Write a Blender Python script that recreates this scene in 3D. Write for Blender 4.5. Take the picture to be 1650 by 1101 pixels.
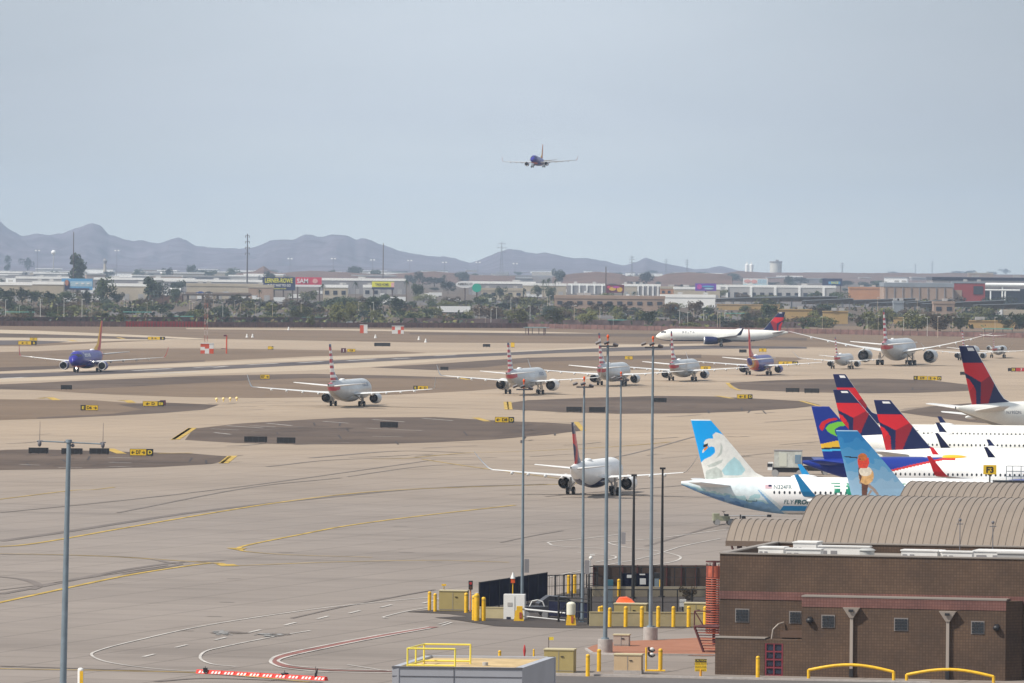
import bpy, bmesh, math, random
from mathutils import Vector, Matrix, noise
R = math.radians
PI = math.pi
random.seed(7)
for _o in list(bpy.data.objects):
    bpy.data.objects.remove(_o)
scn = bpy.context.scene
col = scn.collection

# ------------------------------------------------------------------ camera
F = 11000.0; HC = 30.0; HOR = 422.0
cd = bpy.data.cameras.new('camera'); cam = bpy.data.objects.new('camera', cd); col.objects.link(cam)
cd.sensor_width = 36; cd.lens = 36 * F / 1650
cd.clip_start = 5; cd.clip_end = 120000
PITCH = math.atan((550.5 - HOR) / F)
CM = Matrix.Rotation(PI/2 - PITCH, 4, 'X') @ Matrix.Rotation(R(0.5), 4, 'Z')
CM = Matrix.Translation((0, 0, HC)) @ CM
cam.matrix_world = CM
scn.camera = cam
CR = CM.to_3x3()
# ------------------------------------------------------------------ world, sun, exposure
SUN_EL, SUN_AZ = R(48), R(-114)          # azimuth from +Y, negative = to the left
w = bpy.data.worlds.new('World'); scn.world = w; w.use_nodes = True
nt = w.node_tree; nt.nodes.clear()
def wn(t, **k):
    n = nt.nodes.new(t)
    for a, b in k.items(): setattr(n, a, b)
    return n
out = wn('ShaderNodeOutputWorld'); bg = wn('ShaderNodeBackground'); bg.inputs['Strength'].default_value = 0.1
sky = wn('ShaderNodeTexSky', sky_type='NISHITA'); sky.sun_disc = False
sky.sun_elevation = SUN_EL; sky.sun_rotation = SUN_AZ
sky.air_density = 1.0; sky.dust_density = 1.6; sky.ozone_density = 2.0
tc = wn('ShaderNodeTexCoord'); sep = wn('ShaderNodeSeparateXYZ')
nt.links.new(tc.outputs['Generated'], sep.inputs[0])
# thin high cloud: veil colour over the clear sky, in direction space
mapc = wn('ShaderNodeMapping'); mapc.inputs['Scale'].default_value = (6.0, 6.0, 48.0)
nt.links.new(tc.outputs['Generated'], mapc.inputs[0])
n1 = wn('ShaderNodeTexNoise'); n1.inputs['Scale'].default_value = 1.0; n1.inputs['Detail'].default_value = 7; n1.inputs['Roughness'].default_value = 0.55
n1.inputs['Distortion'].default_value = 0.6
nt.links.new(mapc.outputs[0], n1.inputs['Vector'])
rc = wn('ShaderNodeValToRGB')
rc.color_ramp.elements[0].position = 0.30; rc.color_ramp.elements[0].color = (0.84, 0.84, 0.84, 1)
rc.color_ramp.elements[1].position = 0.66; rc.color_ramp.elements[1].color = (1, 1, 1, 1)
nt.links.new(n1.outputs['Fac'], rc.inputs[0])
# veil colour varies with elevation, dimmer right; lens vignetting painted into both sides
mr = wn('ShaderNodeMapRange'); mr.inputs['From Min'].default_value = 0.002; mr.inputs['From Max'].default_value = 0.021
mr.inputs['To Min'].default_value = 0.0; mr.inputs['To Max'].default_value = 1.0
nt.links.new(sep.outputs['Z'], mr.inputs['Value'])
veil = wn('ShaderNodeMix', data_type='RGBA'); veil.inputs['A'].default_value = (7.9, 8.5, 8.0, 1); veil.inputs['B'].default_value = (5.9, 6.4, 6.9, 1)
nt.links.new(mr.outputs[0], veil.inputs['Factor'])
mrx = wn('ShaderNodeMapRange'); mrx.interpolation_type = 'SMOOTHSTEP'; mrx.inputs['From Min'].default_value = -0.11; mrx.inputs['From Max'].default_value = 0.0
mrx.inputs['To Min'].default_value = 0.78; mrx.inputs['To Max'].default_value = 1.05
mry = wn('ShaderNodeMapRange'); mry.interpolation_type = 'SMOOTHSTEP'; mry.inputs['From Min'].default_value = 0.0; mry.inputs['From Max'].default_value = 0.09
mry.inputs['To Min'].default_value = 1.0; mry.inputs['To Max'].default_value = 0.70
nt.links.new(sep.outputs['X'], mry.inputs['Value'])
mrm = wn('ShaderNodeMath', operation='MULTIPLY'); nt.links.new(mrx.outputs[0], mrm.inputs[0]); nt.links.new(mry.outputs[0], mrm.inputs[1])
nt.links.new(sep.outputs['X'], mrx.inputs['Value'])
vs = wn('ShaderNodeVectorMath', operation='SCALE')
nt.links.new(veil.outputs['Result'], vs.inputs[0]); nt.links.new(mrm.outputs[0], vs.inputs['Scale'])
mx = wn('ShaderNodeMix', data_type='RGBA')
mf = wn('ShaderNodeMath', operation='MULTIPLY'); mf.inputs[1].default_value = 0.97
nt.links.new(rc.outputs['Color'], mf.inputs[0])
nt.links.new(mf.outputs[0], mx.inputs['Factor'])
clr = wn('ShaderNodeVectorMath', operation='MULTIPLY'); clr.inputs[1].default_value = (0.52, 0.74, 1.12)
nt.links.new(sky.outputs[0], clr.inputs[0])
nt.links.new(clr.outputs[0], mx.inputs['A']); nt.links.new(vs.outputs[0], mx.inputs['B'])
nt.links.new(mx.outputs['Result'], bg.inputs['Color']); nt.links.new(bg.outputs[0], out.inputs['Surface'])
sd = bpy.data.lights.new('sun', 'SUN'); sun = bpy.data.objects.new('sun', sd); col.objects.link(sun)
sd.energy = 4.3; sd.angle = R(1.5); sd.color = (1.0, 0.93, 0.83)
sdir = Vector((math.sin(SUN_AZ)*math.cos(SUN_EL), math.cos(SUN_AZ)*math.cos(SUN_EL), math.sin(SUN_EL)))
sun.rotation_euler = sdir.to_track_quat('Z', 'Y').to_euler()
sun.location = (0, 0, 3000)
scn.view_settings.view_transform = 'Standard'; scn.view_settings.look = 'None'
scn.view_settings.exposure = 0.2; scn.view_settings.gamma = 1.0
scn.cycles.volume_bounces = 1

# ------------------------------------------------------------------ pixel -> place helpers
def ray(px, py):
    return (CR @ Vector(((px-825)/F, (550.5-py)/F, -1))).normalized()
def P(px, py, z=0.0):
    d = ray(px, py); t = (z-HC)/d.z
    return Vector((0, 0, HC)) + d*t
def PD(px, py, D):
    d = ray(px, py); return Vector((0, 0, HC)) + d*(D/d.y)
def los(px, py):
    d = ray(px, py); return math.degrees(math.atan2(d.y, d.x))
def sc_at(px, py):          # pixels per metre at a ground point
    return F / P(px, py).y
def lift(px, py_ground, py_top):    # height above ground of something seen at py_top standing at py_ground
    g = P(px, py_ground); return PD(px, py_top, g.y).z

# ------------------------------------------------------------------ materials
MATS = {}
def mat(name, c, rough=0.6, metal=0.0, var=0.0, scale=1.0, coat=0.0, emit=0.0, c2=None, stretch=(1,1,1), bump=0.0):
    if name in MATS: return MATS[name]
    m = bpy.data.materials.new(name); m.use_nodes = True; MATS[name] = m
    t = m.node_tree; b = t.nodes['Principled BSDF']
    b.inputs['Roughness'].default_value = rough; b.inputs['Metallic'].default_value = metal
    b.inputs['Base Color'].default_value = (*c, 1)
    if rough > 0.65: b.inputs['Specular IOR Level'].default_value = 0.15
    if coat: b.inputs['Coat Weight'].default_value = coat*0.25; b.inputs['Specular IOR Level'].default_value = 0.3; b.inputs['Coat Roughness'].default_value = 0.12
    if emit:
        b.inputs['Emission Color'].default_value = (*c, 1); b.inputs['Emission Strength'].default_value = emit
    if var or c2 or bump:
        g = t.nodes.new('ShaderNodeNewGeometry'); mp = t.nodes.new('ShaderNodeMapping')
        mp.inputs['Scale'].default_value = stretch
        n = t.nodes.new('ShaderNodeTexNoise'); n.inputs['Scale'].default_value = scale; n.inputs['Detail'].default_value = 5
        n.inputs['Roughness'].default_value = 0.6
        t.links.new(g.outputs['Position'], mp.inputs[0]); t.links.new(mp.outputs[0], n.inputs['Vector'])
        if var or c2:
            r = t.nodes.new('ShaderNodeValToRGB')
            lo = tuple(x*(1-var) for x in c); hi = c2 if c2 else tuple(min(1, x*(1+var)) for x in c)
            r.color_ramp.elements[0].position = 0.33; r.color_ramp.elements[0].color = (*lo, 1)
            r.color_ramp.elements[1].position = 0.67; r.color_ramp.elements[1].color = (*hi, 1)
            t.links.new(n.outputs['Fac'], r.inputs[0]); t.links.new(r.outputs[0], b.inputs['Base Color'])
        if bump:
            bp = t.nodes.new('ShaderNodeBump'); bp.inputs['Strength'].default_value = bump
            t.links.new(n.outputs['Fac'], bp.inputs['Height']); t.links.new(bp.outputs[0], b.inputs['Normal'])
    return m

# ------------------------------------------------------------------ mesh builder
class MB:
    def __init__(s): s.v = []; s.f = []; s.m = []; s.sm = []
    def face(s, idx, m=0, smooth=False): s.f.append(tuple(idx)); s.m.append(m); s.sm.append(smooth)
    def add(s, pts): k = len(s.v); s.v += [tuple(p) for p in pts]; return k
    def poly(s, pts, m=0):
        k = s.add(pts); s.face(range(k, k+len(pts)), m); return s
    def box(s, c, d, m=0, rz=0.0, rot=None, top=None):
        x, y, z = (q/2 for q in d); c = Vector(c)
        M = rot if rot is not None else Matrix.Rotation(rz, 3, 'Z')
        tx, ty = top if top else (1, 1)
        ps = [(-x,-y,-z),(x,-y,-z),(x,y,-z),(-x,y,-z),(-x*tx,-y*ty,z),(x*tx,-y*ty,z),(x*tx,y*ty,z),(-x*tx,y*ty,z)]
        k = s.add([c + M @ Vector(p) for p in ps])
        for f in ((0,3,2,1),(4,5,6,7),(0,1,5,4),(1,2,6,5),(2,3,7,6),(3,0,4,7)): s.face([k+i for i in f], m)
        return s
    def cyl(s, p0, p1, r0, r1=None, n=12, m=0, caps=True, mc=None):
        r1 = r0 if r1 is None else r1
        p0 = Vector(p0); p1 = Vector(p1); a = (p1-p0).normalized()
        u = a.orthogonal().normalized(); v = a.cross(u)
        k = s.add([p + (u*math.cos(2*PI*i/n) + v*math.sin(2*PI*i/n))*r for p, r in ((p0,r0),(p1,r1)) for i in range(n)])
        for i in range(n): s.face((k+i, k+(i+1)%n, k+n+(i+1)%n, k+n+i), m, True)
        if caps:
            q = s.add([s.v[k+i] for i in range(2*n)]); mc = m if mc is None else mc
            s.face([q+i for i in range(n-1,-1,-1)], mc); s.face([q+n+i for i in range(n)], mc)
        return s
    def tube(s, pts, r, n=8, m=0):
        for a, b in zip(pts, pts[1:]): s.cyl(a, b, r, r, n, m)
        return s
    def lathe(s, prof, axis='Z', c=(0,0,0), n=24, m=None, mi=0):
        # prof: list of (along, radius[, mat])
        c = Vector(c); ks = []
        for p in prof:
            ring = []
            for i in range(n):
                a = 2*PI*i/n; h, r = p[0], p[1]
                q = (r*math.cos(a), r*math.sin(a), h)
                if axis == 'X': q = (h, r*math.cos(a), r*math.sin(a))
                ring.append(c + Vector(q))
            ks.append(s.add(ring))
        for j in range(len(prof)-1):
            mm = prof[j][2] if len(prof[j]) > 2 else mi
            for i in range(n):
                s.face((ks[j]+i, ks[j]+(i+1)%n, ks[j+1]+(i+1)%n, ks[j+1]+i), mm, True)
        return s
    def sphere(s, c, r, n=12, m=0, sc=(1,1,1), h=8):
        c = Vector(c); ks = []
        for j in range(h+1):
            t = PI*j/h
            ks.append(s.add([c + Vector((sc[0]*r*math.sin(t)*math.cos(2*PI*i/n), sc[1]*r*math.sin(t)*math.sin(2*PI*i/n), sc[2]*r*math.cos(t))) for i in range(n)]))
        for j in range(h):
            for i in range(n): s.face((ks[j]+i, ks[j+1]+i, ks[j+1]+(i+1)%n, ks[j]+(i+1)%n), m, True)
        return s
    def prism(s, pts2, z0, z1, m=0, mt=None):
        n = len(pts2); a = s.add([(x, y, z0) for x, y in pts2]); b = s.add([(x, y, z1) for x, y in pts2])
        for i in range(n): s.face((a+i, a+(i+1)%n, b+(i+1)%n, b+i), m)
        s.face([b+i for i in range(n)], m if mt is None else mt); s.face([a+i for i in range(n-1,-1,-1)], m)
        return s
    def build(s, name, mats, parent=None, loc=None, rz=0.0):
        me = bpy.data.meshes.new(name); me.from_pydata(s.v, [], s.f)
        for mm in (mats if isinstance(mats, (list, tuple)) else [mats]): me.materials.append(mm)
        me.polygons.foreach_set('material_index', s.m); me.polygons.foreach_set('use_smooth', s.sm)
        me.validate(); me.update()
        o = bpy.data.objects.new(name, me); col.objects.link(o)
        if parent: o.parent = parent
        if loc is not None: o.location = loc
        if rz: o.rotation_euler = (0, 0, rz)
        return o
def tag(o, label=None, cat=None, group=None, kind=None):
    if label: o['label'] = label
    if cat: o['category'] = cat
    if group: o['group'] = group
    if kind: o['kind'] = kind
    return o
def empty(name, loc, rz=0.0, label=None, cat=None, group=None, scale=1.0):
    o = bpy.data.objects.new(name, None); col.objects.link(o); o.location = loc
    o.rotation_euler = (0, 0, rz); o.scale = (scale,)*3; o.empty_display_size = 0.5
    return tag(o, label, cat, group)
def copy_tree(o, parent=None):
    c = o.copy(); col.objects.link(c)
    if parent: c.parent = parent
    for ch in [x for x in bpy.data.objects if x.parent == o]: copy_tree(ch, c)
    return c
def structure(o): o['kind'] = 'structure'; return o
def text_mesh(s, size, extr=0.0, align='LEFT', shear=0.0, bold=0.0, space=1.0):
    cu = bpy.data.curves.new('txt', 'FONT'); cu.body = s; cu.size = size; cu.align_x = align; cu.shear = shear
    cu.offset = bold; cu.space_character = space; cu.extrude = extr; cu.resolution_u = 3
    ob = bpy.data.objects.new('txt', cu); col.objects.link(ob)
    dg = bpy.context.evaluated_depsgraph_get(); me = bpy.data.meshes.new_from_object(ob.evaluated_get(dg))
    bpy.data.objects.remove(ob); bpy.data.curves.remove(cu)
    return me
def text_obj(name, s, size, m, parent=None, M=None, **k):
    me = text_mesh(s, size, **k); me.name = name; me.materials.clear(); me.materials.append(m)
    if M is not None: me.transform(M)
    o = bpy.data.objects.new(name, me); col.objects.link(o)
    if parent: o.parent = parent
    return o
def smooth_line(pts, n=8):
    if len(pts) < 3: return [Vector(p) for p in pts]
    out = []; P_ = [Vector(p) for p in pts]; P_ = [P_[0]*2-P_[1]] + P_ + [P_[-1]*2-P_[-2]]
    for i in range(1, len(P_)-2):
        a, b, c, d = P_[i-1], P_[i], P_[i+1], P_[i+2]
        for j in range(n):
            t = j/n
            out.append(0.5*((2*b) + (c-a)*t + (2*a-5*b+4*c-d)*t*t + (3*b-a-3*c+d)*t**3))
    out.append(P_[-2]); return out
def ribbon(mb, pxs, width, z, m=0, smooth=True, dash=None):
    pts = [P(x, y, z) for x, y in pxs]
    if smooth: pts = smooth_line(pts, 10)
    nr = []
    for i in range(len(pts)):
        a = pts[max(0, i-1)]; b = pts[min(len(pts)-1, i+1)]
        d = (b-a); d.z = 0; d.normalize(); nr.append(Vector((-d.y, d.x, 0))*width/2)
    for i in range(len(pts)-1):
        mb.poly([pts[i]-nr[i], pts[i+1]-nr[i+1], pts[i+1]+nr[i+1], pts[i]+nr[i]][::1], m)
def ground_poly(name, pxs, z, m, smooth=True, n=5):
    pts = [P(x, y, z) for x, y in pxs]
    if smooth: pts = smooth_line(pts + [pts[0]], n)[:-1]
    mb = MB(); mb.poly(pts); o = mb.build(name, m)
    if o.data.polygons[0].normal.z < 0: o.data.flip_normals()
    bm = bmesh.new(); bm.from_mesh(o.data); bmesh.ops.triangulate(bm, faces=bm.faces[:]); bm.to_mesh(o.data); bm.free()
    return structure(o)
# ================================================================== GROUND
def ground_mat(name, c1, c2, scale, joint=0.0, jc=None, c3=None, patch=0.0, rot=0.3, rough=0.85, stain=0.0):
    m = bpy.data.materials.new(name); m.use_nodes = True; t = m.node_tree; b = t.nodes['Principled BSDF']
    b.inputs['Roughness'].default_value = rough; b.inputs['Specular IOR Level'].default_value = 0.12
    g = t.nodes.new('ShaderNodeNewGeometry')
    mp = t.nodes.new('ShaderNodeMapping'); mp.inputs['Rotation'].default_value = (0, 0, rot)
    t.links.new(g.outputs['Position'], mp.inputs[0])
    def noise(sc, det=6, ro=0.6, vec=None, st=None):
        n = t.nodes.new('ShaderNodeTexNoise'); n.inputs['Scale'].default_value = sc; n.inputs['Detail'].default_value = det
        n.inputs['Roughness'].default_value = ro
        if st:
            q = t.nodes.new('ShaderNodeMapping'); q.inputs['Scale'].default_value = st; t.links.new(mp.outputs[0], q.inputs[0])
            t.links.new(q.outputs[0], n.inputs['Vector'])
        else: t.links.new(mp.outputs[0], n.inputs['Vector'])
        return n
    def ramp(src, p0, p1, a, b_):
        r = t.nodes.new('ShaderNodeValToRGB'); r.color_ramp.elements[0].position = p0; r.color_ramp.elements[1].position = p1
        r.color_ramp.elements[0].color = (*a, 1); r.color_ramp.elements[1].color = (*b_, 1); t.links.new(src, r.inputs[0]); return r
    def mix(a, b_, f, bt='MIX'):
        x = t.nodes.new('ShaderNodeMix'); x.data_type = 'RGBA'; x.blend_type = bt
        if isinstance(f, float): x.inputs['Factor'].default_value = f
        else: t.links.new(f, x.inputs['Factor'])
        t.links.new(a, x.inputs['A']); t.links.new(b_, x.inputs['B']); return x.outputs['Result']
    base = ramp(noise(scale).outputs['Fac'], 0.3, 0.7, c1, c2).outputs[0]
    fine = ramp(noise(scale*14, 4).outputs['Fac'], 0.2, 0.8, (0.9,)*3, (1.1,)*3).outputs[0]
    base = mix(base, fine, 0.8, 'MULTIPLY')
    if patch:
        vb = t.nodes.new('ShaderNodeTexVoronoi'); vb.distance = 'CHEBYCHEV'; vb.inputs['Scale'].default_value = 0.028
        vb.inputs['Randomness'].default_value = 0.55; t.links.new(mp.outputs[0], vb.inputs['Vector'])
        bw = t.nodes.new('ShaderNodeRGBToBW'); t.links.new(vb.outputs['Color'], bw.inputs[0])
        pr = ramp(bw.outputs[0], 0.1, 0.9, (1-patch,)*3, (1+patch,)*3).outputs[0]
        base = mix(base, pr, 1.0, 'MULTIPLY')
    if c3:      # change of concrete with distance from the terminal
        sx = t.nodes.new('ShaderNodeSeparateXYZ'); t.links.new(g.outputs['Position'], sx.inputs[0])
        nn = noise(0.006, 3); ad = t.nodes.new('ShaderNodeMath'); ad.operation = 'MULTIPLY_ADD'
        ad.inputs[1].default_value = 260; t.links.new(nn.outputs['Fac'], ad.inputs[0]); t.links.new(sx.outputs['Y'], ad.inputs[2])
        r = t.nodes.new('ShaderNodeMapRange'); r.inputs['From Min'].default_value = 900; r.inputs['From Max'].default_value = 1330
        t.links.new(ad.outputs[0], r.inputs['Value'])
        o3 = t.nodes.new('ShaderNodeRGB'); o3.outputs[0].default_value = (*c3, 1)
        far = mix(o3.outputs[0], fine, 0.6, 'MULTIPLY')
        f2 = ramp(noise(scale*0.7).outputs['Fac'], 0.3, 0.7, (0.88,)*3, (1.1,)*3).outputs[0]
        far = mix(far, f2, 1.0, 'MULTIPLY')
        base = mix(base, far, r.outputs[0])
    if stain:
        s1 = ramp(noise(0.02, 5, 0.65, st=(1, 3.5, 1)).outputs['Fac'], 0.52, 0.74, (1,)*3, (1-stain,)*3).outputs[0]
        base = mix(base, s1, 1.0, 'MULTIPLY')
        s2 = ramp(noise(0.35, 3, 0.5).outputs['Fac'], 0.70, 0.76, (1,)*3, (1-stain*1.2,)*3).outputs[0]
        base = mix(base, s2, 1.0, 'MULTIPLY')
    if joint:
        br = t.nodes.new('ShaderNodeTexBrick'); br.offset = 0.0; br.squash = 1.0
        br.inputs['Scale'].default_value = 1.0; br.inputs['Brick Width'].default_value = 7.6; br.inputs['Row Height'].default_value = 7.6
        br.inputs['Mortar Size'].default_value = 0.11; br.inputs['Mortar Smooth'].default_value = 0.3
        br.inputs['Color1'].default_value = (1,1,1,1); br.inputs['Color2'].default_value = (0.95,0.95,0.955,1); br.inputs['Mortar'].default_value = (1-joint,)*3 + (1,)
        t.links.new(mp.outputs[0], br.inputs['Vector']); base = mix(base, br.outputs['Color'], 1.0, 'MULTIPLY')
    t.links.new(base, b.inputs['Base Color'])
    return m
M_desert = ground_mat('desert_soil', (0.085, 0.068, 0.052), (0.14, 0.105, 0.08), 0.004, stain=0.25)
M_infield = ground_mat('infield_gravel', (0.155, 0.11, 0.076), (0.205, 0.148, 0.104), 0.02, stain=0.22)
M_conc = ground_mat('apron_concrete', (0.235, 0.203, 0.181), (0.295, 0.256, 0.228), 0.011, joint=0.38, c3=(0.375, 0.295, 0.22), patch=0.05, stain=0.22)
M_pale = ground_mat('pale_concrete', (0.40, 0.325, 0.245), (0.47, 0.385, 0.29), 0.01, stain=0.12)
M_asph = ground_mat('old_asphalt', (0.085, 0.063, 0.052), (0.145, 0.108, 0.084), 0.03, stain=0.34, patch=0.10, rot=0.1)
M_runway = ground_mat('runway_asphalt', (0.075, 0.065, 0.068), (0.135, 0.115, 0.11), 0.01, stain=0.3)
M_tar = ground_mat('fresh_asphalt', (0.06, 0.052, 0.05), (0.09, 0.078, 0.072), 0.08)
M_road = ground_mat('road_asphalt', (0.11, 0.10, 0.10), (0.15, 0.14, 0.135), 0.02)
M_yel = mat('yellow_paint_line', (0.46, 0.31, 0.07), 0.7, var=0.35, scale=0.25)
M_yelf = mat('faded_yellow_line', (0.42, 0.32, 0.17), 0.8, var=0.2, scale=0.2)
M_wht = mat('white_paint_line', (0.50, 0.47, 0.44), 0.7, var=0.25, scale=0.3)
M_redp = mat('red_paint_line', (0.25, 0.115, 0.10), 0.75, var=0.2, scale=0.3)
M_tyre = mat('tyre_rubber_mark', (0.17, 0.145, 0.13), 0.8, var=0.25, scale=0.15)
M_tyre2 = mat('old_tyre_mark', (0.175, 0.15, 0.137), 0.8, var=0.16, scale=0.08)
M_terra = ground_mat('terracotta_gravel', (0.30, 0.135, 0.085), (0.36, 0.17, 0.11), 0.5)

g = MB(); S = 9000; g.poly([(-S, -2000, -0.05), (S, -2000, -0.05), (S, 24500, -0.05), (-S, 24500, -0.05)])
structure(g.build('ground', M_desert))
ground_poly('airfield_gravel', [(-60,524),(825,528),(1700,538),(1760,640),(2100,1400),(-600,1400),(-100,640)], -0.025, M_infield, smooth=False)
ground_poly('apron', [(-60,558),(60,558),(200,551),(330,546),(500,549),(660,552),(990,554),(1150,557),(1320,560),(1700,566),(1760,640),(2300,1500),(-700,1500),(-100,640)], 0.0, M_conc, smooth=False)
ground_poly('far_taxiway', [(-60,530),(60,533),(200,539),(330,545.5),(330,548),(200,549),(110,552),(0,552),(-60,553)], 0.0, M_pale, smooth=False)
structure_polys = [
 ('taxiway_shoulder', [(-60,536),(60,538.5),(200,542.5),(300,546.5),(230,547),(120,545),(0,544),(-60,544)], M_asph),
 ('taxiway_shoulder', [(-60,549),(40,548.5),(112,550.5),(60,555),(-60,557)], M_runway),
 ('infield', [(-60,569),(60,566),(170,562),(330,561.5),(500,564),(640,566),(690,569),(600,572),(500,574.5),(330,582.5),(200,588.5),(80,594),(-60,600)], M_infield),
 ('infield_edge', [(-60,594),(80,590),(200,585),(330,580),(330,583),(200,589),(80,595),(-60,601)], M_asph),
 ('infield', [(-60,622),(60,617),(130,613.5),(330,605.5),(500,602.5),(640,605.5),(760,609.5),(880,612),(905,617),(830,624),(760,630),(640,636),(520,640),(420,641.5),(300,640),(180,636),(60,629),(-60,626)], M_infield),
 ('infield', [(-60,643),(60,644),(150,645),(220,650),(300,651),(352,652.5),(330,660),(270,665),(180,670),(100,674),(-60,679)], M_infield),
 ('asphalt_island', [(-60,730),(10,725),(60,724),(200,728),(310,731),(373,736),(366,742),(340,748),(250,753),(120,756),(-60,758)], M_asph),
 ('asphalt_island', [(298,709),(312,691),(380,683),(480,677),(560,673),(700,672),(820,679),(880,681),(930,684),(938,694),(880,701),(800,708),(700,713),(600,716),(480,716),(380,714)], M_asph),
 ('asphalt_island', [(818,650),(850,645),(950,641),(1060,638),(1150,639),(1230,643),(1300,647),(1322,653),(1280,658),(1200,663),(1120,666),(1000,667),(900,664),(825,660)], M_asph),
 ('asphalt_island', [(1173,617),(1250,613),(1320,611),(1420,610),(1500,613),(1560,620),(1590,625),(1560,630),(1480,633),(1400,634),(1300,632),(1230,630),(1190,627)], M_asph),
 ('asphalt_island', [(1445,664),(1500,655),(1560,650),(1700,647),(1700,690),(1560,680)], M_asph),
 ('runway', [(-60,604),(100,600),(330,590.5),(500,582.5),(660,575),(800,569),(900,564),(1000,560),(1150,557),(1300,559),(1300,562),(1150,562),(1000,566),(900,569),(800,573.5),(660,580),(500,588),(330,596.5),(150,604),(-60,612)], M_runway),
 ('infield', [(598,592),(700,587),(850,577),(990,574),(1130,572),(1300,577),(1250,590),(1100,594),(900,599),(820,597),(700,596.5)], M_infield),
 ('runway_shoulder', [(598,592),(700,586.5),(850,576.5),(990,573.5),(1130,571.5),(1130,577),(990,580),(860,583),(780,592),(700,596.5)], M_asph),
 ('island_shoulder', [(-60,622),(60,617),(130,613.5),(330,605.5),(500,602.5),(640,605.5),(760,609.5),(880,612),(640,609.5),(500,609),(400,613),(250,621),(130,627),(60,628),(-60,626)], M_asph),
 ('island_shoulder', [(190,652),(260,648.5),(352,652.5),(330,660),(270,665),(180,670),(60,675),(60,672.5),(180,667),(230,660)], M_asph),
]
for i, (nm, pp, mm) in enumerate(structure_polys):
    ground_poly(nm, pp, 0.006 + 0.0015*i, mm, smooth=False)
# broad pale sweep between the taxiways
ground_poly('pale_taxiway', [(-60,612),(150,605),(330,597),(500,589),(620,583),(760,577),(620,590),(500,597),(330,603),(130,611),(-60,618)], 0.012, M_pale, smooth=False)
ground_poly('pale_strip', [(-60,601),(100,596),(330,584.5),(500,577),(700,569),(830,566),(1000,556),(1150,553.5),(1150,556),(1000,559.5),(830,568),(700,572),(500,581),(330,589.5),(100,599),(-60,603)], 0.013, M_pale, smooth=False)
ground_poly('far_service_road', [(300,529),(520,530),(825,533.5),(1060,540),(1060,543),(825,537),(520,532),(300,530.5)], 0.0, M_pale, smooth=False)
ground_poly('far_taxiway', [(660,536),(825,537),(1060,538),(1300,545),(1300,549),(1060,543),(825,541),(660,539)], 0.006, M_asph, smooth=False)

Z1, Z2, Z3 = 0.034, 0.038, 0.042
tm = MB()
for pts, wd in [
    ([(0,872),(110,856),(330,823),(550,799),(700,786),(880,780)], 1.3),
    ([(0,957),(60,946),(180,922),(280,907),(360,903)], 0.9), ([(-20,953),(60,943),(180,925),(270,911)], 0.4),
    ([(0,893),(140,895),(230,899),(270,906),(286,910),(200,925)], 0.7), ([(0,929),(40,934),(62,943),(50,950)], 0.9),
    ([(190,826),(400,786),(550,770)], 0.5), ([(0,826),(200,806),(420,780),(700,741)], 0.5),
    ([(0,1073),(150,1078),(300,1083),(420,1092)], 0.5), ([(250,1098),(340,1093),(520,1099)], 0.6),
    ([(807,874),(860,863),(907,855)], 0.35), ([(880,800),(1000,790),(1200,775)], 0.6),
    ([(700,740),(900,742),(1000,735),(1118,704)], 0.5), ([(500,738),(640,727),(760,730)], 1.0), ([(430,752),(560,740),(800,737)], 0.6),
    ([(470,996),(560,976),(700,950)], 0.4), ([(1040,880),(1140,851),(1200,836)], 0.5), ([(560,768),(700,750),(860,748)], 0.4)]:
    ribbon(tm, pts, wd, Z1)
structure(tm.build('tyre_marks', M_tyre2))
tm = MB()
random.seed(3)
for i in range(70):                     # long dark rubber and drainage streaks across the taxiways
    x = random.uniform(-20, 1500); y = random.choice([random.uniform(680, 745), random.uniform(715, 775), random.uniform(645, 672)])
    if x > 1000 and y > 740: continue
    l = random.uniform(20, 130); s_ = random.uniform(-0.10, 0.03)
    ribbon(tm, [(x, y), (x+l/2, y+s_*l/2+random.uniform(-1,1)), (x+l, y+s_*l)], random.uniform(0.2, 0.7), Z1+0.002)
for (x, y) in [(377,932),(460,890),(365,970),(345,993),(655,890),(300,1016),(930,840),(645,848),(700,905)]:
    ribbon(tm, [(x-12,y),(x+12,y+0.4)], 0.35, Z1+0.003)
structure(tm.build('rubber_streaks', M_tyre))
ym = MB()
for pts, wd in [
    ([(-20,882),(60,875),(210,849),(345,826),(440,811),(550,797),(650,789),(780,784),(880,781),(985,776)], 0.55),
    ([(-20,975),(100,949),(200,928),(280,915),(345,907),(368,911.5)], 0.55),
    ([(368,911.5),(350,908),(310,905),(200,898),(100,894),(-20,892)], 0.4),
    ([(368,912),(420,910),(560,905),(700,903),(820,906)], 0.4),
    ([(382,884),(400,878),(480,862),(560,847),(680,831),(830,814)], 0.5),
    ([(382,884),(400,889),(470,894),(600,898)], 0.35),
    ([(-20,807),(110,791),(150,789),(185,785)], 0.35),
    ([(600,740),(660,738),(750,730),(850,727),(1000,719),(1080,712)], 0.4),
    ([(680,740),(780,755),(900,771)], 0.35),
    ([(-20,1077),(200,1081),(340,1085),(500,1099)], 0.4)]:
    ribbon(ym, pts, wd, Z2)
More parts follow.
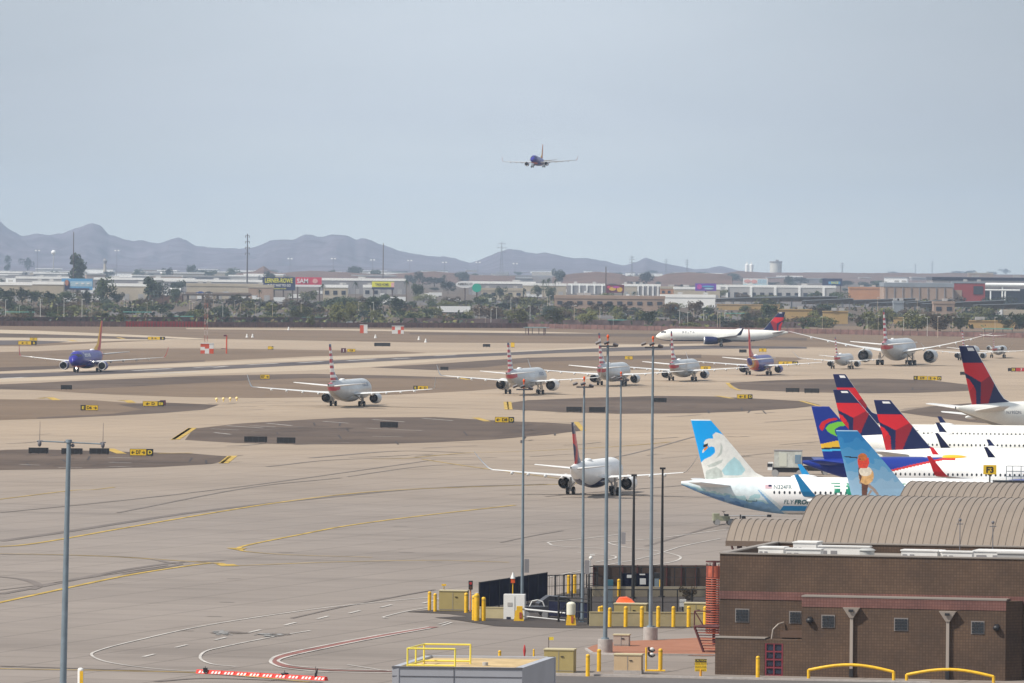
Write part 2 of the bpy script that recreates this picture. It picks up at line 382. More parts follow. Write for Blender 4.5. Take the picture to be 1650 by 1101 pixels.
for pts, wd in [([(283,708),(311,689.5)], 1.4), ([(278,708.5),(306,690)], 0.7), ([(361,746.5),(376,734.5)], 1.2),
                ([(356,746.5),(370,735)], 0.7), ([(815,647.5),(817,660)], 1.0), ([(820,647.5),(822,660)], 1.0),
                ([(928,680),(940,694)], 1.0), ([(1172,617),(1180,625),(1192,629)], 1.0), ([(1290,646),(1322,655)], 1.0), 
                ([(65,642),(80,640.5),(92,645)], 1.8), ([(195,646),(205,645),(212,649)], 1.8), ([(255,730.5),(310,730)], 1.2), ([(176,723),(196,731)], 1.6), ([(766,673),(785,679)], 1.4), ([(1155,638),(1180,642)], 1.4),
                ([(380,883),(386,887),(382,883)], 2.0), ([(362,909),(371,912)], 1.8), ([(112,548),(122,550)], 1.8),([(190,544),(200,546)],1.6),([(740,609),(755,612)],1.6)]:
    ribbon(ym, pts, wd, Z2+0.004, smooth=False)
structure(ym.build('yellow_taxi_lines', M_yel))
cm = MB(); random.seed(8)
for (xa, xb, ya, yb_, n_) in ((10,350,732,752,16),(320,900,680,712,46),(840,1280,646,662,22),(1200,1540,614,630,16)):
    for i in range(n_):       # cracks and sealed joints across the asphalt islands
        x = random.uniform(xa, xb); y = random.uniform(ya, yb_); l = random.uniform(8, 60)
        if random.random() < 0.75: ribbon(cm, [(x, y), (x+l/2, y-l*0.02+random.uniform(-.8,.8)), (x+l, y-l*0.05)], random.uniform(0.25, 0.6), Z1+0.001)
        else: ribbon(cm, [(x, y), (x+random.uniform(-6,6), y+random.uniform(3,7))], 0.3, Z1+0.001)
structure(cm.build('asphalt_cracks', mat('sealed_crack', (0.05,0.042,0.042), 0.7)))
wm = MB()
for pts, wd in [
    ([(560,1083),(400,1083),(270,1079),(180,1068),(148,1056),(162,1047),(215,1033),(330,1008),(480,985),(600,971),(700,962)], 0.22),
    ([(330,1084),(460,1082),(500,1090)], 0.0001),
    ([(380,1074),(342,1070),(323,1061),(330,1050),(360,1042),(440,1026),(500,1016)], 0.22),
    ([(700,968),(770,955),(840,940),(960,914),(1040,898),(1100,880),(1160,868)], 0.2),
    ([(690,979),(650,986),(620,993.5),(618,995),(625,996.5)], 0.22),
    ([(1000,861),(940,868),(888,873),(886,876),(900,880),(980,884)], 0.24),
    ([(1180,852),(1060,867),(990,873),(984,876),(1010,882),(1060,888),(1096,897),(1080,906),(1020,914)], 0.24),
    ([(930,890),(985,895),(990,900),(960,906)], 0.22),
    ([(560,1071),(620,1080),(680,1086)], 0.2)]:
    ribbon(wm, pts, wd, Z3)
for (x, y) in [(240,1056),(292,1041),(355,1029),(410,1017),(468,1005),(520,995),(571,986),(622,976.5),(690,970)]:
    ribbon(wm, [(x-9, y+2.2), (x+9, y-2.2)], 0.3, Z3, smooth=False)
for a, b, wd in [((700,966),(745,954),0.25), ((706,1006),(722,1002),0.2), ((712,1008),(728,1003),0.2)]:
    ribbon(wm, [a, b], wd, Z3, smooth=False)
rwx = 0
for (x0, y0, x1, y1) in [(214,597.5,276,594),(312,592.5,345,591),(345,592,366,590.3),(400,588,448,585.5),(480,585,520,582.5),(560,581.5,605,578.5),(632,578.3,660,577),(700,573.7,735,572),(830,566,880,564)]:
    ribbon(wm, [(x0,y0),(x1,y1)], 1.6, Z3, smooth=False)
ribbon(wm, [(250,602),(320,599)], 2.4, Z3, smooth=False); ribbon(wm, [(0,610),(40,608)], 2.0, Z3, smooth=False)
# hatching lines on the asphalt islands
for (x0,y0,x1,y1) in [(32,748.5,64,749.5),(94,753.5,132,754),(174,737,213,738),(176,745,212,746),(176,752,212,752.5),(340,691,385,693),(345,697,372,700),(365,686,425,690),(430,682,470,686),(520,679,562,682),(600,676,652,680),(680,674,730,678),(600,703,648,704),(590,690,680,694),(402,686,445,688)]:
    ribbon(wm, [(x0,y0),(x1,y1)], 0.55, Z3, smooth=False)
structure(wm.build('white_markings', M_wht))
rm = MB()
ribbon(rm, [(640,1082),(540,1080),(470,1075),(446,1068),(443,1063),(460,1056),(510,1045),(600,1027),(700,1010)], 0.75, Z2)
structure(rm.build('red_marking', M_redp))
wm = MB()
ribbon(wm, [(690,1084),(540,1083),(465,1077),(440,1070),(437,1063),(452,1055),(508,1042.5),(600,1025),(690,1010)], 0.26, Z3+0.004)
ribbon(wm, [(640,1080),(540,1077.5),(476,1073),(452,1067),(450,1063),(466,1057.5),(512,1047),(600,1029),(695,1012)], 0.26, Z3+0.004)
structure(wm.build('zone_edge_lines', M_wht))
# asphalt apron round the gate compound and terracotta bed
ground_poly('compound_road', [(655,986),(690,983),(760,984),(820,984),(820,978),(1240,975),(1240,1003),(1100,1012),(900,1012),(800,1009),(735,999),(700,995),(755,993),(720,989)], 0.03, M_tar, smooth=False)
for i,(x, y) in enumerate([(357,1020),(432,1023)]):
    mb = MB(); random.seed(x)
    for k in range(26):
        a = P(x+random.gauss(0,9), y+random.gauss(0,1.6), 0.046); r_ = random.uniform(0.10,0.32)
        mb.poly([a+Vector((r_*math.cos(t*1.05+k)*random.uniform(0.7,1.3), 2.2*r_*math.sin(t*1.05+k), 0.0006*k)) for t in range(6)])
    structure(mb.build('patched_concrete', mat('patch_%d'%0, (0.26,0.255,0.25), 0.8, var=0.35, scale=2.0)))
    mb = MB()
    for k in range(8):
        a = P(x+random.gauss(4,14), y-2+random.gauss(0,1.2), 0.045); r_ = random.uniform(0.3,0.7)
        mb.poly([a+Vector((1.5*r_*math.cos(t*1.05+k), r_*math.sin(t*1.05+k), 0.0006*k)) for t in range(6)])
    structure(mb.build('spalled_concrete', M_tyre))
# ================================================================== AIRCRAFT
C_white = mat('aircraft_white', (0.86, 0.86, 0.85), 0.35, var=0.05, scale=0.5, coat=0.3)
C_cream = mat('aircraft_cream_white', (0.84, 0.84, 0.79), 0.35, var=0.05, scale=0.5, coat=0.3)
C_silver = mat('aircraft_silver', (0.52, 0.55, 0.57), 0.34, var=0.07, scale=0.6, coat=0.3)
C_wing = mat('wing_grey', (0.70, 0.70, 0.69), 0.4, var=0.08, scale=0.8)
C_wingl = mat('wing_leading_edge', (0.7, 0.7, 0.7), 0.3, 0.4)
C_dark = mat('engine_dark', (0.018, 0.018, 0.022), 0.5)
C_metal = mat('exhaust_metal', (0.11, 0.10, 0.095), 0.4, 0.7, var=0.2, scale=3)
C_tyre = mat('aircraft_tyre', (0.02, 0.02, 0.022), 0.8)
C_strut = mat('gear_strut', (0.40, 0.40, 0.40), 0.4, 0.3)
C_glass = mat('aircraft_window', (0.03, 0.035, 0.045), 0.15)
C_navy = mat('navy_paint', (0.007, 0.013, 0.075), 0.3, coat=0.3)
C_red = mat('bright_red_paint', (0.62, 0.012, 0.022), 0.32, coat=0.3)
C_dred = mat('dark_red_paint', (0.27, 0.008, 0.020), 0.32, coat=0.3)
C_mred = mat('mid_red_paint', (0.45, 0.010, 0.018), 0.32, coat=0.3)
C_aared = mat('flag_red_paint', (0.50, 0.02, 0.05), 0.35)
C_aablue = mat('flag_blue_paint', (0.03, 0.06, 0.17), 0.35)
C_swblue = mat('bold_blue_paint', (0.022, 0.018, 0.26), 0.3, coat=0.3)
C_swred = mat('warm_red_paint', (0.55, 0.03, 0.03), 0.35, coat=0.2)
C_yellow = mat('livery_yellow_paint', (0.85, 0.50, 0.03), 0.35, coat=0.2)
C_orange = mat('livery_orange_paint', (0.75, 0.20, 0.03), 0.35, coat=0.2)
C_spblue = mat('royal_blue_paint', (0.008, 0.03, 0.26), 0.3, coat=0.3)
C_green = mat('lime_green_paint', (0.18, 0.58, 0.04), 0.35)
C_lblue = mat('light_blue_paint', (0.06, 0.50, 0.80), 0.35)
C_black = mat('black_paint', (0.012, 0.012, 0.014), 0.4)
C_fgreen = mat('deep_green_paint', (0.0, 0.22, 0.13), 0.35)
C_ftext = mat('dark_teal_paint', (0.0, 0.09, 0.11), 0.35)
C_fblue = mat('bright_blue_paint', (0.015, 0.28, 0.62), 0.32, coat=0.3)
C_sk1 = mat('cornflower_blue_paint', (0.0, 0.36, 0.86), 0.32, coat=0.3)
C_ice = mat('icy_white_paint', (0.66, 0.75, 0.78), 0.35, var=0.1, scale=1.5)
C_teal = mat('pale_teal_paint', (0.40, 0.62, 0.66), 0.35, var=0.12, scale=1.5)
C_mblue = mat('misty_blue_paint', (0.22, 0.42, 0.66), 0.35, var=0.2, scale=0.9)
C_dblue = mat('dusk_blue_paint', (0.10, 0.24, 0.50), 0.35, var=0.25, scale=0.9)
C_feath = mat('feather_grey_paint', (0.50, 0.54, 0.50), 0.4, var=0.15, scale=2)
C_sw_white = mat('feather_white_paint', (0.74, 0.74, 0.70), 0.4, var=0.08, scale=2)
C_beak = mat('beak_orange_paint', (0.75, 0.26, 0.05), 0.4)
C_h = [mat('tail_sky_%s' % n, c, 0.35, coat=0.2) for n, c in (('deep', (0.015,0.17,0.42)), ('strong', (0.03,0.21,0.46)), ('mid', (0.06,0.25,0.48)), ('soft', (0.11,0.30,0.50)), ('pale', (0.18,0.35,0.52)), ('palest', (0.25,0.40,0.54)))]
C_rust = mat('plumage_rust_paint', (0.50, 0.13, 0.02), 0.45, var=0.3, scale=4)
C_throat = mat('plumage_scarlet_paint', (0.65, 0.05, 0.02), 0.45, var=0.2, scale=5)
C_breast = mat('plumage_cream_paint', (0.62, 0.36, 0.14), 0.45, var=0.25, scale=3)
C_breast2 = mat('plumage_pale_paint', (0.70, 0.62, 0.50), 0.45, var=0.15, scale=4)
C_brown = mat('plumage_brown_paint', (0.10, 0.035, 0.02), 0.5, var=0.3, scale=4)
C_twig = mat('twig_grey_paint', (0.30, 0.22, 0.18), 0.6)
C_belly = mat('belly_grey', (0.40, 0.40, 0.39), 0.5, var=0.15, scale=0.7)  # plain grey for fuselage undersides and belly fairings
C_lamp = mat('landing_lamp', (1.0, 0.93, 0.8), 0.3, emit=14)
C_lens = mat('beacon_lens', (0.6, 0.05, 0.03), 0.3)

def inpoly(x, y, poly):
    c = False; j = len(poly)-1
    for i in range(len(poly)):
        xi, yi = poly[i]; xj, yj = poly[j]
        if (yi > y) != (yj > y) and x < (xj-xi)*(y-yi)/(yj-yi)+xi: c = not c
        j = i
    return c
# outline of a fin in metres from its rear top corner: (x forward, z down)
FIN_A = dict(h=6.2, te=[(0,0),(1.55,6.2),(1.75,6.9)], le=[(2.15,0),(4.95,3.2),(6.56,5.1),(7.2,5.8),(8.1,6.2),(8.6,6.9)])
FIN_B = dict(h=6.9, te=[(0,0),(2.0,6.9),(2.1,7.3)], le=[(1.9,0),(5.4,5.0),(6.0,5.7),(9.6,6.9),(10.0,7.3)])
FIN_W = dict(h=9.0, te=[(0,0),(2.6,9.0),(2.9,9.8)], le=[(2.9,0),(7.9,7.0),(8.9,8.1),(11.0,9.0),(11.5,9.8)])
FIN_E = dict(h=5.6, te=[(0,0),(2.6,5.6),(2.8,6.1)], le=[(1.6,0),(5.4,4.6),(7.4,5.6),(8.0,6.1)])
FIN_T = dict(h=3.6, te=[(0,0),(1.6,3.6),(1.8,4.4)], le=[(2.2,0),(4.4,3.6),(5.4,4.4)])
def interp(tab, z):
    for (x0, z0), (x1, z1) in zip(tab, tab[1:]):
        if z <= z1: return x0 + (x1-x0)*(z-z0)/(z1-z0)
    return tab[-1][0]
def interp2(tab, z):
    return interp([(b, a) for a, b in [(q[0], q[1]) for q in tab]], z)

TYPES = {
 'n737': dict(L=39.5, W=3.76, H=4.0, zc=3.35, fin=FIN_B, fz=12.5, span=35.8, g=19.9, nose=4.0, tr=5.72, ey=4.83, er=1.02, ez=1.62, cr=7.6, tip=1.5, swp=27, tipn='blend', hs=7.1, wz=2.3, nw=2, fx=0.5),
 's737': dict(L=33.6, W=3.76, H=4.0, zc=3.35, fin=FIN_B, fz=12.5, span=35.8, g=17.2, nose=4.0, tr=5.72, ey=4.83, er=1.02, ez=1.62, cr=7.6, tip=1.5, swp=27, tipn='blend', hs=7.1, wz=2.3, nw=2, fx=0.5),
 'a321': dict(L=44.5, W=3.95, H=4.14, zc=3.85, fin=FIN_A, fz=11.9, span=35.8, g=22.5, nose=5.0, tr=7.59, ey=5.75, er=1.3, ez=2.15, cr=7.0, tip=1.5, swp=27, tipn='shark', hs=6.2, wz=2.7, nw=2, fx=1.0),
 'a320': dict(L=37.6, W=3.95, H=4.14, zc=3.85, fin=FIN_A, fz=11.9, span=35.8, g=19.9, nose=5.0, tr=7.59, ey=5.75, er=1.3, ez=2.15, cr=7.0, tip=1.5, swp=27, tipn='shark', hs=6.2, wz=2.7, nw=2, fx=1.0),
 'b757': dict(L=47.3, W=3.76, H=4.0, zc=4.2, fin=FIN_B, fz=13.6, span=38, g=23.5, nose=5.2, tr=7.3, ey=6.5, er=1.35, ez=2.2, cr=8.0, tip=1.7, swp=27, tipn='blend', hs=7.5, wz=3.0, nw=4, fx=0.3),
 'b767': dict(L=54.9, W=5.03, H=5.3, zc=4.9, fin=FIN_W, fz=16.0, span=48, g=27, nose=5.5, tr=9.3, ey=7.9, er=1.6, ez=2.6, cr=10.0, tip=2.2, swp=33, tipn='none', hs=9.3, wz=3.4, nw=4, fx=0.5),
 'b787': dict(L=62.8, W=5.77, H=5.9, zc=5.0, fin=FIN_W, fz=16.8, span=60.1, g=31, nose=6, tr=9.8, ey=9.9, er=1.95, ez=2.75, cr=11.0, tip=1.4, swp=34, tipn='none', hs=9.9, wz=3.6, nw=4, fx=0.5),
 'e175': dict(L=31.7, W=3.0, H=3.35, zc=3.0, fin=FIN_E, fz=9.9, span=25.5, g=15.0, nose=3.5, tr=5.94, ey=4.2, er=0.92, ez=1.55, cr=5.4, tip=1.4, swp=26, tipn='cant', hs=5.0, wz=2.2, nw=2, fx=0.2),
 'crj9': dict(L=36.4, W=2.7, H=2.7, zc=2.6, fin=FIN_T, fz=7.5, span=24.8, g=16.0, nose=3.5, tr=4.1, ey=2.2, er=0.75, ez=3.0, cr=5.0, tip=1.1, swp=27, tipn='blend', hs=4.3, wz=1.9, nw=2, fx=0.3, rear=True),
}
def fus_sec(T, x):      # centre z, half width, half height of the fuselage at x metres from the tail tip
    L, W, H = T['L'], T['W']/2, T['H']/2
    Lt, Ln = L*0.33, L*0.135
    if x < Lt:
        s = max(0, x/Lt); f = 1-(1-s)**1.9
        rz = H*(0.085+0.915*f); ry = W*(0.07+0.93*(1-(1-s)**1.6)); top = T['zc'] + H*(1-0.30*(1-s)**2.2)
        return top-rz, ry, rz
    if x > L-Ln:
        s = (x-(L-Ln))/Ln; r = max(0.03, (1-s**2.1))**0.62
        return T['zc'] - H*0.30*s**1.6, W*r, H*r
    return T['zc'], W, H
def fus_pt(T, x, th, off=0.0):
    zc, ry, rz = fus_sec(T, x); return Vector((x-T['g'], (ry+off)*math.cos(th), zc+(rz+off)*math.sin(th)))
def fus_y(T, x, z, off=0.015):
    zc, ry, rz = fus_sec(T, x); q = max(-0.98, min(0.98, (z-zc)/(rz))); return (ry)*math.sqrt(1-q*q)+off
def fuselage(T, paint, mats, root, nx=90, ns=40):
    L = T['L']; mb = MB(); xs = [L*0.865*i/nx for i in range(nx)] + [L*0.865 + L*0.135*math.sin(PI/2*i/14) for i in range(15)]
    ks = []
    for x in xs:
        ks.append(mb.add([fus_pt(T, x, 2*PI*i/ns) for i in range(ns)]))
    for j in range(len(xs)-1):
        xm = (xs[j]+xs[j+1])/2; zc, ry, rz = fus_sec(T, xm)
        for i in range(ns):
            th = 2*PI*(i+0.5)/ns; z = zc+rz*math.sin(th)
            mb.face((ks[j]+i, ks[j+1]+i, ks[j+1]+(i+1)%ns, ks[j]+(i+1)%ns), paint(T, xm, ry*math.cos(th), z, math.sin(th)), True)
    mb.face([ks[0]+i for i in range(ns)], 1)
    k = mb.add([(L-T['g']+0.02, 0, fus_sec(T, L)[0])])
    for i in range(ns): mb.face((ks[-1]+i, k, ks[-1]+(i+1)%ns), 0, True)
    return mb.build('fuselage', mats, root)
def is_cockpit(T, x, y, z):
    d = T['L']-x; zc, ry, rz = fus_sec(T, x); k = T['H']/4.0
    return 1.5*k < d < 3.1*k and 0.30 < (z-T['zc'])/(T['H']/2) < 0.62
def wing_mesh(T, side, mats, root):
    sp = T['span']/2; cr = T['cr']; tc_ = T['tip']; tn = math.tan(R(T['swp'])); dih = math.tan(R(4.0 if T['L'] < 60 else 8))
    mb = MB(); ks = []; n = 14
    xr = 0.30*cr + 2.3*T['H']/4   # leading edge ahead of the main gear
    yk = sp*0.36
    sec = []
    for y in (0.0, T['W']*0.42, yk, sp*0.55, sp*0.78, sp):
        le = xr - (y)*tn
        if y <= yk: te_k = (xr-yk*tn) - (cr*0.52); c = le - (te_k + (yk-y)*0.03)
        else:
            ck = (xr-yk*tn)-te_k; u = (y-yk)/(sp-yk); c = ck + (tc_-ck)*u
        up = (y/sp)**2*(0.15 if T['L'] < 60 else 2.0)
        sec.append((y, le, c, T['wz'] + y*dih + up, 0.12 if y < yk else 0.10))
    if T['tipn'] == 'none':
        y, le, c, z, t = sec[-1]; sec.append((y+0.6, le-1.6, 0.35, z+0.15, 0.1))
    for (y, le, c, z, t) in sec:
        ring = []
        for i in range(n):
            a = 2*PI*i/n; u = 0.5+0.5*math.cos(a); th = t*c*0.5*math.sin(a)*(1-0.75*(1-u))*1.5 if math.sin(a) > 0 else t*c*0.35*math.sin(a)*(1-0.7*(1-u))
            if i == n//2: th = 0
            ring.append((le-c*(1-u), side*y, z+th))
        ks.append(mb.add(ring))
    for j in range(len(sec)-1):
        for i in range(n):
            q = (ks[j]+i, ks[j]+(i+1)%n, ks[j+1]+(i+1)%n, ks[j+1]+i)
            mb.face(q if side > 0 else q[::-1], 1 if i in (0, n-1) else 0, True)
    mb.face([ks[-1]+i for i in range(n)], 0)
    for u in (0.30, 0.47, 0.64, 0.80):        # flap track fairings
        y = sp*u
        le = xr-y*tn; 
        s0 = [s for s in sec if s[0] <= y][-1]; s1 = [s for s in sec if s[0] > y][0]; f = (y-s0[0])/(s1[0]-s0[0])
        c = s0[2]+(s1[2]-s0[2])*f; z = s0[3]+(s1[3]-s0[3])*f
        k = T['H']/4
        mb.sphere((le-c*0.93, side*y, z-0.22*k), 0.26*k, n=8, m=0, sc=(4.2, 0.75, 1.0), h=6)
    w_ = mb.build('wing', mats, root)
    return w_, sec[-1]
def winglet(T, side, tip, m, m2, wing):
    y, le, c, z, t = tip; k = T['tipn']
    if k == 'none': return
    if k == 'blend': pth = [(0,0,0,1),(0.35,0.12,-0.2,0.93),(0.55,0.55,-0.55,0.8),(0.75,1.3,-1.15,0.58),(0.98,2.5,-2.1,0.34)]
    elif k == 'shark': pth = [(0,0,0,1),(0.4,0.15,-0.25,0.95),(0.62,0.6,-0.7,0.8),(0.80,1.4,-1.35,0.55),(1.0,2.45,-2.2,0.3)]
    else: pth = [(0,0,0,1),(0.5,0.25,-0.35,0.85),(1.15,0.95,-0.95,0.6),(1.75,1.75,-1.55,0.4),(2.1,2.25,-1.9,0.24)]
    mb = MB(); ks = []
    s_ = 0.75 if T['L'] < 32.0 and k == 'blend' else (1.05 if k == 'cant' else 1.0)
    for i, (dy, dz, dx, f) in enumerate(pth):
        cc = c*f; th = 0.07*cc+0.015
        a = pth[min(i+1, len(pth)-1)]; b = pth[max(0, i-1)]
        d = Vector((0, (a[0]-b[0])*side, a[1]-b[1])).normalized(); nn = Vector((0, -d.z*side, d.y*side)) * (th/2)
        o = Vector((le+dx*s_, side*(y+dy*s_), z+dz*s_))
        ks.append(mb.add([o, o+nn+Vector((-cc*0.35,0,0)), o+Vector((-cc,0,0)), o-nn+Vector((-cc*0.35,0,0))]))
    for j in range(len(ks)-1):
        for i in range(4): mb.face((ks[j]+i, ks[j]+(i+1)%4, ks[j+1]+(i+1)%4, ks[j+1]+i), 0 if (i < 2) == (side > 0) else 1, False)
    mb.face([ks[-1]+i for i in range(4)], 0)
    o = mb.build('winglet', [m, m2], wing); return o
def stabiliser(T, side, m, root):
    h = T['hs']; L = T['L']; k = h/6.2; x0 = 5.9*k+0.3; g = T['g']
    zr = fus_sec(T, 3.0*k)[0]+0.15
    xo = 0.0
    if T.get('rear'): zr = T['fz']-0.15; x0 = 3.2
    secs = [(0.0, x0, 4.0*k, zr), (h, x0-h*0.62, 1.5*k, zr+(0.1 if not T.get('rear') else 0)+h*math.tan(R(5)))]
    mb = MB(); ks = []; n = 10
    for (y, le, c, z) in secs:
        ks.append(mb.add([(le-g-c*(0.5-0.5*math.cos(2*PI*i/n)), side*y, z+0.05*c*math.sin(2*PI*i/n)) for i in range(n)]))
    for i in range(n):
        q = (ks[0]+i, ks[0]+(i+1)%n, ks[1]+(i+1)%n, ks[1]+i); mb.face(q, 0, True)
    mb.face([ks[1]+i for i in range(n)], 0)
    mb.build('stabiliser', m, root)
def fin(T, paint, mats, root, nu=30, nv=36):
    Fn = T['fin']; z0 = T['fz']; zmax = Fn['te'][-1][1]
    mb = MB(); grid = {}
    x00 = T['fx']
    def row(v):
        z = zmax*v; return interp([(a, b) for a, b in Fn['te']], z), interp([(a, b) for a, b in Fn['le']], z), z
    for s in (1, -1):
        for j in range(nv+1):
            xt, xl, z = row(j/nv); c = xl-xt
            for i in range(nu+1):
                u = i/nu; th = (0.045*min(c, 5.5)+0.03)*(math.sin(PI*min(1, u**0.8))**0.75)
                if j == 0: th *= 0.5
                grid[s, j, i] = mb.add([(x00+xt+c*u-T['g'], s*th, z0-z)])
    for s in (1, -1):
        for j in range(nv):
            xt, xl, z = row((j+0.5)/nv); c = xl-xt
            for i in range(nu):
                u = (i+0.5)/nu
                q = (grid[s,j,i], grid[s,j,i+1], grid[s,j+1,i+1], grid[s,j+1,i])
                mb.face(q if s < 0 else q[::-1], paint(xt+c*u, z, u, z/Fn['h']), True)
    for i in range(nu): mb.face((grid[1,0,i], grid[1,0,i+1], grid[-1,0,i+1], grid[-1,0,i]), paint(0.5, 0.01, 0.5, 0.0))
    return mb.build('fin', mats, root)
def engine(T, side, m_out, m_fan, root, lip=None):
    r = T['er']; k = r/1.2; y = side*T['ey']; z = T['ez']
    tn = math.tan(R(T['swp'])); xw = 0.30*T['cr'] + 2.3*T['H']/4 - T['ey']*tn
    xc = xw + 1.1*k + (0.7 if not T.get('rear') else 0)
    if T.get('rear'): xc = 8.5-T['g']; z = T['ez']+0.3
    xf = xc+2.3*k; xb = xc-2.3*k
    mb = MB()
    mb.lathe([(xf-0.9*k, r*0.80, 1), (xf-0.35*k, r*0.80, 1), (xf-0.05*k, r*0.86, 2), (xf, r*0.92, 2), (xf-0.12*k, r*0.98, 2), (xf-0.35*k, r*1.02, 0), (xf-1.4*k, r*1.06, 0), (xc-0.5*k, r*1.02, 0), (xb+0.6*k, r*0.86, 0), (xb+0.25*k, r*0.82, 1), (xb+0.9*k, r*0.76, 1), (xb+0.9*k, r*0.4, 1)], 'X', (0, y, z), 28)
    e = mb.build('engine', [m_out, C_dark, lip or C_wingl], root)
    mb = MB(); mb.lathe([(xf-0.7*k, r*0.80), (xf-0.72*k, 0.32*r), (xf-0.45*k, 0.2*r), (xf-0.25*k, 0.02)], 'X', (0, y, z), 20)
    mb.build('fan', C_dark, e)
    mb = MB(); mb.lathe([(xb+1.0*k, r*0.55), (xb, r*0.46), (xb-0.5*k, r*0.38), (xb-0.5*k, r*0.30), (xb-0.3*k, r*0.28), (xb-1.2*k, 0.03)], 'X', (0, y, z), 20)
    mb.build('exhaust_nozzle', C_metal, e)
    mb = MB()
    if T.get('rear'): mb.box(((xf+xb)/2-0.2, side*(T['W']/2+0.35), z), (2.2, 1.2, 0.3))
    else: 
        zt = T['wz']+T['ey']*math.tan(R(5)); x1, x2 = xb-0.6*k, xf-1.0*k
        a = mb.add([(x1, y-0.15, z+r*0.6), (x2, y-0.15, z+r*0.9), (x2-1.2*k, y-0.15, zt+0.1), (x1-0.9*k, y-0.15, zt-0.15)])
        b = mb.add([(x1, y+0.15, z+r*0.6), (x2, y+0.15, z+r*0.9), (x2-1.2*k, y+0.15, zt+0.1), (x1-0.9*k, y+0.15, zt-0.15)])
        mb.face((a,a+1,a+2,a+3)); mb.face((b+3,b+2,b+1,b))
        for i in range(4): mb.face((a+i, b+i, b+(i+1)%4, a+(i+1)%4))
    mb.build('pylon', C_wing, e)
def gear(T, side, root):
    k = T['H']/4; wr = 0.55*max(1, k*0.98); ww = 0.42*k
    if side == 0: x = T['L']-T['g']-T['nose']; y = 0; wr *= 0.75; ww *= 0.65; top = T['zc']-T['H']*0.3; nx = [0]; sp = 0.26*k
    else: x = 0; y = side*T['tr']/2; top = T['wz']+0.1; nx = [0] if T['nw'] == 2 else [-0.72*k, 0.72*k]; sp = 0.46*k
    mb = MB(); mb.cyl((x, y, wr), (x, y, top), 0.13*k, 0.16*k, 10)
    mb.cyl((x, y-sp, wr), (x, y+sp, wr), 0.08*k, None, 8)
    if side: mb.cyl((x, y, wr+0.6*k), (x-0.1, y-side*1.3*k, top-0.05), 0.08*k, None, 8); mb.box((x, y+side*0.30*k, wr+1.0*k), (0.9*k, 0.05, 0.9*k))
    else: mb.box((x-0.5, 0.35*k, top-0.15), (1.6*k, 0.04, 0.55*k)); mb.box((x-0.5, -0.35*k, top-0.15), (1.6*k, 0.04, 0.55*k))
    if len(nx) > 1: mb.box((x, y, wr), (1.6*k, 0.2, 0.25))
    g_ = mb.build('landing_gear', C_strut, root)
    for dx in nx:
        for d in (-1, 1):
            w_ = MB(); yy = y+d*sp
            w_.lathe([(-ww/2, 0.02, 1), (-ww/2, wr*0.5, 0), (-ww/2, wr*0.86, 0), (-ww*0.35, wr, 0), (ww*0.35, wr, 0), (ww/2, wr*0.86, 0), (ww/2, wr*0.5, 1), (ww/2, 0.02, 1)], 'Z', n=18)
            w_.v = [(v[0]+x+dx, yy+v[2], v[1]+wr) for v in w_.v]
            w_.build('wheel', [C_tyre, C_strut], g_)
def window_row(T, x0, x1, z, n, root, sides=(1,-1), skip=()):
    first = None
    for s in sides:
        for i in range(n):
            if i in skip: continue
            x = x0+(x1-x0)*i/(n-1)
            if first is None:
                mb = MB(); mb.sphere((0, 0, 0), 0.17, n=8, sc=(0.72, 0.10, 1.05), h=6); first = o = mb.build('window', C_glass, root)
            else: o = first.copy(); col.objects.link(o); o.parent = root
            o.location = (x-T['g'], s*fus_y(T, x, z, 0.0), z)
            q = math.asin(max(-1, min(1, (z-T['zc'])/(T['H']/2)))); o.rotation_euler = (s*q, 0, 0)
def fus_text(T, s, x0, z0, size, m, root, sides=(-1,), name='lettering', **k):
    for sd_ in sides:
        me = text_mesh(s, size, **k)
        wd = max([v.co.x for v in me.vertices] + [0.1])
        for v in me.vertices:
            x = x0+v.co.x if sd_ < 0 else x0+wd-v.co.x
            z = z0+v.co.y; v.co = (x-T['g'], sd_*fus_y(T, x, z, 0.02), z)
        if sd_ > 0: me.flip_normals()
        me.name = name; me.materials.clear(); me.materials.append(m)
        o = bpy.data.objects.new(name, me); col.objects.link(o); o.parent = root
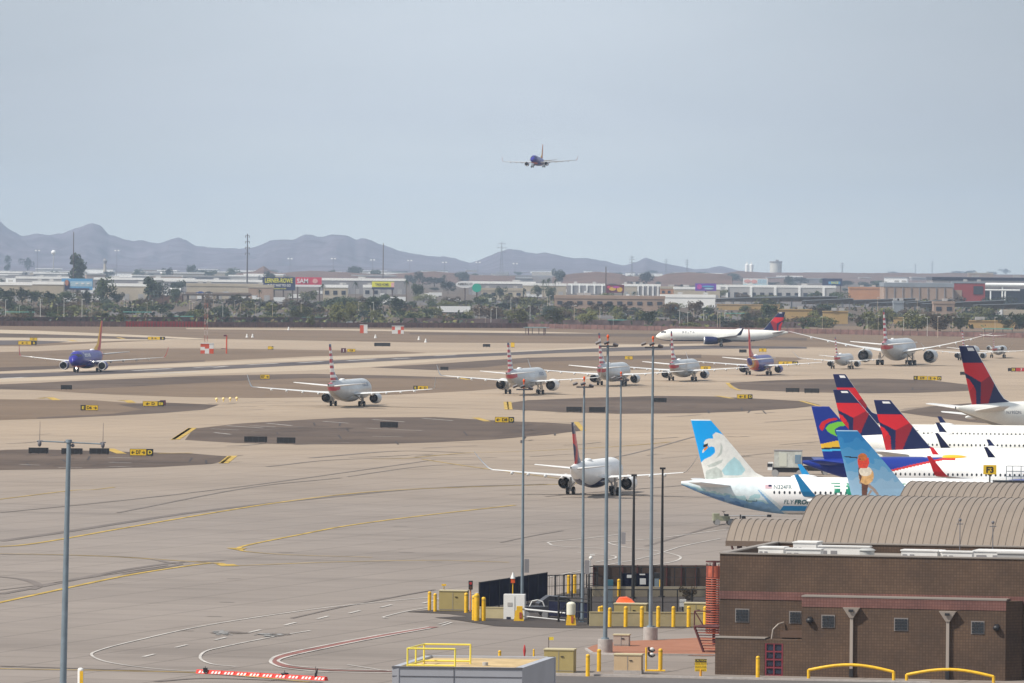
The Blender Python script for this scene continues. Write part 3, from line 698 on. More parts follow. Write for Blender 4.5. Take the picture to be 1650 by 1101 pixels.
def aircraft(name, label, typ, loc, heading, scale, liv, group, cat='airliner', lights=False, pitch=0.0, roll=0.0):
    T = dict(TYPES[typ]); T.update(liv.get('T', {}))
    root = empty(name, loc, R(heading), label, cat, group, scale)
    root.rotation_euler = (R(roll), R(-pitch), R(heading))
    fuselage(T, liv['fus'], liv['fmats'], root, *liv.get('res', (90, 40)))
    mb = MB(); mb.sphere((1.2, 0, T['zc']-T['H']*0.36), 1.0, n=20, sc=(T['cr']*0.85, T['W']*0.50, T['H']*0.26), h=12); mb.build('belly_fairing', liv.get('belly', C_belly), root)
    for s in (1, -1):
        w_, tip = wing_mesh(T, s, [C_wing, C_wingl], root); winglet(T, s, tip, liv.get('wl', C_wing), liv.get('wl2', liv.get('wl', C_wing)), w_)
        stabiliser(T, s, liv.get('stab', C_wing), root)
        engine(T, s, liv.get('eng', C_white), None, root)
    fin(T, liv['fin'], liv['finmats'], root, *liv.get('finres', (30, 40)))
    for s in (1, -1, 0): gear(T, s, root)
    if T['L'] > 30 and not T.get('rear'):
        mb = MB(); xh = T['L']*0.36; mb.sphere((xh-T['g'], 0, T['zc']+T['H']/2-0.03), 1.0, n=14, sc=(1.5, 0.55, 0.32), h=8); mb.build('antenna_dome', C_white, root)
    if lights:
        for (x, y, z) in ((T['L']-T['g']-T['nose']+0.3, 0, 1.1), (3.2, -(T['W']/2+0.25), T['wz']+0.25), (3.2, (T['W']/2+0.25), T['wz']+0.25)):
            mb = MB(); mb.sphere((x, y, z), 0.16, 8); mb.build('landing_light', C_lamp, root)
    return root, T

# ---- liveries
def fus_plain(T, x, y, z, s): return 2 if is_cockpit(T, x, y, z) else (3 if s < -0.80 else 0)
def fus_aa(T, x, y, z, s):
    if is_cockpit(T, x, y, z): return 2
    rel = (z-T['zc'])/(T['H']/2); u = x/T['L']
    if 0.015 < u < 0.155 and -0.12+u*1.5 < rel < 0.42+u*0.8 and rel < 0.60: return 4      # red flight symbol sweeping down from the fin
    if rel > 0.70-0.0*u and u < 0.07: return 4
    return 3 if s < -0.86 else 0
AA_F = [C_silver, C_dark, C_glass, C_belly, C_aared]
def fin_aa(x, z, u, v):
    b = int(v*11.5)
    if v < 0.07: return 1
    if b % 2 == 0: return 2
    return 0 if u < 0.62-0.15*v else 1
LV_AA = dict(fus=fus_aa, fmats=AA_F, fin=fin_aa, finmats=[C_aared, C_aablue, C_white], eng=C_silver, wl=C_silver, belly=C_silver)
def fus_sw(T, x, y, z, s):
    if is_cockpit(T, x, y, z): return 2
    u = x/T['L']; rel = (z-T['zc'])/(T['H']/2); d = u + 0.06*rel
    if d < 0.10: return 0
    if d < 0.135: return 4
    if d < 0.175: return 5
    if d < 0.23: return 3
    return 3 if rel < -0.82 else 0
SW_F = [C_swblue, C_dark, C_glass, C_swred, C_yellow, C_orange]
def fin_sw(x, z, u, v):
    d = u + 0.25*v
    return 0 if d < 0.80 else (2 if d < 0.90 else 1)
LV_SW = dict(fus=fus_sw, fmats=SW_F, fin=fin_sw, finmats=[C_swred, C_yellow, C_orange, C_swblue], eng=C_swblue, wl=C_white, wl2=C_swred, belly=C_swblue)
LV_SW2 = dict(LV_SW); LV_SW2['finmats'] = [C_swred, C_swred, C_swred, C_swblue]
DL_S = 55.6
def dl(p): return [((x-585)/DL_S, (z-265)/DL_S) for x, z in p]
DL_P = [(dl([(605,365),(780,365),(842,425),(742,478),(628,422)]), 1), (dl([(742,478),(842,425),(862,447),(792,618),(742,618)]), 2),
        (dl([(632,447),(660,462),(692,500),(657,540)]), 1), (dl([(657,540),(692,500),(706,525),(714,620),(672,620)]), 3)]
def fin_dl(x, z, u, v):
    for p, m in DL_P:
        if inpoly(x, z, p): return m
    if v < 0.075 and 0.45 < u < 0.85 and v > 0.03: return 4
    return 5 if u > 0.985 else 0
def mk_fin_dl(k):
    return lambda x, z, u, v: fin_dl(x/k, z/k, u, v)
DL_M = [C_navy, C_red, C_dred, C_mred, C_white, C_silver]
LV_DL = dict(fus=fus_plain, fmats=[C_cream, C_dark, C_glass, C_belly], fin=fin_dl, finmats=DL_M, eng=C_navy, wl=C_navy, finres=(60, 80))
def fus_dlside(T, x, y, z, s):
    if is_cockpit(T, x, y, z): return 2
    return 3 if s < -0.78 and x > T['L']*0.25 else 0
LV_DLS = dict(LV_DL); LV_DLS['fus'] = fus_dlside; LV_DLS['fmats'] = [C_cream, C_dark, C_glass, C_navy]; LV_DLS['belly'] = C_navy

acs = {}
def put(name, label, typ, px, py, a, scale, liv, group, **k):
    p = P(px, py); h = los(px, py)-a
    r, T = aircraft(name, label, typ, p, h, scale, liv, group, **k); acs[label] = (r, T); return r, T
G_TAXI = 'airliners queuing on the taxiways'; G_GATE = 'airliners parked nose-in along the terminal'
# taxiing queue
r, T = put('airliner', 'blue and red airliner taxiing towards the viewer at the far left', 's737', 141, 599.5, 192.5, 1.07, LV_SW, G_TAXI, lights=True)
fus_text(T, 'Southwest', 21.5, 3.9, 1.55, C_white, r, sides=(1, -1), bold=0.03)
r, T = put('airliner', 'silver striped-tail airliner seen from behind, alone left of the tall lamp posts', 'n737', 560, 655, 11, 1.04, LV_AA, G_TAXI)
fus_text(T, 'American', 26.5, 3.9, 1.5, C_aablue, r, sides=(1, -1))
LV_AA2 = dict(LV_AA); LV_AA2['eng'] = C_white
r, T = put('airliner', 'silver striped-tail airliner with large white engines, behind the leftmost of the grouped lamp posts', 'a321', 845, 635.5, 10.5, 1.0, LV_AA2, G_TAXI)
fus_text(T, 'American', 30.5, 4.2, 1.5, C_aablue, r, sides=(1, -1))
put('airliner', 'silver striped-tail airliner partly crossed by the middle tall lamp posts', 'n737', 986, 621.5, 9.5, 1.04, LV_AA, G_TAXI)
put('airliner', 'silver striped-tail airliner seen from behind, just left of the red-tailed blue one', 'n737', 1100, 614, 9, 1.03, LV_AA, G_TAXI)
put('airliner', 'blue airliner with a red tail seen from behind among the silver ones', 'n737', 1222.5, 604.5, 8.5, 1.0, LV_SW2, G_TAXI)
put('airliner', 'small silver regional jet with striped tail, just left of the widebody', 'e175', 1357, 594.5, 9, 0.93, LV_AA, G_TAXI)
r, T = put('airliner', 'widebody silver twin-aisle jet with long drooping wings seen from behind', 'b787', 1444, 588.5, 7.5, 1.0, LV_AA, G_TAXI)
put('airliner', 'small silver jet partly hidden behind the tall red and navy tail at the right', 'e175', 1561, 581, 9, 0.98, LV_AA, G_TAXI)
put('airliner', 'regional jet with engines on its rear fuselage at the far right end of the queue', 'crj9', 1608, 577, 6, 1.0, LV_AA, G_TAXI)
r, T = put('airliner', 'long white airliner with a blue engine seen side-on, facing left on the far taxiway', 'a321', 1162, 559, 269, 1.07, LV_DLS, G_TAXI)
fus_text(T, 'DELTA', 31.5, 4.55, 1.0, C_navy, r, sides=(1,), bold=0.02, space=1.6)
def fus_e(T, x, y, z, s):
    if is_cockpit(T, x, y, z): return 2
    return 3 if s < -0.86 and x > 4 else 0
LV_DLE = dict(LV_DL); LV_DLE['fus'] = fus_e; LV_DLE['fin'] = mk_fin_dl(0.86); LV_DLE['belly'] = C_navy; LV_DLE['fmats'] = [C_white, C_dark, C_glass, C_navy]; LV_DLE['finmats'] = [C_navy, C_red, C_mred, C_red, C_white, C_silver]; LV_DLE['eng'] = C_white; LV_DLE['wl'] = C_wing
put('airliner', 'white regional jet with upswept wingtips rolling away behind the tall lamp posts', 'e175', 955, 798, 11, 0.98, LV_DLE, 'airliners on the apron')
# on final approach
D = 3240
p = PD(867, 270.5, D)
aircraft('airliner', 'blue airliner descending in the sky with wheels down', 's737', p, los(867, 270)-189, 0.97, LV_SW, 'airliners in the air', pitch=3, roll=1.5)

# parked at the gates, nose to the right
FR_S = 88.0
def fq(p): return [((x-165)/FR_S, (z-106)/FR_S) for x, z in p]
SWAN = [(fq([(470,600),(530,520),(590,465),(640,505),(700,590),(660,640),(500,645)]), 4),
        (fq([(330,548),(480,488),(470,520),(400,558),(345,568)]), 3), (fq([(458,330),(478,370),(470,430),(440,465),(410,480),(450,420),(455,380)]), 3),
        (fq([(290,350),(338,333),(327,364),(302,374),(288,369)]), 5), (fq([(292,388),(325,363),(337,374),(312,402),(300,408)]), 6), (fq([(292,388),(312,402),(283,430),(278,412)]), 2),
        (fq([(320,600),(420,560),(470,600),(480,660),(360,690),(310,680)]), 3),
        (fq([(262,530),(300,490),(360,462),(400,425),(404,400),(396,372),(370,364),(345,372),(336,352),(300,345),(292,330),(312,298),(350,286),(385,290),(378,252),(410,226),(470,245),(720,440),(1100,720),(300,720)]), 2)]
def fin_swan(x, z, u, v):
    for p, m in SWAN:
        if inpoly(x, z, p): return m
    return 0 if v > 0.015 else 7
def fus_fr(T, x, y, z, s):
    if is_cockpit(T, x, y, z): return 2
    rel = (z-T['zc'])/(T['H']/2); q = noise.noise(Vector((x*0.55, z*1.1, 3.1)))*0.45 + noise.noise(Vector((x*1.7, z*2.6, 7)))*0.25
    d = x - (9.0 - rel*1.7)
    if d > 1.15: return 3 if s < -0.93 else 0
    if 0 < d <= 1.15: return 6 if rel < 0.3 and d < 0.12+0.55*(0.3-rel) else (4 if d < 0.3+0.8*(0.5-rel) else 0)
    zc, ry, rz = fus_sec(T, x); k = (z-zc)/rz + q
    if k > -0.22: return 4
    if k > -0.42: return 5
    return 6 if k > -0.80 or x > 7.0 else 7
LV_FR = dict(fus=fus_fr, fmats=[C_white, C_dark, C_glass, C_belly, C_ice, C_teal, C_mblue, C_dblue], fin=fin_swan,
             finmats=[C_sk1, C_white, C_sw_white, C_feath, C_teal, C_black, C_beak, C_ice], wl=C_fblue, wl2=C_fblue, eng=C_white, finres=(110, 130), res=(420, 120), belly=C_white, stab=C_white)
LV_FR['T'] = dict(zc=3.62)
r, T = put('airliner', 'white airliner with a swan painted on its bright blue tail', 'a320', 1388, 853, 90, 1.03, LV_FR, G_GATE)
window_row(T, 10.3, 33.4, 4.02, 42, r, sides=(-1,))
fus_text(T, 'N324FR', 10.2, 4.42, 0.6, C_ftext, r, sides=(-1,))
fus_text(T, 'FLY', 11.3, 2.75, 0.7, C_ftext, r, sides=(-1,), shear=0.2)
fus_text(T, 'FRONTIER.COM', 12.5, 2.75, 0.7, C_ftext, r, sides=(-1,), shear=0.2, bold=0.03)
fus_text(T, 'FRONTIER', 16.4, 3.45, 2.3, C_fgreen, r, sides=(-1,), bold=0.12, space=1.15)
mb = MB()
for i in range(24):
    xa = 10.9 + i*0.3; xb_ = xa+0.3
    if i == 0: xa += 0.0
    for j in range(4):
        z0_ = 1.98+0.14*j; z1_ = z0_+0.14; e0 = 0.1*j; e1 = e0+0.1
        mb.poly([(q-T['g'], -fus_y(T, q, zz, 0.03), zz) for q, zz in ((xa+e0, z0_), (xb_+e0, z0_), (xb_+e1, z1_), (xa+e1, z1_))])
mb.build('blue_stripe', C_fblue, r)
mb = MB()
mb.poly([(q-T['g'], -fus_y(T, q, zz, 0.022), zz) for q, zz in ((9.3, 4.45), (10.0, 4.45), (10.0, 4.85), (9.3, 4.85))])
mb.poly([(q-T['g'], -fus_y(T, q, zz, 0.026), zz) for q, zz in ((9.65, 4.65), (10.0, 4.65), (10.0, 4.85), (9.65, 4.85))], 1)
mb.build('flag', [mat('flag_pink_paint', (0.6,0.4,0.45), 0.4), C_navy], r)
mb = MB()
for xx, zz, w_, h_ in ((7.2, 3.0, 1.2, 0.06), (7.2, 3.0, 0.06, 0.2), (8.35, 3.0, 0.06, 0.2)):
    mb.poly([(q-T['g'], -fus_y(T, q, z_, 0.02), z_) for q, z_ in ((xx, zz), (xx+w_, zz), (xx+w_, zz+h_), (xx, zz+h_))])
mb.build('hatch_outline', C_black, r)

HU_S = 68.0
def hq(p): return [((x-330)/HU_S, (z-487)/HU_S) for x, z in p]
def circ(cx, cy, rx, ry, n=20): return [(cx+rx*math.cos(2*PI*i/n), cy+ry*math.sin(2*PI*i/n)) for i in range(n)]
HUM = [(hq([(385,664),(478,667),(478,677),(400,671)]), 6), (hq(circ(497,682,5,5)), 6), (hq(circ(514,668,31,26)), 7),
       (hq([(480,680),(555,672),(560,710),(545,742),(490,745),(482,712)]), 8), (hq(circ(534,765,44,34)), 10), (hq([(485,742),(500,735),(510,800),(500,840),(488,790)]), 11),
       (hq(circ(540,795,52,60)), 9), (hq([(508,845),(556,845),(545,930),(512,930)]), 11),
       (hq([(492,828),(520,840),(560,848),(600,880),(632,925),(612,925),(580,888),(540,862),(494,848)]), 12), (hq([(545,930),(570,890),(585,895),(560,930)]), 12)]
def fin_hum(x, z, u, v):
    for p, m in HUM:
        if inpoly(x, z, p): return m
    if v < 0.015: return 5
    return max(0, min(5, int(v*6.2 + noise.noise(Vector((x*1.2, z*1.2, 0)))*0.8)))
LV_HU = dict(LV_FR); LV_HU['fin'] = fin_hum; LV_HU['finmats'] = C_h + [C_black, C_rust, C_throat, C_breast, C_breast2, C_brown, C_twig]; LV_HU['res'] = (120, 48); LV_HU['T'] = dict(zc=3.3, wz=1.9, fz=12.0)
put('airliner', 'airliner with a hummingbird painted on its blue tail, mostly hidden by the barrel roof', 'a320', 1650, 890, 90, 1.05, LV_HU, G_GATE)

SP_S = 57.8
def sq(p): return [((x-160)/SP_S, (z-300)/SP_S) for x, z in p]
SPR = [(sq([(216,440),(235,408),(280,386),(335,378),(345,392),(295,405),(262,424),(250,455),(238,472),(222,458)]), 1),
       (sq([(262,452),(285,424),(340,408),(400,404),(410,432),(355,440),(325,460),(330,490),(350,512),(300,492),(272,472)]), 2),
       (sq([(215,567),(335,540),(440,530),(450,575),(342,583),(218,593)]), 3), (sq([(218,593),(450,575),(450,590),(225,603)]), 4), (sq([(225,603),(345,590),(450,586),(450,605),(348,610),(235,617)]), 5)]
def fin_sp(x, z, u, v):
    for p, m in SPR:
        if inpoly(x, z, p): return m
    return 0
def fus_sp(T, x, y, z, s):
    if is_cockpit(T, x, y, z): return 2
    rel = (z-T['zc'])/(T['H']/2)
    b = 0.05 + 1.05*(1-math.exp(-max(0, x-10.3)/8.0)) if x > 6 else -2      # lower limit of the blue, climbing forward
    if x < 7.2: return 4
    lim = -0.95 + (x-7.2)*0.43 if x < 9.4 else 0.0 + 0.97*min(1, (x-9.4)/7.8)**0.8
    if x < 18.5 and rel > lim: return 4
    if x < 18.5 and rel > lim-0.13: return 5
    return 3 if s < -0.93 else 0
LV_SP = dict(fus=fus_sp, fmats=[C_white, C_dark, C_glass, C_belly, C_spblue, C_swred], fin=fin_sp, finmats=[C_spblue, C_red, C_green, C_yellow, C_black, C_lblue],
             wl=C_red, wl2=C_red, eng=C_spblue, finres=(80, 90), res=(360, 110), belly=C_white, stab=C_spblue)
r, T = put('airliner', 'white and royal blue airliner with coloured arcs on its tail, third at the gates', 'a321', 1592, 816, 90, 1.03, LV_SP, G_GATE)
window_row(T, 10.2, 40.0, 3.85, 53, r, sides=(-1,))
fus_text(T, 'spirit.com', 9.6, 2.75, 0.95, C_black, r, sides=(-1,), bold=0.03)
mb = MB(); mb.sphere((18.2-T['g'], 0, T['zc']+T['H']/2-0.08), 1.0, n=16, sc=(1.8, 0.7, 0.36), h=10); mb.build('antenna_fairing', C_yellow, r)

r, T = put('airliner', 'white airliner with a red and navy tail, foremost of the three close together', 'a321', 1406+22*12.4, 798, 90, 1.03, LV_DL, G_GATE)
r, T = put('airliner', 'white airliner whose red and navy tail is the left and lower of the overlapping pair', 'a321', 1340+22*11.5, 770, 90, 1.03, LV_DL, G_GATE)
window_row(T, 13.0, 38.5, 4.5, 44, r, sides=(-1,))
LV_D7 = dict(LV_DL); LV_D7['fin'] = mk_fin_dl(1.12)
r, T = put('airliner', 'white airliner whose red and navy tail stands behind and above the left pair', 'b757', 1337+23.5*10.8, 752, 90, 1.0, LV_D7, G_GATE)
window_row(T, 14, 42, 4.9, 46, r, sides=(-1,))
mb = MB(); mb.poly([(q-T['g'], -fus_y(T, q, z_, 0.02), z_) for q, z_ in ((11.6, 5.3), (13.2, 5.3), (13.2, 5.9), (11.6, 5.9))]); mb.build('flag', C_navy, r)
LV_D67 = dict(LV_DL); LV_D67['fin'] = mk_fin_dl(1.45)
def fin_67(x, z, u, v): return 4 if u > 0.965 else fin_dl(x/1.45, z/1.45, u, v)
LV_D67['fin'] = fin_67
r, T = put('airliner', 'big white widebody at the right edge with the tallest red and navy tail', 'b767', 1764, 724, 52, 1.06, LV_D67, G_GATE)
fus_text(T, 'N195DN', 8.5, 5.6, 0.7, C_navy, r, sides=(-1,))
# ================================================================== BEYOND THE FENCE
ORD = ['first','second','third','fourth','fifth','sixth','seventh','eighth','ninth','tenth','eleventh','twelfth','thirteenth','fourteenth','fifteenth','sixteenth','seventeenth','eighteenth','nineteenth','twentieth'] + ['twenty-'+q for q in ('first','second','third','fourth','fifth','sixth','seventh','eighth','ninth')] + ['thirtieth'] + ['thirty-'+q for q in ('first','second','third','fourth','fifth','sixth','seventh','eighth','ninth')] + ['fortieth']
ZONES = [(-200,90,'at the far left edge'), (90,160,'under the portrait billboard'), (160,260,'between portrait billboard and overpass'), (260,400,'around the overpass'),
         (400,480,'by the yellow-lettered billboard'), (480,560,'by the red billboard'), (560,660,'around the low yellow billboard'), (660,780,'around the long white lorry'),
         (780,900,'right of the round green sign'), (900,1060,'by the tan windowed building'), (1060,1160,'by the purple billboard'), (1160,1260,'above the side-on airliner tail'),
         (1260,1400,'before the ochre wall'), (1400,1520,'behind the widebody jet'), (1520,2000,'before the canopies at far right')]
def zone(px): return [z for z in ZONES if z[0] <= px < z[1]][0][2]
def ordlabel(items, desc, cat, group):
    by = {}
    for o, px in items: by.setdefault(zone(px), []).append((px, o))
    for z, l in by.items():
        l.sort(key=lambda t: t[0])
        for i, (px, o) in enumerate(l):
            if len(l) == 1: s = '%s %s' % (desc, z)
            elif i == len(l)-1: s = 'rightmost %s %s' % (desc, z)
            else: s = '%s %s from the left %s' % (ORD[i], desc, z)
            tag(o, s, cat, group)
def cream(c, k=0.1): return tuple(x*(1+random.uniform(-k, k)) for x in c)
B_white = mat('roof_white', (0.90, 0.90, 0.87), 0.7, var=0.08, scale=0.05)
B_cream = mat('wall_cream', (0.46, 0.40, 0.31), 0.8, var=0.12, scale=0.06)
B_grey = mat('wall_grey', (0.27, 0.26, 0.27), 0.8, var=0.12, scale=0.06)
B_lgrey = mat('wall_light_grey', (0.42, 0.41, 0.40), 0.8, var=0.1, scale=0.06)
B_tan = mat('wall_tan', (0.36, 0.26, 0.20), 0.85, var=0.12, scale=0.06)
B_orange = mat('wall_orange', (0.50, 0.25, 0.13), 0.85, var=0.1, scale=0.06)
B_ochre = mat('wall_ochre', (0.45, 0.31, 0.14), 0.85, var=0.12, scale=0.06)
B_red = mat('wall_brick_red', (0.33, 0.055, 0.055), 0.85, var=0.1, scale=0.06)
B_dark = mat('window_dark', (0.03, 0.035, 0.05), 0.3)
B_navy = mat('solar_panel_dark', (0.022, 0.026, 0.05), 0.35)
B_steel = mat('roof_steel', (0.30, 0.33, 0.36), 0.5, 0.3, var=0.1, scale=0.1)
B_door = mat('dock_door', (0.36, 0.35, 0.34), 0.6)
def bld(name, label, x0, x1, yt, yb, wall, roof, ang=0.0, depth=None, cat='building', cap=1.4, win=0, door=0, group=None, pil=0):
    a = P(x0, yb); b = P(x1, yb); D = (a.y+b.y)/2; w_ = (x1-x0)*D/F; h = (yb-yt)*D/F
    depth = depth or max(12, w_*0.35)
    r = empty(name, ((a.x+b.x)/2, D, 0), R(ang), label, cat, group)
    mb = MB(); mb.box((0, depth/2, h/2), (w_, depth, h)); mb.build('wall', wall, r)
    mb = MB(); mb.box((0, depth/2, h+cap/2-0.3), (w_+0.6, depth+0.6, cap)); rf = mb.build('roof', roof, r)
    mb = MB(); 
    for i in range(2): mb.box((random.uniform(-0.35,0.35)*w_, depth*random.uniform(0.2,0.7), h+cap+0.6), (w_*0.03+2, 3, 1.4))
    mb.build('rooftop_unit', B_lgrey, rf)
    if win:
        mb0 = MB(); mb0.box((0,0,0), (w_/win*0.5, 0.3, h*0.28)); f = None
        for i in range(win):
            if f is None: o = f = mb0.build('window', B_dark, r)
            else: o = f.copy(); col.objects.link(o)
            o.location = (-w_/2 + w_*(i+0.5)/win, -0.1, h*0.62)
    if door:
        mb0 = MB(); mb0.box((0,0,0), (min(4.0, w_/door*0.5), 0.3, min(4.5, h*0.55))); f = None
        for i in range(door):
            if f is None: o = f = mb0.build('dock_door', B_door if wall != B_lgrey else B_dark, r)
            else: o = f.copy(); col.objects.link(o)
            o.location = (-w_/2 + w_*(i+0.5)/door, -0.1, min(4.5, h*0.55)/2)
    if pil:
        mb0 = MB(); mb0.box((0,0,0), (1.0+w_*0.01, 0.8, h)); f = None
        for i in range(pil):
            if f is None: o = f = mb0.build('pilaster', B_white, r)
            else: o = f.copy(); col.objects.link(o)
            o.location = (-w_/2 + w_*(i+0.5)/pil, -0.35, h/2)
    return r
random.seed(11)
# ---- mountains and hills
prof = [(-90,350),(-40,344),(0,356),(15,367),(35,378),(60,377),(75,380),(100,379),(115,373),(128,366),(140,361),(150,360),(163,364),(175,378),(185,380),(200,386),(215,389),(230,387),(245,391),(255,393),(270,389),(285,387),(300,389),(315,396),(335,398),(355,399),(375,402),(400,400),(415,397),(430,391),(445,387),(475,386),(490,380),(520,381),(535,378),(560,380),(575,388),(590,386),(610,394),(640,405),(665,409),(690,413),(715,415),(740,420),(757,424),(775,419),(795,411),(815,404),(830,404),(850,410),(880,410),(900,414),(925,418),(945,416),(960,418),(985,424),(1005,428),(1020,424),(1040,418),(1060,424),(1090,428),(1120,434),(1160,431),(1190,436),(1230,441),(1300,446)]
def ridge(name, prof, D, depth, m, base=440, seed=0, jag=5):
    xs = [prof[0][0] + i*(prof[-1][0]-prof[0][0])/360 for i in range(361)]; rows = 26
    mb = MB(); ks = []
    for j in range(rows+1):
        v = j/rows; ring = []
        for px in xs:
            k = max(i for i in range(len(prof)) if prof[i][0] <= px+1e-6); k = min(k, len(prof)-2)
            t = (px-prof[k][0])/(prof[k+1][0]-prof[k][0]); py = prof[k][1]+(prof[k+1][1]-prof[k][1])*t
            top = PD(px, py, D); h = max(2, top.z)
            s = math.sin(PI/2*min(1, v/0.7)) if v < 0.7 else math.cos(PI/2*(v-0.7)/0.3)
            s = max(0.0, s)
            nz = noise.fractal(Vector((top.x*0.0016+seed, v*3.0, 0.3)), 0.8, 2.1, 6)
            rg = abs(noise.fractal(Vector((top.x*0.0035+seed, v*1.2, 5)), 0.9, 2.0, 5))
            hh = h*(s**1.35) + h*0.30*(nz-rg*1.3+0.2)*math.sin(PI*min(1, v/0.7))*(1 if v < 0.7 else 0)
            if v > 0.66 and v < 0.74: hh = h + noise.fractal(Vector((top.x*0.008, seed, 0)), 0.7, 2.2, 5)*jag*2
            if j == 0: hh = -8
            ring.append((top.x*(D-depth*0.7+depth*v)/D, D-depth*0.7+depth*v, hh))
        ks.append(mb.add(ring))
    for j in range(rows):
        for i in range(len(xs)-1): mb.face((ks[j]+i, ks[j]+i+1, ks[j+1]+i+1, ks[j+1]+i), 0, True)
    return structure(mb.build(name, m))
M_mtn = mat('haze_tinted_rock', (0.10, 0.085, 0.11), 0.95, var=0.4, scale=0.006, c2=(0.17, 0.145, 0.18))  # some blue-violet haze tint is put into the rock colour itself
M_hill = mat('red_soil_hill', (0.13, 0.078, 0.06), 0.95, var=0.2, scale=0.02)
ridge('mountains', prof, 21500, 6000, M_mtn)
ridge('hills', [(-60,432),(40,428),(120,430),(160,424),(240,431),(330,432),(420,431),(520,427),(620,432),(700,437),(800,440),(1000,441),(1200,442)], 16500, 1500, M_mtn, seed=4, jag=1)
ridge('hills', [(380,441),(410,437),(425,428),(436,436),(450,440),(500,437),(560,439),(620,443),(660,440),(700,437),(760,443),(830,445)], 9500, 700, M_hill, seed=9, jag=0.6)
ridge('hills', [(890,446),(925,441),(960,438),(1000,441),(1010,445),(1060,446),(1075,441),(1110,439),(1160,442),(1180,446)], 9000, 600, M_hill, seed=3, jag=0.6)
ridge('hills', [(1140,446),(1190,437),(1240,440),(1300,439),(1400,440),(1480,442),(1530,440),(1600,443),(1720,444)], 12000, 1500, M_hill, seed=6, jag=0.8)

# ---- buildings
WL = [('warehouse','long grey warehouse with white roof edge behind the tall dark tree',25,112,447,468,B_lgrey,B_white,0,6),
 ('warehouse','cream warehouse at the far left under a white roof line',-30,60,457,486,B_cream,B_white,0,4),
 ('warehouse','tall cream warehouse block left of the portrait billboard',52,102,456,487,B_cream,B_white,0,5),
 ('warehouse','grey warehouse with white roof right of the portrait billboard',150,312,449,468,B_grey,B_white,0,9),
 ('warehouse','low cream warehouse right of the billboard with a purple door',168,262,459,484,B_cream,B_white,0,4),
 ('warehouse','pale warehouse behind the overpass',262,425,452,472,B_grey,B_white,0,10),
 ('warehouse','cream warehouse behind the overpass lorry',300,424,459,482,B_cream,B_cream,0,6),
 ('warehouse','tan warehouse behind the yellow-lettered billboard',400,440,461,486,B_tan,B_cream,0,2),
 ('warehouse','long warehouse with bright white roof right of the red billboard',515,652,450,474,B_grey,B_white,0,8),
 ('warehouse','cream shop block under the bright white roof',520,560,461,486,B_cream,B_white,3,0),
 ('warehouse','white block between the red and low yellow billboards',585,612,461,484,B_lgrey,B_white,2,0),
 ('warehouse','white-roofed warehouse right of the white oval sign',755,862,455,476,B_grey,B_white,0,6),
 ('warehouse','cream low shop right of the round green sign',775,842,466,484,B_cream,B_cream,5,0),
 ('warehouse','cream warehouse with white parapet behind the palms',842,912,458,478,B_cream,B_white,0,4),
 ('warehouse','grey panelled warehouse with white piers left of the maroon billboard',915,976,458,474,B_grey,B_white,0,0),
 ('warehouse','pale shed right of the maroon billboard',1003,1026,459,478,B_cream,B_white,0,2),
 ('warehouse','warehouse with grey wall panels and white piers',1024,1064,459,478,B_grey,B_white,0,0),
 ('warehouse','small orange store left of the purple billboard',1064,1092,463,480,B_orange,B_cream,3,0),
 ('warehouse','cream store beneath the purple billboard',1086,1160,464,484,B_cream,B_white,0,5),
 ('office','long tan office with a row of dark windows',893,1070,479,501,B_tan,B_tan,11,0),
 ('warehouse','long low white-walled store',1064,1152,477,496,B_white,B_white,0,0),
 ('warehouse','pale long store with piers under the pink billboard',1150,1345,461,480,B_lgrey,B_white,0,14),
 ('warehouse','small grey store by the pink billboard',1160,1200,463,478,B_grey,B_white,4,0)]
for (n, l, a, b, t, y, wm_, rm_, wn_, dn) in WL:
    bld(n, l, a, b, t+2, y, wm_, rm_, win=wn_, door=dn, pil=5 if 'piers' in l else 0, group='warehouses and stores beyond the highway', cap=2.0)
# big right-hand complex
bld('warehouse', 'orange flat warehouse left of the long brown hall', 1368, 1426, 465, 488, B_orange, B_orange, group='warehouses and stores beyond the highway', pil=0)
r = bld('warehouse', 'long brown hall with pilasters and a sloping steel roof', 1424, 1536, 462, 494, B_tan, B_steel, cap=3.0, pil=0, group='warehouses and stores beyond the highway', depth=60)
for i in range(9):
    mb = MB(); mb.box((-24+6.1*i, -0.3, 7), (0.5, 0.5, 14)); mb.build('downpipe', B_grey, r)
r = bld('warehouse', 'brick red block beside the dark-roofed terminal', 1534, 1587, 456, 494, B_red, B_steel, cap=1.2, group='warehouses and stores beyond the highway')
mb = MB(); mb.box((7, -0.2, 12), (7, 0.4, 6)); mb.build('opening', B_dark, r)
mb = MB(); mb.box((-9, -0.2, 6), (8, 0.4, 12)); mb.build('door_panel', B_tan, r)
r = bld('rail_depot', 'long dark-roofed depot at the right edge with big pale ducts', 1500, 1760, 452, 492, B_grey, B_navy, cap=2.4, depth=80, group='warehouses and stores beyond the highway')
for k, (x, z) in enumerate(((52, 17), (52, 10))):
    pass
w0 = 100
for k, (xa, xb_, z, rr) in enumerate(((12, 90, 15.5, 1.5), (0, 45, 11.5, 0.7))):
    mb = MB(); mb.cyl((xa-40, -3, z), (xb_-40, -3, z), rr, None, 12)
    for q in range(4): mb.cyl((xa-40+q*(xb_-xa)/4, -3, 0), (xa-40+q*(xb_-xa)/4, -3, z), 0.6, None, 8)
    mb.build('duct', B_white, r)
mb = MB(); mb.box((10, -0.3, 6.5), (90, 0.5, 12)); mb.build('glazed_front', B_dark, r)
r = bld('hall', 'pale pink-topped building peeking over the depot roof', 1560, 1600, 441, 462, B_tan, B_cream, group='warehouses and stores beyond the highway')
bld('wall_block', 'ochre wall block left of the hut-like shelters', 1252, 1308, 499, 521, B_ochre, B_ochre, cat='wall', cap=0.5, depth=3, group='ochre retaining walls')
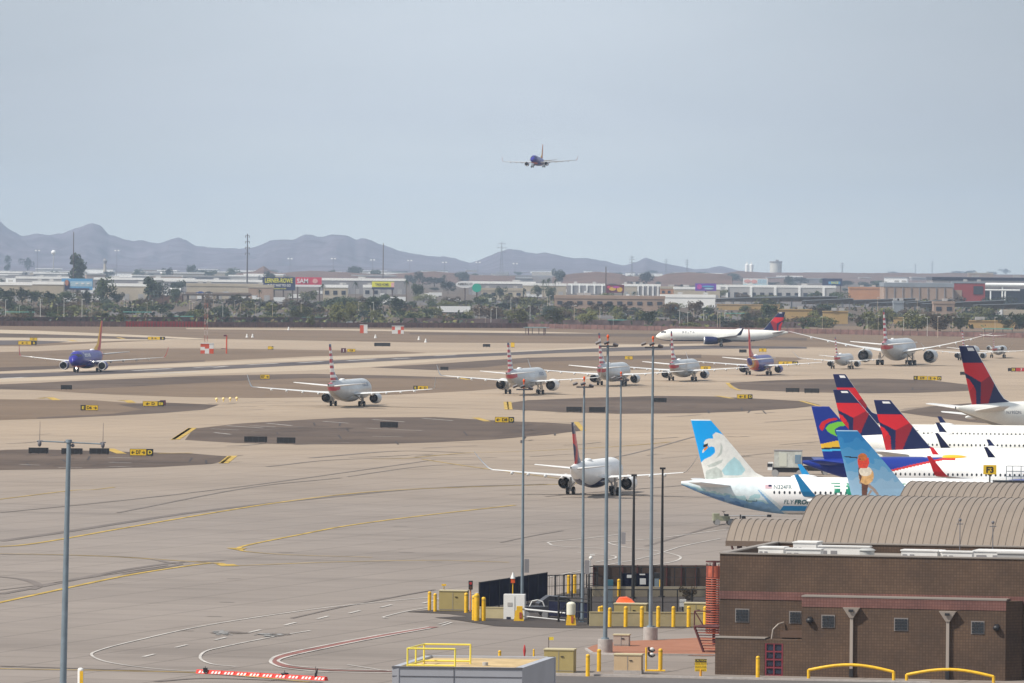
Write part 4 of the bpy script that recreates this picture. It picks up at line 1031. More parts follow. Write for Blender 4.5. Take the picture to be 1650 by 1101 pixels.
bld('wall_block', 'ochre wall block right of the hut-like shelters', 1326, 1366, 502, 522, B_ochre, B_ochre, cat='wall', cap=0.5, depth=3, group='ochre retaining walls')
bld('wall_block', 'long low ochre wall under the parking canopies', 1155, 1256, 491, 500, B_ochre, B_ochre, cat='wall', cap=0.5, depth=3, group='ochre retaining walls')
bld('wall_block', 'ochre wall strip behind the shrubs left of the striped widebody tail', 1440, 1520, 512, 522, B_ochre, B_ochre, cat='wall', cap=0.5, depth=3, group='ochre retaining walls')
bld('wall_block', 'ochre wall at the right edge below the highway', 1560, 1640, 517, 529, B_ochre, B_ochre, cat='wall', cap=0.5, depth=3, group='ochre retaining walls')
bld('gatehouse', 'small pink-brown gatehouse under the canopies', 1504, 1538, 489, 512, B_tan, B_tan, win=2, cat='building')
r = bld('kiosk', 'blue-grey kiosk on ochre posts left of the parked white cars', 1440, 1456, 488, 510, B_steel, B_steel, cat='kiosk')
# solar parking canopies
can = []
for i, (x0, x1, y0, y1, yb) in enumerate([(1150,1282,481,475,495),(1196,1345,479,476,496),(1290,1372,484,480,499),(1345,1470,484,479,499),(1398,1478,488,483,503),(1455,1530,488,481,505),(1478,1612,489,482,506),(1560,1700,491,486,508)]):
    a = P(x0, yb); b = P(x1, yb); D = a.y; w_ = (x1-x0)*D/F; h = (yb-y0)*D/F; h2 = (yb-y1)*D/F
    r = empty('parking_canopy', ((a.x+b.x)/2, D, 0)); can.append((r, (x0+x1)/2))
    mb = MB(); mb.poly([(-w_/2, -4, h), (w_/2, -4, h2), (w_/2, 16, h2*0.6), (-w_/2, 16, h*0.6)]); mb.poly([(-w_/2, 16, h*0.6-0.3), (w_/2, 16, h2*0.6-0.3), (w_/2, -4, h2-0.3), (-w_/2, -4, h-0.3)])
    mb.poly([(-w_/2,-4.01,h-0.4),(w_/2,-4.01,h2-0.4),(w_/2,-4.01,h2),(-w_/2,-4.01,h)], 1)
    mb.build('solar_roof', [B_navy, B_steel], r)
    mb0 = MB(); mb0.box((0, 0, 0), (0.5, 0.5, h*0.85)); f = None
    for q in range(7):
        if f is None: o = f = mb0.build('post', B_steel, r)
        else: o = f.copy(); col.objects.link(o)
        o.location = (-w_/2+w_*(q+0.5)/7, 3, h*0.425)
ordlabel(can, 'dark solar parking canopy', 'canopy', 'solar parking canopies')
# far low-rise houses and sheds
random.seed(21); items = []
hm = []
for wmx, rmx in ((B_cream, B_white), (B_lgrey, B_white), (B_tan, B_lgrey), (B_white, B_grey), (B_grey, B_lgrey)):
    mb = MB(); mb.box((0, 0, 2.5), (30, 16, 5)); a = mb.build('wall', wmx); mb = MB(); mb.box((0, 0, 5.4), (31, 17, 1.0)); b = mb.build('roof', rmx)
    a['kind'] = a['kind'] if 'kind' in a else ''; del a['kind']; hm.append((a.data, b.data)); bpy.data.objects.remove(a); bpy.data.objects.remove(b)
for i in range(170):
    px = random.uniform(-20, 1660); py = random.uniform(439.5, 458)
    if px > 1180: py = random.uniform(446, 458)
    p = P(px, py); r = empty('far_building', p, R(random.uniform(-12, 12))); r.scale = (random.uniform(0.6, 2.2), 1.0, random.uniform(0.9, 1.9))
    for nm, dt in zip(('wall', 'roof'), random.choice(hm)):
        o = bpy.data.objects.new(nm, dt); col.objects.link(o); o.parent = r
    items.append((r, px))
ordlabel(items, 'pale low building on the plain', 'building', 'distant low buildings')
# ---- silos, water tower, far towers
S_conc = mat('silo_concrete', (0.55, 0.54, 0.50), 0.8, var=0.08, scale=0.1)
r = empty('grain_silo', P(1207, 449), 0, 'pair of tall white silos above the pink billboard', 'silo')
s_ = sc_at(1207, 449)
for dx in (-3.6, 3.6):
    mb = MB(); mb.cyl((dx/s_*1.0, 0, 0), (dx/s_, 0, 22/s_), 3.2/s_, None, 14); mb.sphere((dx/s_, 0, 22/s_), 3.2/s_, 12, sc=(1,1,0.5)); mb.box((dx/s_, 0, 25/s_), (2/s_, 2/s_, 4/s_)); mb.build('silo', B_white, r)
r = empty('tower_block', P(1250, 450), 0, 'grey cylindrical tower block right of the white silos', 'tower')
mb = MB(); mb.cyl((0,0,0), (0,0,26/s_), 9.5/s_, None, 20); mb.build('body', S_conc, r); mb = MB(); mb.cyl((0,0,26/s_), (0,0,28/s_), 10.2/s_, None, 20); mb.box((2/s_,0,29/s_), (5/s_,4/s_,3/s_)); mb.build('roof', B_grey, r)
r = empty('water_tower', P(86, 441), 0, 'white ball water tower far off before the leftmost mountain', 'water tower')
s_ = sc_at(86, 441); mb = MB(); mb.sphere((0,0,34/s_), 4/s_, 14); mb.build('tank', B_white, r); mb = MB(); mb.cyl((0,0,0),(0,0,32/s_),0.9/s_,None,8); mb.build('stem', B_lgrey, r)
r = empty('control_tower', P(169, 445), 0, 'small pale tower with a dark cap left of the middle mountain', 'tower')
s_ = sc_at(169, 445); mb = MB(); mb.cyl((0,0,0),(0,0,20/s_),3/s_,2/s_,10); mb.build('shaft', B_cream, r); mb = MB(); mb.cyl((0,0,20/s_),(0,0,25/s_),2.5/s_,4/s_,10); mb.cyl((0,0,25/s_),(0,0,29/s_),3.5/s_,0.4/s_,10); mb.build('cab', B_grey, r)
# ---- pylons, masts, stadium lights
M_pyl = mat('galvanised_steel_dark', (0.13, 0.13, 0.15), 0.6)
M_pole = mat('pole_brown', (0.12, 0.09, 0.08), 0.7)
M_tanpost = mat('lamp_post_tan', (0.52, 0.42, 0.30), 0.6)
M_whpost = mat('lamp_post_white', (0.62, 0.62, 0.58), 0.6)
M_head = mat('lamp_head', (0.60, 0.60, 0.58), 0.5)
def mono(px, yt, yb, w_, label, arms=0, m=None):
    s_ = sc_at(px, yb); h = (yb-yt)/s_; r = empty('utility_pole', P(px, yb), 0, label, 'pole', 'tall utility poles')
    mb = MB(); mb.cyl((0,0,0), (0,0,h), w_/s_/2*1.3, w_/s_/2*0.8, 8); mb.build('pole', m or M_pole, r)
    if arms:
        for k in range(arms):
            z = h*(0.97-0.09*k); mb = MB(); mb.box((0,0,z), (7/s_, 0.4, 0.35))
            for sx in (-1, 1): mb.cyl((sx*3.2/s_,0,z-1.5), (sx*3.2/s_,0,z), 0.25, None, 6)
            mb.build('crossarm', m or M_pole, r)
    return r
mono(118, 374, 470, 1.5, 'tall dark pole rising from the dark tree before the mountains', 0)
mono(398, 377, 480, 2.2, 'tall pole with crossarms above the overpass, between the two left mountains', 4, M_pyl)
mono(617, 392, 474, 1.4, 'thin dark pole before the slope of the middle mountain')
mono(976, 430, 478, 1.8, 'dark pole left of the maroon billboard')
def pylon(px, yt, yb, label):
    s_ = sc_at(px, yb); h = (yb-yt)/s_; r = empty('power_pylon', P(px, yb), 0, label, 'pylon', 'lattice power pylons')
    w_ = h*0.10; mb = MB()
    for sx in (-1, 1):
        for sy in (-1, 1):
            mb.cyl((sx*w_/2, sy*w_/2, 0), (sx*w_*0.22, sy*w_*0.22, h*0.6), 0.42, None, 4); mb.cyl((sx*w_*0.22, sy*w_*0.22, h*0.6), (0, 0, h), 0.36, None, 4)
    n = 9
    for k in range(n):
        z0 = h*0.9*k/n; z1 = h*0.9*(k+1)/n; a = w_/2*(1-0.85*k/n)*0.9; b = w_/2*(1-0.85*(k+1)/n)*0.9
        for sy in (-1, 1):
            mb.cyl((-a, sy*a, z0), (b, sy*b, z1), 0.22, None, 4); mb.cyl((a, sy*a, z0), (-b, sy*b, z1), 0.22, None, 4)
    mb.build('lattice', M_pyl, r)
    for k in (0.70, 0.82, 0.93):
        q = MB(); l = h*0.12*(1.2-abs(k-0.8)*2); q.cyl((-l, 0, h*k), (l, 0, h*k), 0.35, None, 4); q.cyl((-l,0,h*k),(0,0,h*k+1.8),0.22,None,4); q.cyl((l,0,h*k),(0,0,h*k+1.8),0.22,None,4); q.build('crossarm', M_pyl, r)
pylon(808, 389, 448, 'lattice power pylon before the dip right of the middle mountain')
pylon(1018, 412, 450, 'lattice power pylon right of the maroon billboard, before the low peak')
pylon(1073, 417, 446, 'faint lattice pylon beyond the right end of the mountains')
pylon(1107, 418, 446, 'faintest lattice pylon between the mountains and the white silos')
pylon(1357, 423, 450, 'lattice tower rising above the orange warehouse')
pylon(1502, 421, 444, 'faint lattice pylon above the brown hall')
pylon(1475, 425, 443, 'smallest faint pylon left of the one above the brown hall')
items = []
for px, yt in ((467,417),(537,417),(600,419),(660,420),(716,423),(770,423),(60,404),(188,404),(830,425)):
    yb = 449; s_ = sc_at(px, yb); r = empty('stadium_light', P(px, yb)); h = (yb-yt)/s_
    mb = MB(); mb.cyl((0,0,0),(0,0,h),0.35,0.22,6); mb.build('mast', M_pyl, r)
    for sx in (-1, 1): mb = MB(); mb.box((sx*2.6/s_, 0, h), (3.0/s_, 0.8, 2.0/s_)); mb.build('lamp_bank', B_white, r)
    items.append((r, px))
ordlabel(items, 'thin twin-headed floodlight mast', 'floodlight', 'floodlight masts')

# ---- billboards
M_bb = dict(navy=mat('poster_navy', (0.02,0.03,0.09), 0.5), yel=mat('poster_yellow', (0.75,0.72,0.05), 0.5), wht=mat('poster_white', (0.78,0.78,0.78), 0.5), red=mat('poster_red', (0.62,0.05,0.10), 0.5),
  blue=mat('poster_blue', (0.12,0.35,0.60), 0.5), pale=mat('poster_pale_blue', (0.42,0.58,0.68), 0.5), skin=mat('poster_skin', (0.45,0.20,0.13), 0.6), purple=mat('poster_purple', (0.16,0.06,0.40), 0.5),
  maroon=mat('poster_maroon', (0.14,0.02,0.04), 0.5), pink=mat('poster_pink', (0.75,0.40,0.38), 0.5), gold=mat('poster_gold', (0.7,0.42,0.05), 0.5), green=mat('sign_green', (0.0,0.36,0.24), 0.5), black=mat('poster_black', (0.02,0.02,0.025), 0.5), cyan=mat('poster_cyan', (0.2,0.55,0.65), 0.5), magenta=mat('poster_magenta', (0.5,0.05,0.35), 0.5))
def billboard(px, yt, yb_panel, w_, ground, label, panel, rects=(), texts=(), posts=1, oval=False, ellipses=()):
    s_ = sc_at(px, ground); r = empty('billboard' if not oval else 'sign', P(px, ground), 0, label, 'billboard' if not oval else 'sign', 'roadside billboards')
    W_ = w_/s_; zt = (ground-yt)/s_; zb = (ground-yb_panel)/s_; H_ = zt-zb
    mb = MB()
    if oval:
        n = 28; mb.v += []; a = mb.add([(W_/2*math.cos(2*PI*i/n), 0, (zt+zb)/2+H_/2*math.sin(2*PI*i/n)) for i in range(n)]); b = mb.add([(W_/2*math.cos(2*PI*i/n), 1, (zt+zb)/2+H_/2*math.sin(2*PI*i/n)) for i in range(n)])
        mb.face(range(a, a+n)); mb.face(range(b+n-1, b-1, -1)); [mb.face((a+i, b+i, b+(i+1)%n, a+(i+1)%n)) for i in range(n)]
    else: mb.box((0, 0.5, (zt+zb)/2), (W_, 1.0, H_))
    pn = mb.build('panel', M_bb[panel], r)
    for k, (u0, v0, u1, v1, c) in enumerate(rects):
        mb = MB(); y = -0.03-0.02*k; mb.box((W_*((u0+u1)/2-0.5), y/2-0.01, zb+H_*(v0+v1)/2), (W_*(u1-u0), -y, H_*(v1-v0))); mb.build('poster_area', M_bb[c], pn)
    for k, (u, v, ru, rv, c) in enumerate(ellipses):
        mb = MB(); y = -0.25-0.03*k; mb.poly([(W_*(u-0.5+ru*math.cos(2*PI*i/20)), y, zb+H_*(v+rv*math.sin(2*PI*i/20))) for i in range(20)]); mb.build('poster_shape', M_bb[c], pn)
    for (t, u, v, sz, c, wd) in texts:
        me = text_mesh(t, 1.0, bold=0.02); xs = [q.co.x for q in me.vertices]; ys = [q.co.y for q in me.vertices]
        kx = W_*wd/(max(xs)-min(xs)); kz = H_*sz/(max(ys)-min(ys)); x0 = min(xs); y0 = min(ys)
        for q in me.vertices: q.co = (W_*(u-0.5)+(q.co.x-x0)*kx, -0.4, zb+H_*v+(q.co.y-y0)*kz)
        me.materials.clear(); me.materials.append(M_bb[c]); o = bpy.data.objects.new('lettering', me); col.objects.link(o); o.parent = pn
    for k in range(posts):
        x = 0 if posts == 1 else W_*(-0.42+0.84*k/(posts-1)); mb = MB(); mb.cyl((x, 0.8, 0), (x, 0.8, zb+0.2), 0.55, None, 10); mb.build('post', M_pole, r)
    return r
billboard(124, 449, 467, 50, 487, 'blue billboard with a portrait at its left end, below the tall dark tree', 'blue', rects=[(0.28,0.3,0.98,0.75,'pale'),(0.02,0,0.9,0.14,'navy')], ellipses=[(0.17,0.45,0.10,0.42,'navy'),(0.17,0.62,0.055,0.27,'skin')], texts=[('LAW 24/7'[:0] or '- - -',0.45,0.5,0.12,'wht',0.45)])
billboard(449, 447, 468, 53, 485, 'big navy billboard with yellow and white lettering', 'navy', texts=[('LERNER-ROWE',0.08,0.58,0.34,'yel',0.84),('IS THE WAY TO GO',0.16,0.28,0.20,'wht',0.7),('LERNERANDROWE.COM',0.22,0.08,0.09,'yel',0.5)], posts=4)
billboard(497, 447, 459, 42, 486, 'red billboard with white letters right of the navy one', 'red', rects=[(0.0,-0.28,1.0,0.0,'wht')], texts=[('SAM',0.06,0.2,0.62,'wht',0.42)], ellipses=[(0.75,0.5,0.10,0.32,'pink')], posts=2)
billboard(617, 454, 466, 36, 485, 'low yellow and navy billboard under the white roof line', 'yel', rects=[(0.0,-0.05,1.0,0.25,'navy'),(0.86,0.25,1.0,0.9,'pink')], texts=[('TAKE HOME',0.15,0.45,0.34,'black',0.6)], posts=2)
billboard(749, 453, 464, 30, 484, 'white oval sign with black letters', 'wht', texts=[('AMERCO',0.1,0.4,0.34,'black',0.8)], oval=True)
billboard(768, 457, 471, 15, 489, 'round green sign on a pole right of the white oval one', 'green', oval=True)
billboard(991, 459, 472, 29, 488, 'maroon billboard with gold shapes', 'maroon', ellipses=[(0.35,0.5,0.2,0.25,'gold'),(0.75,0.4,0.16,0.3,'gold'),(0.15,0.7,0.1,0.15,'red'),(0.55,0.7,0.2,0.12,'magenta')], posts=2)
billboard(1137, 457, 469, 34, 488, 'bright purple billboard on a single post', 'purple', ellipses=[(0.2,0.55,0.12,0.35,'magenta'),(0.6,0.6,0.3,0.12,'blue'),(0.65,0.3,0.22,0.10,'pale')])
billboard(1217, 449, 461, 40, 478, 'pale billboard with pink shapes under the white silos', 'wht', rects=[(0.0,0.0,1.0,0.2,'cyan'),(0.6,0.3,0.95,0.9,'pale')], ellipses=[(0.18,0.65,0.14,0.22,'pink'),(0.45,0.6,0.12,0.25,'pink')], posts=3)
billboard(1341, 449, 461, 32, 478, 'dark blue billboard right of the grey tower block', 'navy', rects=[(0.3,0.25,0.9,0.6,'blue')], texts=[('RACE',0.45,0.3,0.3,'yel',0.35)], posts=2)
billboard(1085, 470, 474, 26, 478, 'low pale-blue fascia sign on the store left of the purple billboard', 'pale', posts=2)

# ---- overpass, roads, parking
structure(MB().poly([P(-60,506,0), P(1720,519,0), P(1720,513,0), P(-60,500,0)]).build('highway', M_road))
structure(MB().poly([P(400,490,0.05), P(1720,497,0.05), P(1720,488,0.05), P(400,484,0.05)]).build('car_park', M_road))
structure(MB().poly([P(-60,521,0.03), P(1720,535,0.03), P(1720,528,0.03), P(-60,516,0.03)]).build('perimeter_road', M_infield))
M_conc2 = mat('bridge_concrete', (0.24, 0.19, 0.155), 0.85, var=0.1, scale=0.1)
r = empty('overpass', P(350, 489), 0, 'brown highway overpass with dark underside, left of the navy billboard', 'bridge')
s_ = sc_at(350, 489); mb = MB(); mb.box((-2/s_, 6, 14/s_), (112/s_, 14, 1.6)); mb.build('deck', M_conc2, r)
mb = MB(); mb.box((-2/s_, -1.2, 16/s_), (112/s_, 0.4, 1.3)); mb.build('parapet', M_conc2, r)
for k in range(5): mb = MB(); mb.box(((-48+24*k)/s_, 6, 6.5/s_), (1.2, 9, 13/s_)); mb.build('pier', M_conc2, r)
mb = MB(); mb.prism([(-110/s_, 0), (-56/s_, 0), (-56/s_, 14), (-110/s_, 14)], 0, 12/s_); mb.build('abutment', M_hill, r)
deckz = 15/s_+0.4
# ---- vehicles
V_white = mat('vehicle_white', (0.75,0.75,0.74), 0.35, coat=0.3); V_blue = mat('vehicle_blue', (0.03,0.07,0.25), 0.35, coat=0.3); V_red = mat('vehicle_red', (0.35,0.03,0.03), 0.35, coat=0.3)
V_dark = mat('vehicle_dark', (0.05,0.05,0.06), 0.35, coat=0.3); V_sil = mat('vehicle_silver', (0.42,0.43,0.45), 0.35, coat=0.3); V_aqua = mat('vehicle_aqua', (0.08,0.35,0.45), 0.35)
def wheels(r, xs, y, rad):
    f = None
    for x in xs:
        for s in (-1, 1):
            if f is None:
                mb = MB(); mb.cyl((0,-0.14,0), (0,0.14,0), rad, None, 16, 0, True, 1); f = o = mb.build('wheel', [C_tyre, C_strut], r)
            else: o = f.copy(); col.objects.link(o)
            o.location = (x, s*y, rad)
def car(px, py, m, label, rz=0.0, z=0.0, s=1.0, van=False):
    p = P(px, py); p.z = z; r = empty('parked_car', p, R(rz), label, 'car', 'cars beyond the perimeter fence', s)
    mb = MB(); H_ = 1.9 if van else 1.45
    prof = [(-2.3,0.35),(2.3,0.35),(2.35,0.8),(2.1,0.92),(1.1,1.0),(0.5,H_),(-1.2,H_),(-1.9,1.05),(-2.35,0.95)]
    n = len(prof); a = mb.add([(x, -0.88 if z_ < 1.1 else -0.72, z_) for x, z_ in prof]); b = mb.add([(x, 0.88 if z_ < 1.1 else 0.72, z_) for x, z_ in prof])
    for i in range(n): mb.face((a+i, b+i, b+(i+1)%n, a+(i+1)%n))
    mb.face([a+i for i in range(n)]); mb.face([b+i for i in range(n-1,-1,-1)]); mb.build('body', m, r)
    mb = MB()
    for s_ in (-1, 1): mb.poly([(x, s_*0.80, z_) for x, z_ in ((0.95,1.02),(0.45,H_-0.1),(-1.1,H_-0.1),(-1.7,1.05))])
    mb.poly([(1.12,-0.7,1.02),(1.12,0.7,1.02),(0.56,0.66,H_-0.05),(0.56,-0.66,H_-0.05)]); mb.build('windows', C_glass, r)
    wheels(r, (-1.4, 1.45), 0.82, 0.33); return r
def lorry(px, py, s, label, direction=-1, trailer=14.0, cab=V_white, tr=V_white, z=0.0, tank=False, only_cab=False):
    p = P(px, py); p.z = z; r = empty('lorry', p, 0 if direction > 0 else PI, label, 'lorry', 'lorries on the highway', s)
    mb = MB(); k = 0.0
    pr = [(4.2,0.6),(7.6,0.6),(7.7,1.6),(6.3,2.0),(5.7,2.9),(5.0,3.9),(4.2,4.0)]
    n = len(pr); a = mb.add([(x, -1.2, z_) for x, z_ in pr]); b = mb.add([(x, 1.2, z_) for x, z_ in pr])
    for i in range(n): mb.face((a+i, b+i, b+(i+1)%n, a+(i+1)%n))
    mb.face([a+i for i in range(n)]); mb.face([b+i for i in range(n-1,-1,-1)]); mb.build('cab', cab, r)
    mb = MB(); mb.poly([(6.32,-1.1,2.02),(6.32,1.1,2.02),(5.75,1.1,2.85),(5.75,-1.1,2.85)]);
    for s_ in (-1, 1): mb.poly([(x, s_*1.22, z_) for x, z_ in ((5.2,2.0),(6.1,2.0),(5.6,2.8),(5.2,2.8))])
    mb.build('windscreen', C_glass, r)
    if not only_cab:
        mb = MB()
        if tank: mb.cyl((3.6,0,2.3),(3.6-trailer*0.7,0,2.3),1.15,None,14)
        else: mb.box((3.6-trailer/2, 0, 2.65), (trailer, 2.5, 2.8))
        mb.build('trailer', tr, r); mb = MB(); mb.box((3.6-trailer/2, 0, 1.05), (trailer, 1.0, 0.35)); mb.box((4.0,0,0.8),(5.5,0.9,0.4)); mb.build('chassis', C_dark, r)
        wheels(r, (6.5, 3.2, 2.0, 3.4-trailer+1.0, 3.4-trailer+2.3), 1.1, 0.5)
    else:
        mb = MB(); mb.box((2.6, 0, 2.6), (3.4, 2.5, 2.6)); mb.build('box_body', V_aqua, r); mb = MB(); mb.box((3.4,0,0.8),(6,0.9,0.4)); mb.build('chassis', C_dark, r); wheels(r, (6.5, 2.0), 1.1, 0.5)
    return r
lorry(722, 507.5, 1.2, 'white semi-trailer lorry heading left on the highway at mid picture', -1)
lorry(282, 489, 1.15, 'white tanker lorry on the left end of the overpass', -1, z=deckz-0.3, tank=True, trailer=10)
lorry(1096, 508, 1.2, 'white box lorry partly hidden by bushes below the purple billboard', -1, only_cab=True)
lorry(1628, 512, 1.15, 'cream semi-trailer lorry at the right edge of the highway', -1, tr=B_cream, trailer=12)
for i, (px, py, m, l, z) in enumerate([(858,509,V_white,'white car right of the long white lorry, before dense bushes',0),(927,508,V_red,'dark red car on the highway before the tan windowed building',0),(1003,508,V_sil,'silver car on the highway right of the dark red one',0),
   (1468,514,V_white,'left one of the white cars parked behind the widebody jet',0),(1478,515.5,V_white,'middle white car parked behind the widebody jet',0),(1487,514,V_white,'right one of the white cars parked behind the widebody jet',0),
   (1572,513,V_blue,'dark blue car left of the cream semi-trailer lorry',0),(1648,514,V_red,'red car at the far right edge on the highway',0),(1205,509,V_blue,'blue car above the side-on airliner',0),
   (322,489,V_blue,'blue car on the overpass behind the tanker',deckz-0.3),(337,489,V_dark,'dark car midway along the overpass',deckz-0.3),(363,489,V_sil,'silver car at the right end of the overpass',deckz-0.3),
   (565,524,V_sil,'silver car parked by the fence left of the red and white cabinets',0),(225,524,V_white,'long white car parked under the left green shelter',0),(443,489,V_white,'white car parked beneath the navy billboard',0),
   (545,490,V_white,'white car parked below the red billboard',0),(520,490,V_dark,'dark car parked below the red billboard',0),(672,524,V_dark,'dark car behind the fence below the long white lorry',0),(905,494,V_blue,'blue car parked at the left corner of the tan office',0)]):
    car(px, py, m, l, 180 if i % 2 else 0, z, 1.15)
tr_b = MB(); tr_b.box((0,0,2.7), (13,2.5,2.9)); a_ = tr_b.build('body', V_white); trb = a_.data; bpy.data.objects.remove(a_)
tr_b = MB(); tr_b.box((0,0,1.0), (12,1.0,0.4)); [tr_b.cyl((x,-1.2,0.5),(x,1.2,0.5),0.5,None,10) for x in (-5,-3.8,4.5)]; a_ = tr_b.build('chassis', C_dark); trc = a_.data; bpy.data.objects.remove(a_)
bc = [V_white, V_sil, V_blue, V_dark, B_tan]; items = []; rnd = random.Random(13)
for i in range(60):
    px = rnd.uniform(20, 1060); yb = rnd.uniform(472, 492); r = empty('parked_trailer', P(px, yb), R(rnd.choice((0, 90, 4, 86)))); k_ = rnd.uniform(0.5, 1.0); r.scale = (k_, 1, rnd.uniform(0.7, 1.1))
    for nm, dt in (('body', trb), ('chassis', trc)): o = bpy.data.objects.new(nm, dt); col.objects.link(o); o.parent = r
    items.append((r, px))
ordlabel(items, 'white box trailer', 'trailer', 'trailers parked by the warehouses')
# ---- green-roofed shelters
M_aqua = mat('shelter_roof_green', (0.10, 0.30, 0.26), 0.6); items = []
for (x0, x1, yt, yb) in ((8,55,503,514),(198,243,503,517),(486,520,512,521),(270,312,510,519),(979,1010,516,526),(1168,1200,505,516),(1585,1632,530,541),(846,880,528,539)):
    a = P(x0, yb); s_ = F/a.y; w_ = (x1-x0)/s_; h = (yb-yt)/s_; r = empty('shelter', P((x0+x1)/2, yb)); items.append((r, (x0+x1)/2))
    mb = MB(); mb.box((0, 3, h), (w_, 7, 0.35)); mb.build('roof', M_aqua, r); f = None
    for k in range(4):
        if f is None: mb = MB(); mb.box((0,0,h/2), (0.3, 0.3, h)); f = o = mb.build('post', M_pole, r)
        else: o = f.copy(); col.objects.link(o)
        o.location = (-w_/2+0.3+(w_-0.6)*k/3, 0, 0)
ordlabel(items, 'green flat-roofed shelter', 'shelter', 'green-roofed parking shelters')
# ---- lamp posts
lp = {}
for kind, m in (('tan', M_tanpost), ('pale', M_whpost)):
    mb = MB(); mb.cyl((0,0,0),(0,0,1),0.014,0.010,6); a = mb.build('post', m); mb = MB(); mb.box((0.055,0,0.99),(0.13,0.05,0.03)); b = mb.build('lamp_head', M_head)
    lp[kind] = (a.data, b.data); bpy.data.objects.remove(a); bpy.data.objects.remove(b)
items = {'tan': [], 'pale': []}
xs = [(9,483,514),(27,495,512),(31,492,512),(65,482,512),(93,490,514),(103,481,517),(132,482,518),(148,486,516),(200,482,503),(204,486,504),(213,495,512),(237,488,514),(246,484,503),(256,497,516),(260,504,520),(305,484,510),(310,487,514),(344,484,507),(346,489,507),(359,488,514),(378,484,500),(387,488,512),(377,506,520),(399,506,520),(412,490,511),(439,490,519),(485,488,517),(550,487,504),(562,492,506),(578,486,512),(602,487,515),(597,493,512),(662,491,503),(732,495,512),(772,495,519),(782,511,527),(791,498,525),(800,495,519),(823,480,502),(882,478,503),(886,476,502),(854,493,524),(925,492,524),(968,497,512),(966,496,518),(988,510,527),(1039,511,528),(1095,500,528),(1108,503,528),(1118,498,524),(1134,500,527),(1156,503,529),(1160,503,529),(1168,500,528),(1236,508,527),(1325,510,532),(1397,512,536),(1415,508,534),(1456,508,535),(1494,512,542),(1511,510,544),(1535,511,538),(1585,529,548),(1603,511,544),(1621,500,520),(1478,482,508),(1414,479,506)]
random.seed(5)
for i, (px, yt, yb) in enumerate(xs):
    k = 'tan' if random.random() < 0.6 else 'pale'; s_ = sc_at(px, yb); h = (yb-yt)/s_
    r = empty('lamp_post', P(px, yb), R(random.choice((0, 180, 20)))); r.scale = (h, h, h)
    for nm, dt in zip(('post', 'lamp_head'), lp[k]): o = bpy.data.objects.new(nm, dt); col.objects.link(o); o.parent = r
    items[k].append((r, px))
ordlabel(items['tan'], 'tan lamp post', 'lamp post', 'lamp posts beyond the fence'); ordlabel(items['pale'], 'pale lamp post', 'lamp post', 'lamp posts beyond the fence')
# ---- perimeter fence, with posts
M_fence = mat('fence_mesh_brown', (0.17, 0.10, 0.09), 0.9, var=0.3, scale=0.4); M_fred = mat('fence_mesh_red', (0.40, 0.05, 0.05), 0.8, var=0.3, scale=0.4); M_fdark = mat('hedge_screen_dark', (0.11, 0.08, 0.08), 0.9, var=0.4, scale=0.25)
def fence(x0, x1, y0, y1, h, label, m, n=24, name='perimeter_fence', rail=None):
    a = P(x0, y0); b = P(x1, y1); d = b-a; L_ = d.length; r = empty(name, a, math.atan2(d.y, d.x), label, 'fence')
    mb = MB(); mb.box((L_/2, 0, h/2), (L_, 0.12, h-0.2)); mb.build('mesh_panel', m, r); f = None
    for k in range(n+1):
        if f is None: mb = MB(); mb.cyl((0,-0.1,0),(0,-0.1,h+0.2),0.12,None,6); f = o = mb.build('post', rail or M_pole, r)
        else: o = f.copy(); col.objects.link(o)
        o.location = (L_*k/n, 0, 0)
    return r
fence(-40, 202, 525.5, 527, 2.4, 'long brown perimeter fence left of its bright red stretch', M_fence, 40)
fence(202, 332, 527, 527.5, 2.6, 'bright red stretch of the perimeter fence behind the mast', M_fred, 26)
fence(332, 850, 527.5, 529, 2.4, 'long brown perimeter fence behind the red and white cabinets', M_fence, 60)
fence(850, 1700, 529, 546, 2.2, 'brown perimeter fence at the right behind the taxi queue', M_fence, 70)
fence(-40, 530, 521, 521.5, 3.0, 'dark screen fence behind the left part of the brown fence', M_fdark, 30, 'screen_fence')
fence(650, 1290, 522.5, 529, 3.0, 'dark screen fence behind the middle part of the brown fence', M_fdark, 40, 'screen_fence')
